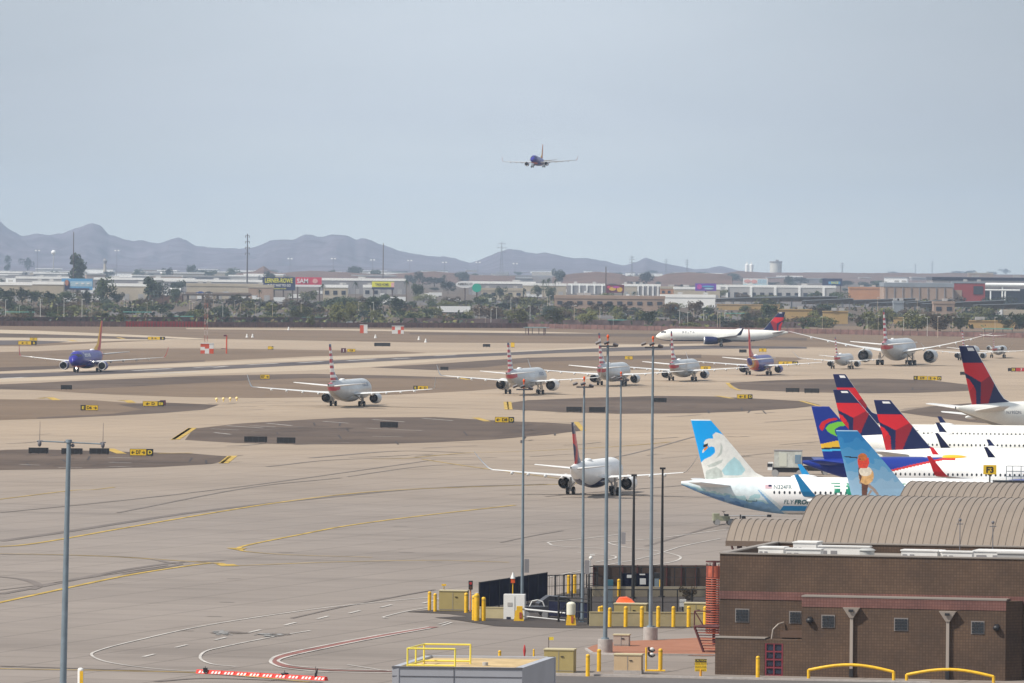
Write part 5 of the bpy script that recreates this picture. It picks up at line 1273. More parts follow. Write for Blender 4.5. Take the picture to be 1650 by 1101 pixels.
# ---- trees and shrubs
M_leaf = [mat('foliage_dark', (0.028,0.042,0.020), 0.8, var=0.35, scale=0.5, c2=(0.075,0.10,0.045)), mat('foliage_olive', (0.085,0.095,0.032), 0.85, var=0.35, scale=0.5, c2=(0.19,0.19,0.075)),
          mat('foliage_brown', (0.08,0.058,0.038), 0.85, var=0.3, scale=0.5, c2=(0.14,0.10,0.065)), mat('foliage_blue_green', (0.03,0.045,0.035), 0.85, var=0.3, scale=0.5, c2=(0.07,0.09,0.065))]
M_trunk = mat('tree_trunk', (0.10, 0.07, 0.05), 0.9)
def crown_mesh(seed, kind):
    rnd = random.Random(seed); mb = MB(); N = 900 if kind != 'palm' else 0
    lobes = []
    if kind == 'round': lobes = [(rnd.uniform(-0.3,0.3), rnd.uniform(-0.3,0.3), rnd.uniform(0.42,0.78), rnd.uniform(0.15,0.27)) for _ in range(9)]
    if kind == 'tall': lobes = [(rnd.uniform(-0.14,0.14), rnd.uniform(-0.14,0.14), rnd.uniform(0.2,0.92), rnd.uniform(0.09,0.18)) for _ in range(12)]
    if kind == 'bush': lobes = [(rnd.uniform(-0.42,0.42), rnd.uniform(-0.3,0.3), rnd.uniform(0.15,0.72), rnd.uniform(0.16,0.28)) for _ in range(10)]
    for i in range(N):
        c = rnd.choice(lobes); v = Vector((rnd.gauss(0,1), rnd.gauss(0,1), rnd.gauss(0,1))).normalized()*c[3]*rnd.uniform(0.55,1.12)
        p = Vector(c[:3])+v; s = rnd.uniform(0.022,0.05); u = Vector((rnd.gauss(0,1), rnd.gauss(0,1), rnd.gauss(0,1))).normalized(); w_ = u.orthogonal().normalized()
        mb.poly([p-u*s-w_*s*0.6, p+u*s-w_*s*0.5, p+u*s*0.8+w_*s*0.7, p-u*s*0.7+w_*s*0.6])
    if kind == 'palm':
        for i in range(26):
            a = 2*PI*i/26+rnd.uniform(-0.1,0.1); e = rnd.uniform(-0.5,0.9); L_ = 0.26; pts = [Vector((0,0,0.86))]
            for k in range(1, 5): pts.append(Vector((math.cos(a)*L_*k/4, math.sin(a)*L_*k/4, 0.86+L_*(e*k/4-0.75*(k/4)**2))))
            sd = Vector((-math.sin(a), math.cos(a), 0))
            for k in range(4): w0 = 0.03*(1-k/4.5); w1 = 0.03*(1-(k+1)/4.5); mb.poly([pts[k]-sd*w0, pts[k+1]-sd*w1, pts[k+1]+sd*w1, pts[k]+sd*w0])
    return mb
TR = {}
for kind in ('round', 'tall', 'bush', 'palm'):
    for v in range(4 if kind != 'palm' else 1):
        for li in range(4):
            if kind == 'palm' and li: continue
            o = crown_mesh(v*7+3, kind).build('crown', M_leaf[li]); TR[kind, v, li] = o.data; bpy.data.objects.remove(o)
    mb = MB(); th = {'round': 0.45, 'tall': 0.6, 'bush': 0.3, 'palm': 0.86}[kind]
    mb.cyl((0,0,0), (0.01,0,th), 0.022 if kind != 'palm' else 0.016, 0.012, 6)
    if kind in ('round', 'bush'):
        for a in range(4): mb.cyl((0.0,0,th*0.6), (0.2*math.cos(a*1.6), 0.2*math.sin(a*1.6), th*0.6+0.22), 0.012, 0.005, 5)
    o = mb.build('trunk', M_trunk); TR[kind] = o.data; bpy.data.objects.remove(o)
def tree(px, yt, yb, w_, kind, li, label=None, cat='tree'):
    s_ = sc_at(px, yb); h = (yb-yt)/s_; ww = (w_ or (yb-yt))/s_
    base = {'round': 0.95, 'tall': 0.45, 'bush': 1.2, 'palm': 0.5}[kind]
    r = empty({'palm': 'palm_tree', 'bush': 'bush'}.get(kind, 'tree'), P(px, yb), random.uniform(0, 6.28), label, cat); r.scale = (ww/base, ww/base, h)
    v = random.randrange(4) if kind != 'palm' else 0
    o = bpy.data.objects.new('crown', TR[kind, v, li if kind != 'palm' else 0]); col.objects.link(o); o.parent = r
    o = bpy.data.objects.new('trunk', TR[kind]); col.objects.link(o); o.parent = r
    return r
random.seed(31)
trees = []; palms = []; 
for (px, yt, yb, w_, kd, li) in [(125,411,470,26,'tall',0),(8,463,492,34,'round',0),(36,462,493,36,'round',0),(54,466,492,22,'round',0),(80,468,494,30,'round',0),(105,468,497,34,'round',0),(140,466,494,30,'round',0),(172,446,495,36,'round',0),(190,470,492,24,'round',0),(243,448,488,24,'tall',0),(262,452,490,30,'round',3),(287,450,480,24,'round',3),(283,462,492,20,'round',0),
    (272,430,452,18,'round',3),(263,439,452,10,'round',0),(308,426,450,16,'round',0),(325,434,451,20,'round',0),(340,435,451,18,'round',0),(378,431,452,28,'round',0),(12,412,440,10,'tall',3),(45,414,440,24,'round',3),(225,433,450,20,'round',0),
    (435,436,462,20,'round',3),(534,434,450,12,'round',0),(572,428,452,26,'round',0),(605,434,452,22,'round',0),(550,440,453,20,'round',3),(676,436,462,18,'round',0),(673,456,486,24,'round',0),(658,442,458,18,'round',3),(745,437,458,28,'round',3),(805,460,485,20,'round',0),(765,440,452,12,'round',0),
    (700,446,462,40,'round',3),(722,452,474,24,'round',3),(900,432,462,20,'round',3),(866,458,482,26,'round',0),(885,462,488,18,'round',0),(838,464,484,20,'round',0),(1042,438,462,30,'round',3),(1010,443,458,20,'round',3),(1100,468,482,24,'round',1),(1165,466,480,16,'round',1),(1270,444,462,18,'round',0),(1290,446,460,28,'round',3),(1180,440,456,30,'round',3),(1365,452,463,26,'round',3),(1390,454,464,24,'round',3),(1420,452,466,30,'round',0),
    (1240,488,522,34,'round',0),(1312,500,526,22,'round',1),(1120,484,512,26,'round',2),(1080,486,520,26,'round',2),(1046,500,528,30,'round',0),(1200,492,508,20,'round',0),(1640,502,532,26,'round',0),(1560,500,512,24,'round',3),(832,496,528,36,'round',1),(892,496,528,36,'round',1),(945,500,528,30,'round',1),(500,506,528,14,'round',1),(545,487,526,30,'round',1),(565,484,524,24,'round',1),(555,476,506,36,'round',0),(600,478,510,30,'round',0),(640,476,508,36,'round',0),(437,486,514,26,'round',1),(492,490,514,26,'round',1),
    (1430,495,525,34,'round',1),(1478,503,537,40,'round',1),(1515,506,538,44,'round',2),(1548,507,536,34,'round',1),(1400,500,530,26,'round',1)]:
    trees.append((tree(px, yt, yb, w_, kd, li), px))
for (px, yt, yb) in [(573,451,486),(520,455,488),(418,464,490),(876,448,480),(884,445,480),(895,447,480),(1022,468,490),(467,470,500),(506,474,506),(893,460,490),(715,440,470),(655,448,484)]:
    palms.append((tree(px, yt, yb, 12, 'palm', 0), px))
for i in range(150):
    px = random.uniform(-20, 1670); yb = random.uniform(443, 470)
    trees.append((tree(px, yb-random.uniform(5, 11), yb, random.uniform(10, 28), 'round', random.choice((0, 3, 3))), px))
ordlabel([t for t in trees if t[0].location.y > 5200], 'far hazy tree', 'tree', 'trees among the far buildings')
ordlabel([t for t in trees if t[0].location.y <= 5200], 'dark leafy tree behind the fence', 'tree', 'trees behind the perimeter fence')
ordlabel(palms, 'palm tree', 'palm', 'palm trees')
bush = []
for i in range(290):
    px = random.uniform(-30, 1680); k = random.random()
    yb = (random.uniform(503, 522) if px < 1100 else random.uniform(508, 532)) if k < 0.65 else random.uniform(486, 503)
    bush.append((tree(px, yb-random.uniform(9, 22), yb, random.uniform(20, 52), 'bush', random.choice((0, 0, 1, 1, 1, 2, 2, 3)), cat='bush'), px))
by = {}
for o, px in bush: by.setdefault(zone(px), []).append((px, o))
for z, l in by.items():
    l.sort(key=lambda t: t[0])
    for i, (px, o) in enumerate(l):
        tag(o, ('%s scrubby bush from the left %s' % (ORD[min(i, 39)], z)) if i < 40 else 'one of the rightmost scrubby bushes %s' % z, 'bush', 'bushes along the highway')
# ---- low scrub too dense to count
rnd = random.Random(77); mb = MB()
for i in range(9000):
    px = rnd.uniform(-40, 1700); yb = rnd.uniform(487, 524) + (px/1650)*8
    if px > 1150 and yb < 500: continue
    dens = noise.noise(Vector((px*0.012, yb*0.12, 4)))
    if dens < -0.12: continue
    p = P(px, yb); sz = rnd.uniform(0.5, 1.3); h = rnd.uniform(0.3, 2.6)
    u = Vector((rnd.gauss(0,1), rnd.gauss(0,1), rnd.gauss(0,1))).normalized(); w_ = u.orthogonal().normalized(); p = p+Vector((0,0,h))
    mb.poly([p-u*sz-w_*sz*0.6, p+u*sz-w_*sz*0.5, p+u*sz*0.8+w_*sz*0.7, p-u*sz*0.7+w_*sz*0.6], rnd.choice((0,1,1,2,3)))
sc_ = mb.build('scrub', M_leaf); tag(sc_, 'low mixed scrub along the highway embankment', 'scrub', kind='stuff')
# ---- haze
mh = bpy.data.materials.new('haze_air'); mh.use_nodes = True; t = mh.node_tree
for n in list(t.nodes): t.nodes.remove(n)
o_ = t.nodes.new('ShaderNodeOutputMaterial'); pv = t.nodes.new('ShaderNodeVolumePrincipled')
pv.inputs['Color'].default_value = (0.62, 0.78, 1.0, 1); pv.inputs['Density'].default_value = 4.5e-5; pv.inputs['Anisotropy'].default_value = 0.1
t.links.new(pv.outputs[0], o_.inputs['Volume'])
mb = MB(); mb.box((0, 11300, 150-1), (21000, 27400, 302)); hz = mb.build('haze', mh); hz['kind'] = 'stuff'
# ================================================================== AIRFIELD SIGNS AND CABINETS
S_yel = mat('sign_yellow', (0.80, 0.52, 0.02), 0.5); S_black = mat('sign_black', (0.018, 0.018, 0.02), 0.55); S_red = mat('sign_red', (0.45, 0.03, 0.03), 0.5); S_wht = mat('sign_white', (0.75,0.75,0.73), 0.5)
S_ltyel = mat('sign_lettering_yellow', (0.80, 0.60, 0.05), 0.5); S_orange = mat('signal_orange', (0.75, 0.10, 0.015), 0.5); S_maroon = mat('sign_maroon', (0.12, 0.03, 0.05), 0.6)
def asign(px, pc, w_, h_, label, face='back', text='', sub='', side=1, group='airfield signs', ang=0):
    yb = pc+h_/2+0.8; s_ = sc_at(px, yb); W_ = w_/s_; H_ = h_/s_; z0 = 0.8/s_+0.05
    r = empty('airfield_sign', P(px, yb), R(ang), label, 'airfield sign', group)
    mb = MB(); mb.box((0, 0, z0+H_/2), (W_, 0.28, H_)); 
    mb.build('casing', S_black, r)
    mb0 = MB(); mb0.cyl((0,0,0), (0,0,z0+0.05), 0.05, None, 6); f = None
    for k in range(3):
        if f is None: f = o = mb0.build('leg', S_black, r)
        else: o = f.copy(); col.objects.link(o)
        o.location = (W_*(-0.42+0.42*k), 0, 0)
    if face == 'back':
        mb = MB()
        for k in range(4): mb.box((W_*(-0.375+0.25*k), -0.16, z0+H_/2), (0.06, 0.05, H_*0.96))
        mb.build('rib', mat('sign_rib', (0.05,0.05,0.055), 0.5), r)
        return r
    m = {'yellow': S_yel, 'red': S_red, 'blackyel': S_yel, 'maroon': S_maroon}[face]
    fr = 1.0; x0 = -W_/2; x1 = W_/2
    if sub:
        if side > 0: x1 = W_/2 - W_*0.28
        else: x0 = -W_/2 + W_*0.28
    mb = MB(); mb.box(((x0+x1)/2, -0.16, z0+H_/2), ((x1-x0)*0.95, 0.03, H_*0.88)); p = mb.build('face', m, r)
    def put_text(t, xa, xb, mm):
        me = text_mesh(t, 1.0, bold=0.035); xs = [q.co.x for q in me.vertices]; ys = [q.co.y for q in me.vertices]
        kz = H_*0.58/(max(ys)-min(ys)); kx = min(kz*1.2, (xb-xa)*0.8/(max(xs)-min(xs))); wd = (max(xs)-min(xs))*kx
        for q in me.vertices: q.co = ((xa+xb)/2-wd/2+(q.co.x-min(xs))*kx, -0.19, z0+H_*0.21+(q.co.y-min(ys))*kz)
        me.materials.clear(); me.materials.append(mm); o = bpy.data.objects.new('lettering', me); col.objects.link(o); o.parent = p
    if text: put_text(text, x0, x1, S_wht if face in ('red','maroon') else S_black)
    if sub: put_text(sub, *((x1, W_/2) if side > 0 else (-W_/2, x0)), S_ltyel)
    return r
for a in [(107,624.5,18,7,'small black sign back on the dark strip below the blue airliner'),(412,708.5,37,9,'longer black sign back at the front edge of the middle island'),(461,710,30,9,'shorter black sign back right of the longer one on the middle island'),
    (627,685,29,9,'black sign back at the centre of the middle asphalt island'),(62,726.5,32,9,'leftmost black sign back on the lower left island'),(116,727.5,34,9,'black sign back behind the left lamp mast'),(160,727.5,32,9,'black sign back between the left mast and the yellow sign'),
    (716,594,13,5,'black sign back beside a white wingtip above the second island'),(925,660,25,8,'left black sign back on the island behind the tall lamp posts'),(962,660.5,26,8,'right black sign back on the island behind the tall lamp posts'),(1062,645,24,6.5,'black sign back right of the tallest lamp posts'),
    (1277,629,22,6.5,'left black sign back on the island left of the navy tails'),(1308,630,24,7,'right black sign back on the island left of the navy tails'),(616,555.5,26,5.5,'long black sign back on the far taxiway'),(784,557,12,4.5,'small black sign back above the white-engined airliner'),(1197,566,12,5,'small black sign back just left of the red-tailed blue airliner'),
    (1556,602,18,5,'black sign back crossed by the tallest navy tail')]:
    asign(*a)
asign(228,729.5,38,11,'long yellow sign with a black end panel on the lower left island','yellow','\u2190 D7 \u2192','D')
asign(144,657.5,28,8.5,'yellow sign with a black end at its left, on the left infield','yellow','D6 \u2192','E',side=-1)
asign(247,651,34,8,'yellow sign with a black end beside a maroon marker','yellow','\u2190 D','E8')
asign(262.5,649.5,9,8,'maroon marker sign next to the yellow and black one','maroon','8')
asign(427,607.5,15,7,'short yellow sign at the left wingtip of the lone silver airliner','yellow','E7 \u2192')
asign(678,625.5,24,6.5,'yellow sign at the right wingtip of the lone silver airliner','yellow','\u2190 D','E',side=-1)
asign(813,677,31,9,'bright yellow sign with black end at the right of the middle island','yellow','\u2190 D8','D')
asign(1200,639.5,25,7,'yellow sign with black end on the long right island','yellow','\u2190 E','D')
asign(1483,609.5,22,6.5,'left one of two yellow signs behind the navy tails','yellow','D9','E',side=-1)
asign(1506,610,22,6.5,'right one of two yellow signs behind the navy tails','yellow','E \u2192','D')
asign(1270,585.5,32,5.5,'wide yellow sign behind the wing of the red-tailed blue airliner','yellow','\u2190 C','C4')
asign(1137,593.5,17,6,'yellow sign between the last silver airliner and the blue one','yellow','C3')
asign(1229,564.5,12,5.5,'tiny yellow sign right of the red tail','yellow','C')
asign(1013,577,13,5.5,'tiny yellow sign right of the lamp heads','yellow','C')
asign(44,553,30,6,'wide orange-yellow sign at the far left with a black middle','yellow','\u2190 C','B')
asign(54,547,12,5,'small yellow sign above the wide one at the far left','yellow','C')
asign(252,545.5,28,5,'wide yellow sign on the far strip right of the blue airliner tail','yellow','B \u2192','8')
asign(566,565,13,5,'small yellow sign right of a black number panel','yellow','C8')
asign(553.5,565,8,7,'black panel with a white number 1 above the lone airliner','maroon','1')
asign(436,561,9,5,'dark and yellow small sign left of the striped tail','yellow','','8')
asign(826,556,6,8,'tiny yellow marker right of a striped tail tip','yellow','')
asign(1642,596,26,6,'black and orange sign at the far right edge','red','7','25',side=-1)
asign(1630,596,12,5,'small black sign back beside the orange one at the far right','back')
# taxiway edge lights in a row
it = []
mbl = MB(); mbl.cyl((0,0,0),(0,0,0.5),0.12,0.12,8); mbl.sphere((0,0,0.6),0.32,8); dl_ = mbl.build('l', mat('edge_light_amber', (0.9,0.7,0.3), 0.4)); dl_d = dl_.data; bpy.data.objects.remove(dl_)
for px, py in ((349,648),(360,647.5),(371,647),(381.5,646.5)):
    o = bpy.data.objects.new('guard_light', dl_d); col.objects.link(o); o.location = P(px, py); o.scale = (1.0,)*3; tag(o, '%s pale amber light in the row of four left of the lone airliner' % ORD[len(it)], 'taxiway light', 'taxiway guard lights'); it.append(o)
# red and white cabinets
C_rd = mat('cabinet_red_orange', (0.60, 0.08, 0.03), 0.6); C_wh = mat('cabinet_white', (0.72, 0.72, 0.70), 0.6)
def cabinet(px, yb, w_, h_, label, cols, mast=0):
    s_ = sc_at(px, yb); r = empty('equipment_shelter', P(px, yb), 0, label, 'equipment shelter', 'red and white navigation cabinets'); n = len(cols); W_ = w_/s_; H_ = h_/s_
    for i, row in enumerate(cols):
        for j, c in enumerate(row):
            mb = MB(); mb.box((W_*(-0.5+(i+0.5)/n), W_*0.25, H_*(j+0.5)/len(row)), (W_/n*0.99, W_*0.5, H_/len(row)*0.99)); mb.build('panel', C_rd if c == 'r' else C_wh, r)
    mb = MB(); mb.box((0, W_*0.25, H_+0.1), (W_*1.04, W_*0.55, 0.2)); mb.build('roof', C_wh, r)
    return r
cabinet(333.5, 570, 21, 16, 'red and white chequered cabinet at the foot of the lattice mast', [['r','w','r'],['w','r'],['r','w']])
cabinet(586, 537, 12, 13, 'cabinet with one orange and one white half', [['r','r'],['w','w']])
cabinet(641, 538, 19, 12, 'low group of red and white cabinets right of the orange one', [['w','r'],['w','w'],['r','w'],['w','r']])
s_ = sc_at(332, 560); r = empty('lattice_mast', P(332, 558), 0, 'red and white lattice mast behind the chequered cabinet', 'mast'); hh = (558-487)/s_
for k in range(8):
    mb = MB(); z0 = hh*k/8; z1 = hh*(k+1)/8
    for sx, sy in ((-0.5,-0.5),(0.5,-0.5),(0.5,0.5),(-0.5,0.5)): mb.cyl((sx, sy, z0), (sx, sy, z1), 0.06, None, 5)
    mb.cyl((-0.5,-0.5,z0),(0.5,-0.5,(z0+z1)/2),0.07,None,4); mb.cyl((0.5,-0.5,(z0+z1)/2),(-0.5,-0.5,z1),0.07,None,4); mb.build('section', mat('mast_faded_red', (0.30,0.10,0.08), 0.6) if k % 2 else mat('mast_faded_white', (0.42,0.36,0.34), 0.6), r)
r = empty('wind_indicator', P(365, 570), 0, 'thin red pole right of the chequered cabinet', 'pole'); s_ = sc_at(365,570)
mb = MB(); mb.cyl((0,0,0),(0,0,30/s_),0.22,None,8); mb.build('pole', C_rd, r); mb = MB(); mb.box((-0.6/s_*4,0,29/s_),(5/s_,0.5,2.5/s_)); mb.cyl((-9/s_,0,8/s_),(0,0,8/s_),0.1,None,5); mb.build('fitting', S_maroon, r)
r = empty('service_frame', P(864, 540), 0, 'low portal frame with dark legs on the far service road', 'frame'); s_ = sc_at(864,540)
for x in (-12.5, 12.5): mb = MB(); mb.box((x/s_,0,5.5/s_),(1.6/s_,1,11/s_)); mb.build('leg', S_maroon, r)
mb = MB(); mb.box((0,0,12/s_),(42/s_,3,0.8/s_)); mb.build('beam', B_steel, r)
for i, (px, py) in enumerate([(398,544),(407,544),(519,528),(465,532),(605,545),(686,552),(675,548)]):
    o = empty('runway_marker', P(px, py), 0, '%s small white marker from the left on the far infield' % ORD[i], 'marker', 'small infield markers'); mb = MB(); mb.lathe([(0,0.55),(0.25,0.5),(0.9,0.25),(1.2,0.3),(1.4,0.02)], 'Z', n=10); mb.build('cone', C_wh, o)

# ================================================================== APRON VEHICLES
r = empty('catering_truck', P(1272, 768), R(-4), 'tall grey-white box truck parked beyond the swan airliner', 'service truck', None, 1.0); s_ = sc_at(1272, 768)
T_body = mat('box_body_worn', (0.50,0.52,0.48), 0.5, 0.1, var=0.25, scale=0.9)
mb = MB(); mb.box((-0.2,0,2.45),(3.9,2.3,2.3)); mb.build('box_body', T_body, r)
mb = MB(); mb.box((-0.9,-1.17,2.4),(1.1,0.05,1.9)); mb.build('shutter', mat('shutter_pale', (0.58,0.60,0.52), 0.5), r)
mb = MB(); mb.box((1.2,-1.17,2.5),(0.8,0.05,1.2)); mb.lathe([(0,0.01),(0,0.45)], 'Z', n=14) if False else None; mb.build('emblem', mat('emblem_blue', (0.16,0.25,0.34), 0.5), r)
mb = MB(); mb.box((-0.2,0,3.68),(4.0,2.4,0.12)); mb.build('roof', B_grey, r)
mb = MB(); mb.box((-2.65,0,1.45),(0.85,1.9,1.1), top=(0.8,0.95)); mb.build('cab', V_white, r); mb = MB(); mb.box((-2.75,0,1.6),(0.72,1.95,0.45)); mb.build('cab_window', C_glass, r)
mb = MB(); mb.box((0,0,0.95),(4.8,1.9,0.7)); mb.build('chassis', C_dark, r); wheels(r, (-2.0, 1.5), 1.0, 0.5)
r = empty('belt_loader', P(1312, 765), R(3), 'dark low loader between the box truck and the blue tail', 'service vehicle')
mb = MB(); mb.box((0,0,0.9),(4.6,1.8,0.7)); mb.build('chassis', C_dark, r); mb = MB(); mb.box((0.2,0,2.1),(4.8,1.2,0.9)); mb.build('conveyor', mat('navy_metal', (0.03,0.035,0.09), 0.5), r); wheels(r, (-1.4,1.5), 0.9, 0.42)
mb = MB(); [mb.cyl((x,-0.5,1.2),(x,-0.5,1.9),0.08,None,6) for x in (-1.8,-0.5,0.8,2.0)]; mb.build('support', C_dark, r)
r = empty('baggage_tug', P(1166, 846), R(5), 'small grey-green tug on the apron below the swan airliner', 'tug')
T_g = mat('tug_grey_green', (0.30,0.31,0.22), 0.6, var=0.2, scale=2)
mb = MB(); mb.box((-0.3,0,0.75),(1.9,1.3,0.55)); mb.box((-0.9,0,1.15),(0.7,1.2,0.35)); mb.build('body', T_g, r); mb = MB(); mb.box((0.3,0,1.0),(0.5,0.5,0.5)); mb.cyl((0.1,0,1.2),(-0.05,0,1.55),0.03,None,6); mb.lathe([(1.5,0.2),(1.55,0.22)], 'Z', (0,0,0), 12); mb.build('seat', C_dark, r)
mb = MB(); mb.box((1.3,0,0.55),(1.3,1.0,0.25)); mb.cyl((1.9,0,0.6),(1.95,0,1.2),0.08,None,8); mb.build('rear_frame', C_dark, r); wheels(r, (-0.8, 0.7), 0.62, 0.33)
r = empty('tow_bar', P(1205, 838), R(2), 'long pale tow bar lying behind the tug', 'tow bar'); mb = MB(); mb.cyl((-2.2,0,0.45),(2.4,0,0.5),0.07,None,8); mb.build('bar', C_strut, r); mb = MB(); mb.box((2.5,0,0.5),(0.5,0.4,0.3)); mb.cyl((-0.5,-0.3,0.25),(-0.5,0.3,0.25),0.25,None,12); mb.build('coupling', C_dark, r)

# ================================================================== TERMINAL ROOFS
AZ = R(-13); U = Vector((math.cos(AZ), math.sin(AZ), 0)); V_ = Vector((-math.sin(AZ), math.cos(AZ), 0))
M_seam = mat('standing_seam_tan', (0.245, 0.198, 0.158), 0.55, var=0.05, scale=0.4); M_seamd = mat('seam_rib_tan', (0.175, 0.14, 0.113), 0.6); M_brickd = mat('eave_brown', (0.13,0.085,0.065), 0.8); M_fascia = mat('fascia_brown', (0.16,0.12,0.095), 0.7)  # seam ribs are a darker tan than the roof sheets
def barrel(name, label, origin, length, hw, z_e, rise, seam, posts=False, wall=True):
    # origin: world point on the ground below the front left eave corner; axis runs along U
    r = empty(name, (origin.x, origin.y, 0), AZ, label, 'roof' if wall else 'canopy')
    n = 22; mb = MB(); nb = int(length/seam)
    prof = [(hw-hw*math.cos(PI*i/n), z_e+rise*(1-(math.cos(PI*i/n))**2)**0.92) for i in range(n+1)]
    for k in range(nb):
        x0 = k*seam; x1 = x0+seam; 
        a = mb.add([(x0, y, z) for y, z in prof]); b = mb.add([(x1, y, z) for y, z in prof])
        for i in range(n): mb.face((a+i, b+i, b+i+1, a+i+1), 0, True)
    mb.build('curved_roof', M_seam, r)
    mb = MB()
    for k in range(nb+1):
        x0 = k*seam-0.016; x1 = x0+0.032; hh = 0.05
        a = mb.add([(x0, y, z+0.0) for y, z in prof]); b = mb.add([(x0, y*(1-0.0)+(0), z+hh) for y, z in prof]); c = mb.add([(x1, y, z+hh) for y, z in prof]); d = mb.add([(x1, y, z) for y, z in prof])
        for i in range(n):
            mb.face((a+i, b+i, b+i+1, a+i+1)); mb.face((b+i, c+i, c+i+1, b+i+1)); mb.face((c+i, d+i, d+i+1, c+i+1))
    mb.build('seams', M_seamd, r)
    mb = MB(); mb.box((length/2, -0.12, z_e-0.12), (length, 0.25, 0.42)); mb.build('fascia', M_fascia, r)
    if wall: mb = MB(); mb.box((length/2+0.5, hw, z_e/2-0.3), (length-1.5, 2*hw-1.6, z_e-0.3)); mb.build('wall', M_brickd, r)
    if posts:
        mb0 = MB(); mb0.cyl((0,0,0),(0,0,z_e-0.3),0.22,None,8); mb0.cyl((0,0,z_e-2.0),(-0.7,0,z_e-0.3),0.1,None,6); mb0.cyl((0,0,z_e-2.0),(0.7,0,z_e-0.3),0.1,None,6); f = None
        for x in (1.0, 4.0, 7.5):
            for y in (0.7, 2*hw-0.7):
                if f is None: f = o = mb0.build('post', mat('post_maroon', (0.10,0.045,0.04), 0.6), r)
                else: o = f.copy(); col.objects.link(o)
                o.location = (x, y, 0)
    return r
barrel('barrel_roof', 'large tan standing-seam barrel roof in front of the hummingbird tail', PD(1281, 873, 560), 44, 10.7, 7.0, 3.75, 0.62)
o2 = PD(1281, 873, 560)+V_*41+U*0.9
barrel('barrel_roof', 'farther tan barrel roof showing above the large one at the right', o2, 46, 10.7, 7.1, 3.6, 0.62)
barrel('canopy', 'small tan barrel canopy on maroon posts left of the large barrel roof', PD(1170, 868, 562), 9.0, 4.0, 7.1, 1.75, 0.62, posts=True, wall=False)

# ---- brick building
def brick_mat(name, c1, c2, mortar):
    m = bpy.data.materials.new(name); m.use_nodes = True; t = m.node_tree; b = t.nodes['Principled BSDF']; b.inputs['Roughness'].default_value = 0.85
    g_ = t.nodes.new('ShaderNodeTexCoord'); mp = t.nodes.new('ShaderNodeMapping'); mp.inputs['Rotation'].default_value = (PI/2, 0, 0)
    sp_ = t.nodes.new('ShaderNodeSeparateXYZ'); t.links.new(g_.outputs['Object'], sp_.inputs[0]); cb = t.nodes.new('ShaderNodeCombineXYZ'); ad = t.nodes.new('ShaderNodeMath'); ad.operation = 'ADD'
    t.links.new(sp_.outputs[0], ad.inputs[0]); t.links.new(sp_.outputs[1], ad.inputs[1]); t.links.new(ad.outputs[0], cb.inputs[0]); t.links.new(sp_.outputs[2], cb.inputs[1])
    br = t.nodes.new('ShaderNodeTexBrick'); br.offset = 0.0; br.inputs['Scale'].default_value = 1; br.inputs['Brick Width'].default_value = 0.21; br.inputs['Row Height'].default_value = 0.21
    br.inputs['Mortar Size'].default_value = 0.022; br.inputs['Mortar Smooth'].default_value = 0.2; br.inputs['Color1'].default_value = (*c1, 1); br.inputs['Color2'].default_value = (*c2, 1); br.inputs['Mortar'].default_value = (*mortar, 1)
    t.links.new(cb.outputs[0], br.inputs['Vector'])
    n = t.nodes.new('ShaderNodeTexNoise'); n.inputs['Scale'].default_value = 0.35; n.inputs['Detail'].default_value = 5; t.links.new(g_.outputs['Object'], n.inputs['Vector'])
    r_ = t.nodes.new('ShaderNodeValToRGB'); r_.color_ramp.elements[0].position = 0.3; r_.color_ramp.elements[0].color = (0.70,0.70,0.72,1); r_.color_ramp.elements[1].position = 0.7; r_.color_ramp.elements[1].color = (1.2,1.16,1.1,1)
    t.links.new(n.outputs['Fac'], r_.inputs[0]); x = t.nodes.new('ShaderNodeMix'); x.data_type = 'RGBA'; x.blend_type = 'MULTIPLY'; x.inputs['Factor'].default_value = 1
    t.links.new(br.outputs['Color'], x.inputs['A']); t.links.new(r_.outputs[0], x.inputs['B']); t.links.new(x.outputs['Result'], b.inputs['Base Color']); return m
M_brick = brick_mat('split_face_block', (0.095,0.059,0.039), (0.118,0.075,0.050), (0.070,0.044,0.030)); M_brickp = brick_mat('rose_block_band', (0.17,0.078,0.068), (0.20,0.094,0.083), (0.12,0.056,0.048))
M_cop = mat('coping_metal', (0.26,0.23,0.205), 0.6); M_dspout = mat('downspout_tan', (0.36,0.31,0.27), 0.5); M_hv = mat('rooftop_white', (0.72,0.71,0.69), 0.5, var=0.06, scale=1.0)
M_ypipe = mat('safety_yellow', (0.80,0.47,0.02), 0.45, var=0.12, scale=3); M_maroon = mat('maroon_paint', (0.20,0.03,0.045), 0.5); M_gb = mat('glass_block', (0.022,0.026,0.032), 0.5)
O = P(1152, 1087)
def UZ(px, py, off=0.0):    # facade coordinates: along the wall, height; off = metres in front of the wall
    d = ray(px, py); o_ = Vector((0,0,HC)); base = O - V_*off
    t = (base-o_).dot(V_)/d.dot(V_); q = o_+d*t; return (q-base).dot(U), q.z
B = empty('brick_building', (O.x, O.y, 0), AZ, 'brown block building with a rose band, downspouts and white roof units', 'building')
SB = 1.6                    # main wall stands back from the projecting lower blocks
uL, zt = UZ(1160, 897, -SB); 
mb = MB(); LEN = 44.0; DP = 21.0; u0 = uL
_, z_p0 = UZ(1290, 955, -SB)
zt = 8.75
zb1 = UZ(1200, 953, -SB)[1]; zb0 = UZ(1200, 966, -SB)[1]
mb.box((u0+LEN/2, SB+0.2, zt/2), (LEN, 0.4, zt)); mb.box((u0+0.2, SB+DP/2, zt/2), (0.4, DP-0.2, zt)); mb.box((u0+LEN/2, SB+DP, zt/2), (LEN, 0.4, zt)); mb.build('wall', M_brick, B)
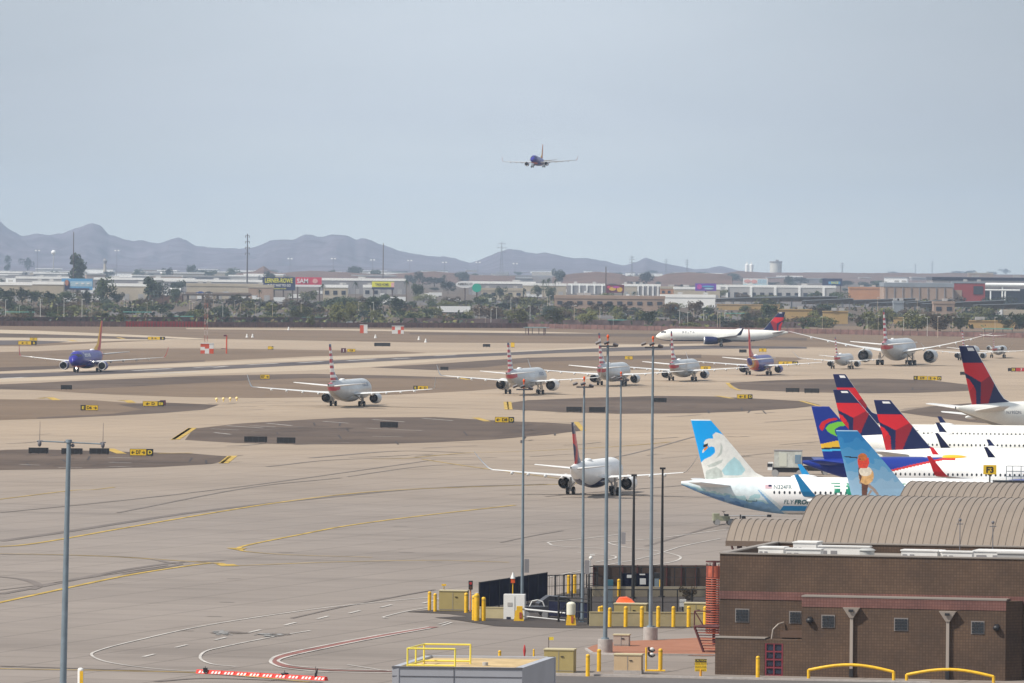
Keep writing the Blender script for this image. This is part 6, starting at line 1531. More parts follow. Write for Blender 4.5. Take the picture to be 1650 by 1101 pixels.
mb = MB(); mb.box((u0+LEN/2, SB+DP/2, zt-0.7), (LEN-0.9, DP-0.9, 0.2)); rf = mb.build('roof', mat('roof_membrane', (0.30,0.27,0.24), 0.8, var=0.15, scale=0.3), B)
mb = MB(); mb.box((u0+LEN/2, SB+0.2, zt+0.05), (LEN+0.1, 0.55, 0.1)); mb.box((u0+0.2, SB+DP/2+0.3, zt+0.052), (0.55, DP-0.3, 0.1)); mb.box((u0+LEN/2, SB+DP, zt+0.051), (LEN, 0.55, 0.1)); mb.build('coping', M_cop, B)
mb = MB(); mb.box((u0+LEN/2-0.02, SB-0.02, (zb0+zb1)/2), (LEN, 0.05, zb1-zb0)); mb.build('rose_band', M_brickp, B)
uA, zA = UZ(1152, 1028); uD0 = UZ(1232,1060)[0]; uD1 = UZ(1262,1060)[0]; uB0, zlow = UZ(1292, 1032); uR = UZ(1620, 1060)[0]; zB1 = UZ(1450, 965)[1]; zB0 = UZ(1450, 981)[1]
def blk(ua, ub, z0, z1, m, name='wall', d0=0.0, d1=SB):
    mb = MB(); mb.box(((ua+ub)/2, (d0+d1)/2, (z0+z1)/2), (ub-ua, d1-d0, z1-z0)); return mb.build(name, m, B)
blk(0, uD0, 0, zA, M_brick); blk(uD1, uB0, 0, zlow, M_brick); blk(uD0, uD1, UZ(1247,1037)[1], zlow+0.001, M_brick); blk(uB0, uR, 0, zB0, M_brick); blk(uB0-0.02, uR+0.02, zB0, zB1, M_brickp, 'rose_band', -0.03, SB)
blk(uB0-0.05, uR+0.05, zB1, zB1+0.1, M_cop, 'coping', -0.06, SB); blk(-0.03, uD0+0.02, zA, zA+0.07, M_cop, 'coping', -0.05, SB)
# chamfered end bay at the right
uE = UZ(1642, 1060)[0]; mb = MB(); mb.prism([(uR, 0.0), (uE, 1.2), (uE, SB), (uR, SB)], 0, zB1-0.05); mb.build('wall', M_brick, B)
for px0, px1, py0, py1, off in ((1186,1206,982,1002,-SB),(1273,1290,986,1004,-SB),(1325,1344,992,1011,0),(1442,1462,997,1016,0),(1566,1585,1002,1021,0)):
    a, z1 = UZ(px0, py0, off); b, z0 = UZ(px1, py1, off); y = -off
    mb = MB(); mb.box(((a+b)/2, y, (z0+z1)/2), (b-a+0.12, 0.08, z1-z0+0.12)); fr = mb.build('window', mat('window_frame_grey', (0.22,0.20,0.19), 0.5), B)
    mb = MB()
    for i in range(4):
        for j in range(4): mb.box((a+(b-a)*(i+0.5)/4, y-0.06, z0+(z1-z0)*(j+0.5)/4), ((b-a)/4-0.035, 0.06, (z1-z0)/4-0.035))
    mb.build('glass_block', M_gb, fr)
a, z1 = UZ(1234, 1037); b, z0 = UZ(1260, 1089)
mb = MB()
for i in range(2):
    for j in range(4): mb.box((a+(b-a)*(i+0.5)/2, 0.12, 0.1+(z1-0.1)*(j+0.5)/4), ((b-a)/2-0.1, 0.05, (z1-0.1)/4-0.1))
dr = MB(); dr.box(((a+b)/2, 0.16, z1/2), (b-a, 0.04, z1)); dd = dr.build('door', M_maroon, B); mb.build('pane', mat('door_glass', (0.03,0.035,0.06), 0.2), dd)
mb = MB()
for i in range(3): mb.box((a+(b-a)*i/2, 0.06, z1/2), (0.10, 0.10, z1))
for j in range(5): mb.box(((a+b)/2, 0.058, z1*j/4), (b-a+0.1, 0.09, 0.10))
mb.build('frame', M_maroon, dd)
for px in (1373, 1528):
    py = 979 if px < 1400 else 985; u_, zz = UZ(px, py); k = 0.62
    mb = MB(); n = mb.add([(u_-k, -0.45, zz), (u_+k, -0.45, zz), (u_+0.14, -0.30, zz-0.75), (u_-0.14, -0.30, zz-0.75), (u_-k, 0, zz), (u_+k, 0, zz), (u_+0.14, 0, zz-0.75), (u_-0.14, 0, zz-0.75)])
    for f_ in ((0,1,2,3),(4,7,6,5),(0,4,5,1),(1,5,6,2),(2,6,7,3),(3,7,4,0)): mb.face([n+i for i in f_])
    h = mb.build('downspout', M_dspout, B); mb = MB(); mb.box((u_, -0.13, (zz-0.75)/2+0.1), (0.22, 0.2, zz-0.95)); mb.build('pipe', M_dspout, h); mb = MB(); mb.box((u_, -0.47, zz-0.22), (0.35, 0.05, 0.18)); mb.build('overflow_slot', C_dark, h)
    mb = MB(); mb.box((u_, -0.16, 0.35), (0.26, 0.24, 0.6)); mb.build('boot', C_dark, h)
for px, py in ((1305,1000),(1606,1012)):
    u_, zz = UZ(px, py); mb = MB(); mb.sphere((u_, -0.15, zz), 0.26, 12, sc=(1,0.9,0.85)); mb.box((u_, -0.05, zz+0.2), (0.3, 0.12, 0.15)); mb.build('wall_lamp', C_dark, B)
# service ledge pipes in the recess
u_, zz = UZ(1250, 1005, -SB); mb = MB(); mb.tube([(u_-0.2, SB-0.5, zlow), (u_-0.1, SB-0.5, zz-0.4), (u_+0.3, SB-0.45, zz), (u_+0.6, SB-0.1, zz+0.1)], 0.06); mb.build('conduit', M_dspout, B)
mb = MB(); mb.box((u_+2.0, SB-0.2, zlow+0.35), (3.2, 0.3, 0.5)); mb.build('ledge', M_brickd, B)
# roof units
def ru(px0, px1, py0, py1, depth, dpt, m, name, label, cyl=False, D=None):
    a, z1 = UZ(px0, py0, -SB-dpt); b, z0 = UZ(px1, py1, -SB-dpt); z0 = zt-0.6; W_ = b-a
    r = empty(name, (O + U*((a+b)/2) + V_*(SB+dpt+depth/2)) + Vector((0,0,z0)), AZ, label, 'rooftop unit', 'units on the brick building roof')
    h = max(z1-z0, 0.95); mb = MB()
    if cyl: mb.cyl((0,0,0),(0,0,h),W_/2,None,16); mb.build('drum', m, r); mb = MB(); mb.cyl((0,0,h),(0,0,h+0.12),W_/2+0.1,W_/2-0.1,16); mb.build('cap', m, r)
    else:
        mb.box((0,0,h/2),(W_,depth,h)); mb.build('casing', m, r); mb = MB(); mb.box((0,0,h+0.04),(W_+0.12,depth+0.12,0.09)); mb.build('lid', m, r)
        [MB().box((W_*(-0.4+0.2*k), -depth/2-0.02, h*0.6), (W_*0.12, 0.04, h*0.3)).build('grille', B_grey, r) for k in range(2)]
    return r
ru(1222,1262,885,897,2.0,3,M_hv,'roof_unit','low white box at the left end of the brick building roof')
ru(1278,1315,875,893,2.5,6,M_hv,'roof_unit','taller white unit second from the left on the roof')
ru(1266,1322,891,898,1.2,1.5,M_hv,'duct_run','long low white duct along the roof edge')
ru(1319,1400,881,899,1.0,4,M_hv,'duct_run','long white screen panel left of the round vent')
ru(1383,1407,893,902,1.0,2.0,mat('vent_galvanised', (0.50,0.50,0.48), 0.45, 0.3),'roof_vent','round metal vent right of the white screen panel',cyl=True)
ru(1452,1510,898,905,1.6,2.5,M_hv,'duct_run','low flat white duct at mid roof')
ru(1512,1524,896,906,0.8,2.5,M_hv,'roof_vent','small round white vent beside the low flat duct',cyl=True)
ru(1518,1566,901,907,1.0,1.8,M_hv,'duct_run','thin white duct joining the big right-hand unit')
ru(1568,1700,889,908,3.0,3.5,M_hv,'roof_unit','big long white unit at the right end of the roof')
ru(1607,1660,901,913,0.8,0.8,B_lgrey,'roof_unit','flat grey panel unit before the big white one')
for px, yt, lb in ((1547, 838, 'thin antenna mast with a small head on the brick roof'), (1600, 842, 'thinner antenna mast right of the first on the brick roof')):
    a, z1 = UZ(px, yt, -SB-9); r = empty('antenna_mast', O+U*a+V_*(SB+9)+Vector((0,0,zt-0.6)), 0, lb, 'antenna'); mb = MB(); mb.cyl((0,0,0),(0,0,z1-zt+0.6),0.04,0.03,6); mb.build('mast', M_pyl, r); mb = MB(); mb.sphere((0,0,z1-zt+0.6),0.12,8); mb.cyl((-0.25,0,z1-zt+0.3),(0.25,0,z1-zt+0.3),0.03,None,6); mb.build('head', M_pyl, r)
# hoop barriers
for (xa, xb, ya, yb_, lb) in ((1303,1440,1077,1086,'left yellow arched hoop barrier before the brick wall'),(1461,1601,1084,1094,'right yellow arched hoop barrier before the brick wall')):
    off = 2.2; a, z0 = UZ(xa, ya, off); b, z1 = UZ(xb, yb_, off); zm = UZ((xa+xb)/2, (ya+yb_)/2-10, off)[1]
    r = empty('hoop_barrier', O - V_*off, AZ, lb, 'barrier', 'yellow hoop barriers'); zz = (z0+z1)/2
    mb = MB(); pts = [(a + (b-a)*t/12, 0, zz+(zm-zz)*math.sin(PI*t/12)) for t in range(13)]; mb.tube(pts, 0.11, 10); mb.build('arched_rail', M_ypipe, r)
    for x in (a, b): mb = MB(); mb.cyl((x,0,0),(x,0,zz+0.04),0.115,None,12); mb.build('leg', M_ypipe, r)
# ================================================================== RED ESCAPE STAIR
M_rust = mat('red_oxide_paint', (0.42,0.10,0.055), 0.6, var=0.2, scale=3); M_rustd = mat('maroon_steel', (0.10,0.028,0.03), 0.6)
p = P(1150, 1040); s_ = sc_at(1150, 1040)
r = empty('escape_stair', p, AZ, 'red slatted spiral stair tower against the left end of the brick building', 'staircase')
hz_ = lambda y: (1040-y)/s_
mb = MB(); mb.cyl((0,0,0),(0,0,hz_(905)),0.12,None,10)
for a in range(8): mb.cyl((0.62*math.cos(a*PI/4),0.62*math.sin(a*PI/4),1.0),(0.62*math.cos(a*PI/4),0.62*math.sin(a*PI/4),hz_(908)),0.035,None,5)
mb.build('frame', M_rustd, r)
f = None
for k in range(24):
    z = hz_(1020)+(hz_(932)-hz_(1020))*k/23
    if f is None:
        mb = MB(); mb.lathe([(-0.045,0.60),(-0.045,0.66),(0.05,0.66),(0.05,0.60)], 'Z', n=20); f = o = mb.build('slat_ring', M_rust, r)
    else: o = f.copy(); col.objects.link(o)
    o.location = (0,0,z)
mb = MB(); mb.lathe([(hz_(930),0.62),(hz_(912),0.62)], 'Z', n=14); mb.v = [v for v in mb.v]; mb.build('top_drum', M_rust, r)
mb = MB(); mb.lathe([(hz_(906),0.68),(hz_(905),0.70),(hz_(904),0.68)], 'Z', n=20); mb.tube([(0.6,0,hz_(905)),(1.6,0,hz_(905))],0.04); mb.cyl((1.2,0,hz_(925)),(1.2,0,hz_(905)),0.04,None,6); mb.build('top_rail', M_rustd, r)
st = empty('entry_stair', P(1140, 1052), AZ, 'maroon steel entry stair with slatted treads below the red spiral tower', 'staircase'); s_ = sc_at(1140, 1052)
q = lambda x, y: ((x-1140)/s_, (1052-y)/s_)
mb = MB()
for (xa,ya),(xb,yb_) in (((1118,1010),(1134,1052)),((1118,1010),(1158,1010)),((1118,985),(1134,1010)),((1118,985),(1145,985)),((1118,985),(1118,1012))):
    (a,za),(b,zb) = q(xa,ya), q(xb,yb_); mb.cyl((a,0,za),(b,0,zb),0.10 if ya > 1000 else 0.05,None,8)
mb.box((q(1140,1010)[0]+0.1, 0.5, q(1140,1010)[1]), (1.7, 1.1, 0.22)); mb.build('stringer', M_rustd, st)
f = None
for k in range(9):
    y = 1016+4.2*k; xa = 1119+(y-1010)*0.38; a, z = q((xa+1157)/2, y)
    mb = MB(); mb.box((0,0,0), ((1157-xa)/s_, 0.5, 0.05)); o = mb.build('tread', M_rust if k % 2 else M_rustd, st); o.location = (a, 0.3, z)
# ================================================================== TALL LIGHT POSTS
M_galv = mat('galvanised_blue_grey', (0.20,0.25,0.29), 0.5, 0.25, var=0.12, scale=1.2); M_blk = mat('black_steel', (0.02,0.02,0.022), 0.5); M_pier = mat('pier_concrete', (0.40,0.37,0.35), 0.85, var=0.12, scale=3)
def post(px, yb, yt, label, lean=0, pier=False, head=True, box=False, m=None, rad=0.145, name='light_mast', cat='light mast'):
    g_ = P(px, yb); s_ = F/g_.y; h = PD(px, yt, g_.y).z; r = empty(name, g_, 0, label, cat, 'tall light masts')
    ph = 1.05 if pier else 0.0; m = m or M_galv
    mb = MB(); mb.cyl((0,0,ph),(0,0,h),rad,rad*0.55,14); mb.build('pole', m, r)
    if pier: mb = MB(); mb.cyl((0,0,-0.1),(0,0,ph),0.58,0.57,24); mb.build('concrete_pier', M_pier, r); mb = MB(); mb.cyl((0,0,ph),(0,0,ph+0.12),0.32,0.3,12); mb.build('base_plate', m, r)
    else: mb = MB(); mb.cyl((0,0,0),(0,0,0.15),0.32,0.3,12); mb.build('base_plate', m, r)
    if head:
        mb = MB(); mb.box((0,0,h-0.1),(1.3,0.12,0.12)); mb.build('bracket', M_pyl, r); f = None
        for dx, rr in ((-0.75, 1), (-0.1, 1), (0.6, -1)):
            mb = MB(); mb.box((0,0,0),(0.42,0.36,0.10)); o = mb.build('floodlight', B_grey if dx < -0.5 else M_pyl, r); o.location = (dx,-0.25,h+0.1+0.08*rr); o.rotation_euler = (R(-25), R(-22*rr), 0)
        mb = MB(); mb.cyl((0,0,h),(0,0,h+0.55),0.05,None,6); mb.sphere((0,0,h+0.65),0.10,10,sc=(1,1,1.6)); mb.build('beacon', S_orange, r)
    if box: mb = MB(); mb.box((0.38,0,box),(0.4,0.3,1.15)); mb.build('junction_box', B_grey, r)
    return r
post(841, 985, 626, 'leftmost grey light mast of the group, behind the white cabinet', box=(985-911)/19.0)
post(938, 1003, 622, 'second grey light mast from the left in the group, by the black gate', box=4.6)
post(975, 1052, 556, 'tallest nearest grey light mast on a concrete pier, left of the other pier', pier=True, rad=0.17)
post(998, 915, 612, 'farthest grey light mast of the group, beyond the brown fence', box=2.9)
post(1048, 1032, 558, 'grey light mast on a concrete pier in the terracotta bed', pier=True, rad=0.16)
def bpost(px, yb, yt, label):
    r = post(px, yb, yt, label, head=False, m=M_blk, rad=0.16, name='black_mast', cat='mast'); h = PD(px, yt, P(px, yb).y).z
    mb = MB(); mb.box((0,0,h),(0.5,0.3,0.18)); mb.build('cap_lamp', M_blk, r)
bpost(1020, 965, 766, 'left black mast by the notice boards')
bpost(1066, 963, 755, 'right black mast standing on a small pale pier')
# left mast with crossbar (its foot is below the frame)
g_ = PD(98, 1110, 470); s_ = F/g_.y; h = PD(110, 712, g_.y).z; base = Vector((PD(103, 900, g_.y).x, g_.y, 0))
r = empty('camera_mast', base, R(0.0), 'grey mast at the left with a crossbar carrying cameras and two whip aerials', 'mast'); r.rotation_euler = (0, R(0.9), 0)
mb = MB(); mb.cyl((0,0,0),(0,0,h),0.24,0.15,16); mb.build('pole', M_galv, r); mb = MB(); mb.cyl((0,0,h-0.05),(0,0,h+0.15),0.24,0.22,12); mb.build('cap', M_galv, r)
mb = MB(); mb.cyl((-51/s_,0,h-0.0),(56/s_,0,h-0.1),0.045,None,8); mb.build('crossbar', M_galv, r)
for x in (-47, 55):
    mb = MB(); mb.cyl((x/s_,0,h),(x/s_,0,h+1.35),0.022,0.012,6); mb.build('whip_aerial', M_pyl, r)
    mb = MB(); mb.lathe([(h-0.38,0.05),(h-0.28,0.12),(h-0.1,0.14),(h,0.05)],'Z',(x/s_,0,0),10); mb.cyl((x/s_-0.18,0,h-0.02),(x/s_+0.2,0,h+0.02),0.05,None,6); mb.build('camera', M_pyl, r)
mb = MB(); mb.sphere((0.28,0,h-0.25),0.13,10); mb.box((-0.25,0,h-0.02),(0.1,0.1,0.12)); mb.build('camera', M_pyl, r)
# ================================================================== BOLLARDS
bolls = [(692,984,953),(701,986,956),(724,984,953),(751,988,955),(764,1000,959),(768,1001,956),(779,1001,962),(916,957,926),(926,957,926),(997,962,933),(1064,953,934),
         (966,1009,977),(969.5,1008,976),(973,1008,978),(982.5,1011,979),(1008,1011,977),(1034,1011,977),(1060.5,1011,976.5),(1085,1011,977),(1109.5,1011,976.5),(1136,1011,977),
         (947,1090,1054),(965,1082,1046),(1064,1082,1045),(1221,1092,1057),(805,1075,1048),(860,1062,1046)]
mb = MB(); mb.cyl((0,0,0),(0,0,0.93),0.115,None,14); mb.sphere((0,0,0.93),0.115,14,sc=(1,1,0.6)); bo = mb.build('bollard', M_ypipe); bd = bo.data; bpy.data.objects.remove(bo)
mb = MB(); mb.cyl((0,0,0.86),(0,0,0.89),0.121,None,14,0); bo = mb.build('collar', mat('collar_worn', (0.35,0.25,0.05), 0.6)); cdt = bo.data; bpy.data.objects.remove(bo)
LB = ['left end of the gate compound','second at the left end of the gate compound','at the left corner of the leftmost tan cabinet','right of the leftmost tan cabinet','left of the pair before the black screen','right of the pair before the black screen','alone between the pair and the white cabinet',
 'left of the pair on the ramp behind the gate','right of the pair on the ramp behind the gate','beside the dark notice gate','small one beside the right black mast','first in the tight trio by the tallest mast','middle in the tight trio by the tallest mast','last in the tight trio by the tallest mast','just right of the tallest mast',
 'before the middle of the tan cabinet under the orange cover','before the right corner of the tan cabinet under the orange cover','just right of the mast in the terracotta bed','fourth from the red stair in the long row','before the tan cabinet next to the red stair','partly behind the red stair',
 'nearest one, left of the tan cabinet on the kerb','behind the nearest one on the kerb','right of the tan cabinet on the kerb','standing before the brick building door','tops of which show left above the grey roof','right one showing above the grey roof']
for (px, yb, yt), l in zip(bolls, LB):
    g_ = P(px, yb); k = PD(px, yt, g_.y).z; r = empty('bollard', g_, 0, 'yellow bollard '+l, 'bollard', 'yellow bollards'); r.scale = (k/1.25, k/1.25, k)
    o = bpy.data.objects.new('post', bd); col.objects.link(o); o.parent = r
    o = bpy.data.objects.new('collar', cdt); col.objects.link(o); o.parent = r
# ================================================================== GATE COMPOUND
def at2(xa, ya, xb, yb_): a = P(xa, ya); b = P(xb, yb_); d = b-a; return a, d.length, math.atan2(d.y, d.x)
def railfence(xa, ya, xb, yb_, h, label, solid=None, pickets=0, m=M_blk, n=6, name='steel_fence', h2=None):
    a, L_, an = at2(xa, ya, xb, yb_); h2 = h2 or h; r = empty(name, a, an, label, 'fence')
    mb = MB(); mb.cyl((0,0,h),(L_,0,h2),0.045,None,6); mb.cyl((0,0,0.25),(L_,0,0.25),0.035,None,6); mb.cyl((0,0,h*0.55),(L_,0,h2*0.55),0.025,None,6)
    if pickets: [mb.cyl((L_*k/pickets,0,0.05),(L_*k/pickets,0,h+(h2-h)*k/pickets),0.014,None,4) for k in range(1, pickets)]
    mb.build('rails', m, r); f = None
    for k in range(n+1):
        hh = h+(h2-h)*k/n; mb = MB(); mb.box((0,0,hh/2),(0.10,0.10,hh+0.1)); o = mb.build('post', m, r); o.location = (L_*k/n,0,0)
    if solid:
        mb = MB(); c = mb.add([(0,-0.03,0.25),(L_,-0.03,0.25),(L_,-0.03,h2),(0,-0.03,h),(0,0.03,0.25),(L_,0.03,0.25),(L_,0.03,h2),(0,0.03,h)])
        for f_ in ((0,1,2,3),(5,4,7,6),(0,4,5,1),(3,2,6,7),(1,5,6,2),(4,0,3,7)): mb.face([c+i for i in f_])
        mb.build('screen_panel', solid, r)
    return r
M_screen = mat('black_screen_cloth', (0.012,0.014,0.035), 0.8, var=0.3, scale=1.2); M_brfence = mat('brown_slat_screen', (0.105,0.075,0.062), 0.85, var=0.18, scale=0.8); M_retw = mat('retaining_wall_tan', (0.42,0.36,0.22), 0.85, var=0.1, scale=0.8)
h_ = PD(775, 940, P(773, 985).y).z
railfence(772, 985, 881, 968, PD(774,939,P(772,985).y).z, 'black cloth-screened fence at the left of the gate compound', solid=M_screen, n=7, h2=PD(881,923,P(881,968).y).z)
railfence(881, 966, 962, 961, 2.1, 'open black railing right of the screened fence', n=6, pickets=20)
railfence(884, 997, 948, 1001, 1.5, 'low black screened fence beside the white-topped barrier post', solid=M_screen, n=4)
railfence(945, 948, 1140, 950, 2.0, 'upper black railing before the brown slatted screen', n=11, pickets=0)
railfence(950, 995, 1138, 995, 2.35, 'lower black picket fence above the tan retaining wall', n=8, pickets=110)
for (xa,ya,xb,yb_,yt,lb) in ((956,948,1145,948,911,'long brown slatted screen behind the compound'),):
    a, L_, an = at2(xa,ya,xb,yb_); h = PD(xa,yt,a.y).z; r = empty('slatted_screen', a, an, lb, 'fence'); mb = MB(); mb.box((L_/2,0.1,h/2),(L_,0.08,h)); mb.build('slats', M_brfence, r)
    for k in range(9): mb = MB(); mb.box((L_*k/8,0.02,h/2),(0.09,0.09,h+0.05)); mb.build('post', M_rustd, r)
structure(ground_poly('ramp', [(885,972),(950,946),(1000,948),(960,968),(900,985)], 0.036, M_tar, smooth=False)) 
ground_poly('compound_floor', [(780,980),(882,962),(945,946),(1150,944),(1150,985),(950,1000),(880,1003),(800,992)], 0.033, M_tar, smooth=False)
for (xa,ya,xb,yb_,yt,lb) in ((770,997,812,998,980,'short tan retaining wall left of the white cabinet'),(950,1010,1138,1011,988,'long tan retaining wall behind the row of bollards')):
    a, L_, an = at2(xa,ya,xb,yb_); h = PD(xa,yt,a.y).z; r = empty('retaining_wall', a+Vector((0,0.6,0)), an, lb, 'wall', 'tan retaining walls'); mb = MB(); mb.box((L_/2,0.15,h/2),(L_,0.3,h)); mb.build('wall', M_retw, r); mb = MB(); mb.box((L_/2,0.15,h+0.04),(L_,0.36,0.08)); mb.build('coping', M_retw, r)
a, L_, an = at2(955,962,1140,962); r = empty('retaining_wall', a, an, 'rear pale retaining wall under the upper black railing', 'wall', 'tan retaining walls'); mb = MB(); mb.box((L_/2,0.2,0.45),(L_,0.4,0.9)); mb.build('wall', mat('rear_wall_sand', (0.36,0.31,0.23), 0.85, var=0.15, scale=0.5), r)
# black swing gate
a, L_, an = at2(900, 1003, 952, 1007); r = empty('steel_gate', a, an, 'black steel gate beside the white-topped barrier post', 'gate')
for x, hgt in ((0,2.2),(1.2,2.0),(L_,3.0),(L_-0.35,3.0)): mb = MB(); mb.box((x,0,hgt/2),(0.13,0.13,hgt)); mb.build('post', M_blk, r)
mb = MB(); [mb.cyl((0,0,z),(L_,0,z),0.05,None,6) for z in (0.3,1.0,1.8,2.1)]; mb.cyl((0,0,0.3),(1.2,0,1.8),0.04,None,6); mb.build('rails', M_blk, r)
r = empty('parked_cart', P(895, 993), R(10), 'dark covered cart parked inside the compound behind the barrier', 'cart')
mb = MB(); pr = [(-1.6,0.5),(1.6,0.5),(1.6,1.0),(0.9,1.65),(-0.7,1.75),(-1.6,1.1)]; k0 = mb.add([(x,-0.8,z) for x,z in pr]); k1 = mb.add([(x,0.8,z) for x,z in pr]); n = len(pr)
[mb.face((k0+i,k1+i,k1+(i+1)%n,k0+(i+1)%n)) for i in range(n)]; mb.face([k0+i for i in range(n)]); mb.face([k1+i for i in range(n-1,-1,-1)]); mb.build('body', V_dark, r)
mb = MB(); mb.poly([(0.8,-0.82,1.55),(0.9,-0.82,1.1),(-0.2,-0.82,1.1),(-0.2,-0.82,1.65)]); mb.build('window', C_glass, r); wheels(r, (-1.0,1.0), 0.75, 0.32)
r = empty('parked_cart', P(862, 996), R(4), 'black low cart with a hooped cover behind the white barrier arm', 'cart')
mb = MB(); mb.box((0,0,0.75),(2.4,1.3,0.5)); mb.build('body', V_dark, r); mb = MB(); mb.tube([(-0.5,-0.6,1.0),(-0.3,-0.6,1.45),(0.15,-0.6,1.55),(0.6,-0.6,1.4),(0.75,-0.6,1.0)],0.05); mb.build('hoop', S_wht, r); wheels(r, (-0.8,0.8), 0.6, 0.3)
# notice gate
a, L_, an = at2(1001, 958, 1046, 958); r = empty('notice_gate', a, an, 'black panelled gate carrying white notices behind the compound', 'gate'); h = PD(1001,924,a.y).z
mb = MB(); mb.box((L_/2,0,h/2),(L_,0.1,h)); mb.build('panel', M_screen, r); f = None
for x in (0, L_*0.5, L_): mb = MB(); mb.box((x,-0.06,h/2),(0.12,0.12,h+0.3)); mb.build('post', M_blk, r)
for x, z, w_, hh in ((0.27,0.86,0.42,0.28),(0.76,0.62,0.55,0.55),(0.74,0.95,0.5,0.12)): mb = MB(); mb.box((L_*x,-0.13,h*z),(w_,0.03,hh)); mb.build('notice', S_wht, r)
r = empty('equipment_box', P(1058, 958), 0, 'blue-grey upright box right of the notice gate', 'cabinet'); mb = MB(); mb.box((0,0,0.75),(0.4,0.4,1.5)); mb.build('casing', M_galv, r); mb = MB(); mb.box((0,0,1.7),(0.55,0.4,0.5)); mb.build('top_unit', M_blk, r)
r = empty('equipment_box', P(983, 990), 0, 'grey-blue upright box right of the tallest mast', 'cabinet'); mb = MB(); mb.box((0,0,1.2),(0.42,0.4,2.4)); mb.build('casing', M_galv, r); mb = MB(); mb.box((0,0,2.7),(0.5,0.4,0.5)); mb.build('top_unit', mat('teal_box', (0.03,0.12,0.17),0.5), r)
r = empty('camera_column', P(950, 935), 0, 'white camera column behind the second mast', 'camera'); mb = MB(); mb.cyl((0,0,0),(0,0,1.9),0.12,0.08,8); mb.build('column', C_wh, r); mb = MB(); mb.sphere((0.1,0,2.1),0.18,8); mb.box((0.25,0,2.4),(0.5,0.1,0.1)); mb.build('camera', C_wh, r)
# tan cabinets
M_cab = mat('cabinet_tan', (0.38,0.30,0.12), 0.6, var=0.06, scale=1); M_cab2 = mat('cabinet_peach', (0.52,0.38,0.23), 0.6, var=0.05, scale=1); M_cabt = mat('cabinet_top', (0.52,0.45,0.28), 0.6)
def tcab(x0, x1, yt, yb, label, m=M_cab, d=1.2, seams=1, plinth=False, feet=0):
    g_ = P((x0+x1)/2, yb); s_ = F/g_.y; W_ = (x1-x0)/s_; h = (yb-yt)/s_; r = empty('electrical_cabinet', g_, AZ*0.6, label, 'cabinet', 'tan electrical cabinets')
    mb = MB(); mb.box((0,d/2,h/2),(W_,d,h)); mb.build('casing', m, r); mb = MB(); mb.box((0,d/2,h+0.04),(W_+0.1,d+0.1,0.08)); mb.build('lid', M_cabt, r)
    mb = MB(); [mb.box((W_*(-0.5+(k+1)/(seams+1)),-0.012,h/2),(0.03,0.02,h*0.92)) for k in range(seams)]; mb.box((0,-0.012,0.14),(W_*0.96,0.02,0.03)); mb.build('door_seam', B_grey, r)
    mb = MB(); mb.box((W_*0.12,-0.03,h*0.72),(0.22,0.05,0.06)); mb.build('handle', C_dark, r)
    if plinth: mb = MB(); mb.box((0,d/2,0.12),(W_+0.08,d+0.08,0.26)); mb.build('plinth', M_pier, r)
    return r
tcab(707,752,953,985,'tan electrical cabinet at the far left end of the gate compound')
tcab(989,1041,974,1008,'tan cabinet with an orange cover lying on its top', seams=1)
tcab(1102,1140,973,1008,'tan cabinet between the bollard row and the red stair')
tcab(876,924,1048,1084,'tan cabinet behind the right corner of the grey roof', d=1.6)
tcab(989,1033,1056,1086,'peach-tan cabinet on the kerb between yellow bollards', M_cab2, plinth=True, d=1.3)
tcab(988,1013,1024,1042,'low pale box beside the tallest mast in the terracotta bed', mat('pale_box', (0.42,0.36,0.31), 0.7), d=1.0)
r = empty('orange_cover', P(1012, 1006)+Vector((0,0.55,0)), 0, 'crumpled orange cover draped over a tan cabinet', 'cover'); s_ = sc_at(1012, 1003)
mb = MB(); pts = [(-19,0.9,33),(-14,1.1,40),(-2,1.0,41),(6,0.9,37),(12,0.4,31),(18,0.1,21),(17,-0.1,18),(8,0.1,27),(2,0.4,32),(-10,0.4,31),(-19,0.5,30)]
a_ = mb.add([(x/s_, y-1.0, z/s_+0.05) for x,y,z in pts]); b_ = mb.add([(x/s_, y+0.2-0.6, z/s_+0.12) for x,y,z in pts]); n = len(pts)
mb.face([a_+i for i in range(n)]); mb.face([b_+i for i in range(n-1,-1,-1)]); [mb.face((a_+i,b_+i,b_+(i+1)%n,a_+(i+1)%n)) for i in range(n)]; mb.build('cloth', S_orange, r)
# white cabinet and barrier gate
g_ = P(828, 999); s_ = F/g_.y; r = empty('white_cabinet', g_, AZ*0.5, 'tall white cabinet with a small notice before the leftmost mast', 'cabinet')
mb = MB(); mb.box((0,0.5,21/s_),(34/s_,1.0,40/s_)); mb.build('casing', S_wht, r); mb = MB(); mb.box((0.05,-0.02,20/s_),(0.03,0.03,36/s_)); mb.box((-0.35,-0.02,25/s_),(0.4,0.02,0.3)); mb.build('door_seam', B_lgrey, r); mb = MB(); mb.box((-0.45,-0.02,2/s_),(0.35,0.03,0.28)); mb.build('vent', B_navy, r)
r = empty('barrier_machine', P(836, 1001), 0, 'yellow and rusty barrier machine at the left end of the white arm', 'barrier'); mb = MB(); mb.box((0,0,0.45),(0.85,0.6,0.9),top=(0.7,0.8)); mb.build('body', M_ypipe, r); mb = MB(); mb.box((0.05,0,1.05),(0.5,0.5,0.4)); mb.build('hood', M_ypipe, r); mb = MB(); mb.box((0.15,-0.31,0.5),(0.22,0.03,0.5)); mb.build('rust_panel', M_rust, r)
mb = MB(); mb.cyl((0.3,0,1.0),(73/18.9,-0.5,0.72),0.09,0.07,10); mb.cyl((0.3,0,0.42),(73/18.9,-0.5,0.12),0.05,0.05,8); mb.build('barrier_arm', S_wht, r)
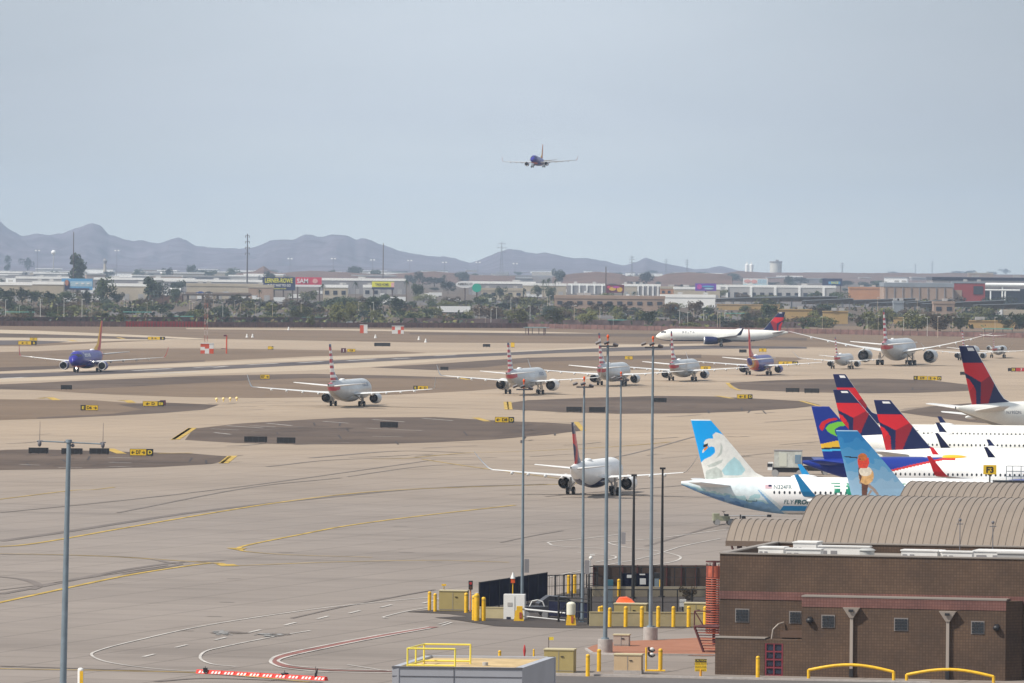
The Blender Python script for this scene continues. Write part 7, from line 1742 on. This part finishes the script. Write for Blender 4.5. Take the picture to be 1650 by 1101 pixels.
r = empty('barrier_post', P(920, 1008), 0, 'white rounded drum on a yellow base at the right end of the white arm', 'barrier'); mb = MB(); mb.box((0,0,0.45),(0.85,0.7,0.9),top=(0.75,0.8)); mb.build('base', M_ypipe, r)
mb = MB(); mb.cyl((0,0,0.9),(0,0,1.75),0.38,None,18); mb.sphere((0,0,1.75),0.38,18,sc=(1,1,0.55)); mb.build('drum', mat('drum_cream', (0.72,0.70,0.58), 0.5), r); mb = MB(); mb.box((0.1,-0.36,0.5),(0.18,0.03,0.55)); mb.build('rust_panel', M_rust, r)
r = empty('reader_post', P(826, 988), 0, 'orange and white warning beacon above the white cabinet', 'beacon'); mb = MB(); mb.cyl((0,0,0),(0,0,2.6),0.05,None,6); mb.build('post', M_ypipe, r); mb = MB(); mb.box((0,0,2.75),(0.35,0.3,0.35)); mb.build('lamp', S_orange, r); mb = MB(); mb.lathe([(2.95,0.22),(3.5,0.02)],'Z',n=12); mb.build('cap', S_wht, r)
# traffic signal
r = empty('traffic_signal', P(758, 986), 0, 'small traffic signal with red lens on an orange post', 'traffic light'); mb = MB(); mb.cyl((0,0,0),(0,0,2.0),0.07,None,8); mb.build('post', mat('faded_orange', (0.65,0.28,0.12), 0.5), r); s_ = sc_at(758,986)
mb = MB(); mb.box((0,0,(986-943)/s_),(0.36,0.3,0.75)); hd = mb.build('signal_head', S_black, r)
for k, mm in enumerate((S_red, mat('lens_dark', (0.10,0.04,0.02), 0.4))): mb = MB(); mb.cyl((0,-0.15,(986-940)/s_-0.36*k),(0,-0.2,(986-940)/s_-0.36*k),0.12,None,12); mb.build('lens', mm, hd)
r = empty('small_sign', P(715, 975), 0, 'tiny yellow stand with a bar top behind the left tan cabinet', 'sign'); mb = MB(); mb.cyl((0,0,0),(0,0,1.7),0.05,None,6); mb.build('stand', M_cab, r); mb = MB(); mb.box((0,0,1.75),(0.4,0.1,0.15)); mb.build('head', M_ypipe, r)
# beds, kerb
ground_poly('terracotta_bed', [(944,1046),(960,1039),(1000,1034),(1060,1031),(1160,1029),(1160,1055),(1080,1055),(1000,1054),(955,1052)], 0.036, M_terra, n=5)
mb = MB(); kp = [P(x, y, 0) for x, y in [(944,1046),(960,1039),(1000,1034),(1060,1031),(1160,1029)]]
for seg in ([P(944,1047,0),P(955,1054,0),P(1000,1056,0),P(1160,1057,0)],):
    for a, b in zip(seg, seg[1:]): d = b-a; mb.box((a+b)/2+Vector((0,0,0.07)), (d.length,0.16,0.14), 0, math.atan2(d.y,d.x))
structure(mb.build('kerb', M_pier))
mb = MB(); a = P(890,1088,0); b = P(1500,1101,0); d = b-a; mb.box((a+b)/2+Vector((0,0,0.07)), (d.length,0.25,0.14), 0, math.atan2(d.y,d.x)); structure(mb.build('kerb', M_pier))
structure(MB().poly([P(880,1089,0.03),P(1760,1106,0.03),P(1760,1160,0.03),P(860,1160,0.03)]).build('service_road', M_road))
# panda-like black and white marker between bollards
r = empty('marker_board', P(1052, 1082), 0, 'black and white curved marker board between the kerb bollards', 'marker'); s_ = sc_at(1052,1082)
mb = MB(); mb.cyl((-0.5,0,0),(-0.5,0,1.75),0.07,None,8); mb.cyl((-0.5,0,0.05),(0.9,0,0.05),0.08,None,8); mb.cyl((0.55,0,0),(0.55,0,0.95),0.06,None,8); mb.build('yellow_frame', M_ypipe, r)
for z in (1.62, 1.25): mb = MB(); mb.tube([(-0.30,0,z+0.17),(-0.34,0,z),(-0.2,0,z-0.15),(0.0,0,z-0.16),(0.12,0,z-0.02)],0.075); mb.build('curl', C_black, r); mb = MB(); mb.sphere((-0.08,0,z+0.02),0.15,12,sc=(1.1,0.5,0.8)); mb.build('disc', S_wht, r)
# yellow notice
r = empty('warning_sign', P(1129, 1090), 0, 'yellow notice board with a black header on an orange post', 'sign'); s_ = sc_at(1129,1090)
mb = MB(); mb.cyl((0,0,0),(0,0,0.5),0.09,None,8); mb.build('post', mat('post_amber', (0.75,0.35,0.03), 0.5), r); mb = MB(); mb.box((0,0,18/s_),(19/s_,0.08,20/s_)); bdp = mb.build('board', S_yel, r)
mb = MB(); mb.box((0,-0.05,25.5/s_),(19/s_,0.02,5/s_)); mb.build('header', S_black, bdp)
for k, t_ in enumerate(('CAUTION','LOOK BOTH','WAYS FOR','AIRCRAFT')):
    text_obj('lettering', t_, 0.17 if k else 0.19, S_ltyel if k == 0 else S_black, bdp, Matrix.Translation((0,-0.065,(24.2-5.2*k)/s_)) @ Matrix.Rotation(PI/2,4,'X'), align='CENTER')
# gate sign F3 and jet bridge platform
g_ = PD(1595, 757, 655); s_ = F/g_.y; r = empty('gate_sign', Vector((g_.x, g_.y, 0)), 0, 'yellow gate sign reading F3 above the far barrel roof', 'sign'); z = g_.z
mb = MB(); mb.box((0,0,z),(21/s_,0.15,15/s_)); bdp = mb.build('board', S_yel, r); mb = MB(); mb.cyl((0,0,0),(0,0,z-7/s_),0.07,None,8); mb.build('post', M_blk, r)
mb = MB(); mb.prism([(-0.35,-0.05),(0.35,-0.05),(0,-0.05)], 0, 0) if False else mb.poly([(-0.3,-0.05,z-7/s_),(0.3,-0.05,z-7/s_),(0,-0.05,z-11/s_)]); mb.build('pointer', S_black, r)
text_obj('lettering', 'F3', 0.78, S_black, bdp, Matrix.Translation((0,-0.09,z-0.27)) @ Matrix.Rotation(PI/2,4,'X'), align='CENTER', bold=0.03)
g_ = PD(1636, 778, 650); s_ = F/g_.y; r = empty('jet_bridge', Vector((g_.x, g_.y, 0)), 0, 'grey jet bridge platform with pipe railing at the right edge', 'jet bridge'); z = g_.z
mb = MB(); mb.box((1.2,0.8,z),(6.4,2.6,0.35)); mb.build('platform', C_dark, r); mb = MB(); mb.box((1.6,1.2,z/2),(1.2,1.2,z-0.3)); mb.build('support', B_grey, r); mb = MB(); mb.box((3.4,0.9,z+1.3),(2.2,2.2,2.3)); mb.build('cabin', B_lgrey, r)
mb = MB(); [mb.cyl((x,-0.5,z+0.15),(x,-0.5,z+1.6),0.035,None,6) for x in (-0.9,-0.3,0.5,1.3,2.1)]; [mb.cyl((-0.9,-0.5,z+q_),(2.1,-0.5,z+q_),0.035,None,6) for q_ in (0.6,1.1,1.6)]; mb.build('railing', M_galv, r)
# ================================================================== WATER-FILLED BARRIER
a, L_, an = at2(318, 1085, 526, 1097); s_ = F/a.y
M_bar = mat('barrier_red_orange', (0.72,0.035,0.02), 0.5, var=0.12, scale=2)
n = 10
for k in range(n):
    c = a+Vector((math.cos(an), math.sin(an), 0))*(L_*(k+0.5)/n); w_ = L_/n
    r = empty('traffic_barrier', c, an, ('%s low red and white barrier block from the left' % ORD[k]), 'barrier', 'low red and white barrier blocks in line')
    mb = MB(); mb.box((0,0,0.14),(w_*0.98,0.42,0.28),top=(0.97,0.6)); mb.build('body', M_bar, r); mb = MB()
    for q_ in range(3): x = w_*(-0.3+0.26*q_); mb.poly([(x,-0.20,0.05),(x+0.18,-0.20,0.05),(x+0.28,-0.155,0.22),(x+0.10,-0.155,0.22)])
    mb.build('reflective_stripes', S_wht, r)
for px, py, lb in ((331,1086,'black lamp unit clipped on the left end of the barrier line'),(459,1093,'black lamp unit lying flat on the barrier line'),(509,1096,'black lamp unit with aerial at the right of the barrier line')):
    g_ = P(px, py); r = empty('warning_lamp', g_+Vector((0,-0.1,0.27)), 0, lb, 'lamp', 'lamps on the barrier line'); mb = MB()
    if px < 400: mb.box((0,0,0.02),(0.32,0.3,0.3)); 
    elif px < 500: mb.sphere((0,0,0.05),0.22,10,sc=(1.3,0.8,0.5))
    else: mb.box((0,0,0.12),(0.22,0.2,0.3),top=(0.6,0.6)); mb.cyl((0.05,0,0.2),(0.1,0,0.55),0.06,0.04,8)
    mb.build('housing', C_dark, r); mb = MB(); mb.cyl((0,0,0.1),(-0.02,0,0.3 if px < 500 else 0.7),0.02,None,6); mb.build('aerial', C_dark, r)
# stub at the bottom left
g_ = PD(130, 1080, 440); r = empty('marker_post', Vector((g_.x, g_.y, 0)), 0, 'white and orange round-topped marker post at the bottom left edge', 'marker post'); mb = MB(); mb.cyl((0,0,0),(0,0,g_.z),0.20,None,14); mb.sphere((0,0,g_.z),0.20,14,sc=(1,1,0.8)); mb.build('post', S_wht, r); mb = MB(); mb.box((0.06,-0.17,g_.z-0.9),(0.22,0.08,1.7)); mb.build('reflector', M_ypipe, r)
# ================================================================== GREY FOREGROUND ROOF
M_clad = mat('cladding_grey', (0.42,0.43,0.47), 0.45, 0.15, var=0.05, scale=0.6); M_memb = mat('membrane_tan', (0.50,0.37,0.20), 0.8, var=0.25, scale=0.8); M_seamk = mat('cladding_joint', (0.12,0.12,0.14), 0.6); M_yrail = mat('railing_yellow', (0.82,0.68,0.10), 0.45)
ZR = 12.0; c0 = P(632, 1074, ZR); ang = R(-3.5); u_ = Vector((math.cos(ang), math.sin(ang), 0)); 
r = empty('grey_rooftop', Vector((c0.x, c0.y, 0)), ang, 'near grey metal-clad roof block at the bottom edge with a tan roof deck', 'building')
W_ = (840-630)/(F/c0.y); Dd = 9.0; sk = 1.2
def quadwall(p0, p1, z0, z1, th, m, name):
    d = Vector((p1[0]-p0[0], p1[1]-p0[1])); n_ = Vector((-d.y, d.x)).normalized()*th
    mb = MB(); mb.prism([(p0[0],p0[1]),(p1[0],p1[1]),(p1[0]+n_.x,p1[1]+n_.y),(p0[0]+n_.x,p0[1]+n_.y)], z0, z1); return mb.build(name, m, r)
A0=(0,0); A1=(W_,0); A2=(W_+1.0,Dd); A3=(0.55+0.3,Dd)
quadwall(A0, A1, 0, ZR, 0.30, M_clad, 'front_parapet'); quadwall(A1, A2, 0, ZR, 0.35, M_clad, 'side_parapet'); quadwall(A2, A3, 0, ZR, 0.30, M_clad, 'rear_parapet'); quadwall(A3, A0, 0, ZR, 0.30, M_clad, 'side_parapet')
mb = MB(); mb.poly([(0.25,0.25,ZR-0.10),(W_-0.1,0.25,ZR-0.10),(A2[0]-0.3,Dd-0.25,ZR-0.10),(A3[0]+0.25,Dd-0.25,ZR-0.10)]); mb.build('roof_deck', M_memb, r)
mb = MB(); mb.box((W_/2,-0.012,ZR-0.42),(W_,0.02,0.03)); mb.box((W_*0.475,-0.0125,ZR-1.0),(0.03,0.021,2.0)); mb.box((W_/2,-0.02,ZR-0.02),(W_+0.04,0.04,0.06)); mb.build('cladding_joint', M_seamk, r)
mb = MB(); mb.cyl((W_*0.68,3.2,ZR-0.4),(W_*0.68,3.2,ZR+0.05),0.13,None,12); mb.build('roof_vent', B_lgrey, r)
rr = empty('safety_railing', r.matrix_world @ Vector((0,0,0)), ang, 'yellow pipe safety railing standing on the near grey roof', 'railing'); rr.location = (c0.x, c0.y, ZR)
s_ = F/c0.y; xs_ = lambda p_: (p_-632)/s_
F0 = (xs_(655), 0.6); F1 = (xs_(732), 0.6); G0 = (xs_(672), 4.2); G1 = (xs_(748), 4.2)
T_ = 37/s_
mb = MB()
for (a, b) in ((F0,F1),(G0,G1),(F0,G0)): 
    for z in (T_, T_*0.27): mb.cyl((a[0],a[1],z-0.25),(b[0],b[1],z-0.25),0.042,None,8)
mb.build('rails', M_yrail, rr)
for p_ in (F0, F1, G0, G1, ((F0[0]+G0[0])/2,(F0[1]+G0[1])/2)): mb = MB(); mb.cyl((p_[0],p_[1],-0.4),(p_[0],p_[1],T_-0.22),0.042,None,8); mb.build('upright', M_yrail, rr)
# small beacons showing above the grey roof
r = empty('red_marker', P(845, 1068), 0, 'thin red marker spike behind the grey roof', 'marker'); mb = MB(); mb.lathe([(0,0.03),(0.5,0.05),(0.9,0.11),(1.3,0.05),(1.35,0.01)],'Z',n=8); mb.build('spike', S_red, r); mb = MB(); mb.cyl((0,0,0),(0,0,0.06),0.2,None,10); mb.build('foot', C_dark, r)
r = empty('wind_flag', P(884, 1050), 0, 'small cream flag on a thin staff behind the tan cabinet', 'flag'); mb = MB(); mb.cyl((0,0,0),(0,0,1.1),0.03,None,6); mb.build('staff', M_pole, r); mb = MB(); mb.box((0.2,0,1.0),(0.35,0.03,0.24)); mb.build('cloth', S_ltyel, r)
# desert shrub in the compound
r = tree(1108, 940, 968, 30, 'bush', 2, 'bare grey-brown shrub behind the black picket fence', 'bush')
r = empty('utility_box', P(1100, 985), 0, 'small pale instrument box before the bare shrub', 'cabinet'); mb = MB(); mb.box((0,0,0.7),(0.55,0.4,0.6)); mb.build('casing', C_wh, r); mb = MB(); mb.box((0,0,0.2),(0.1,0.1,0.4)); mb.build('leg', M_blk, r)
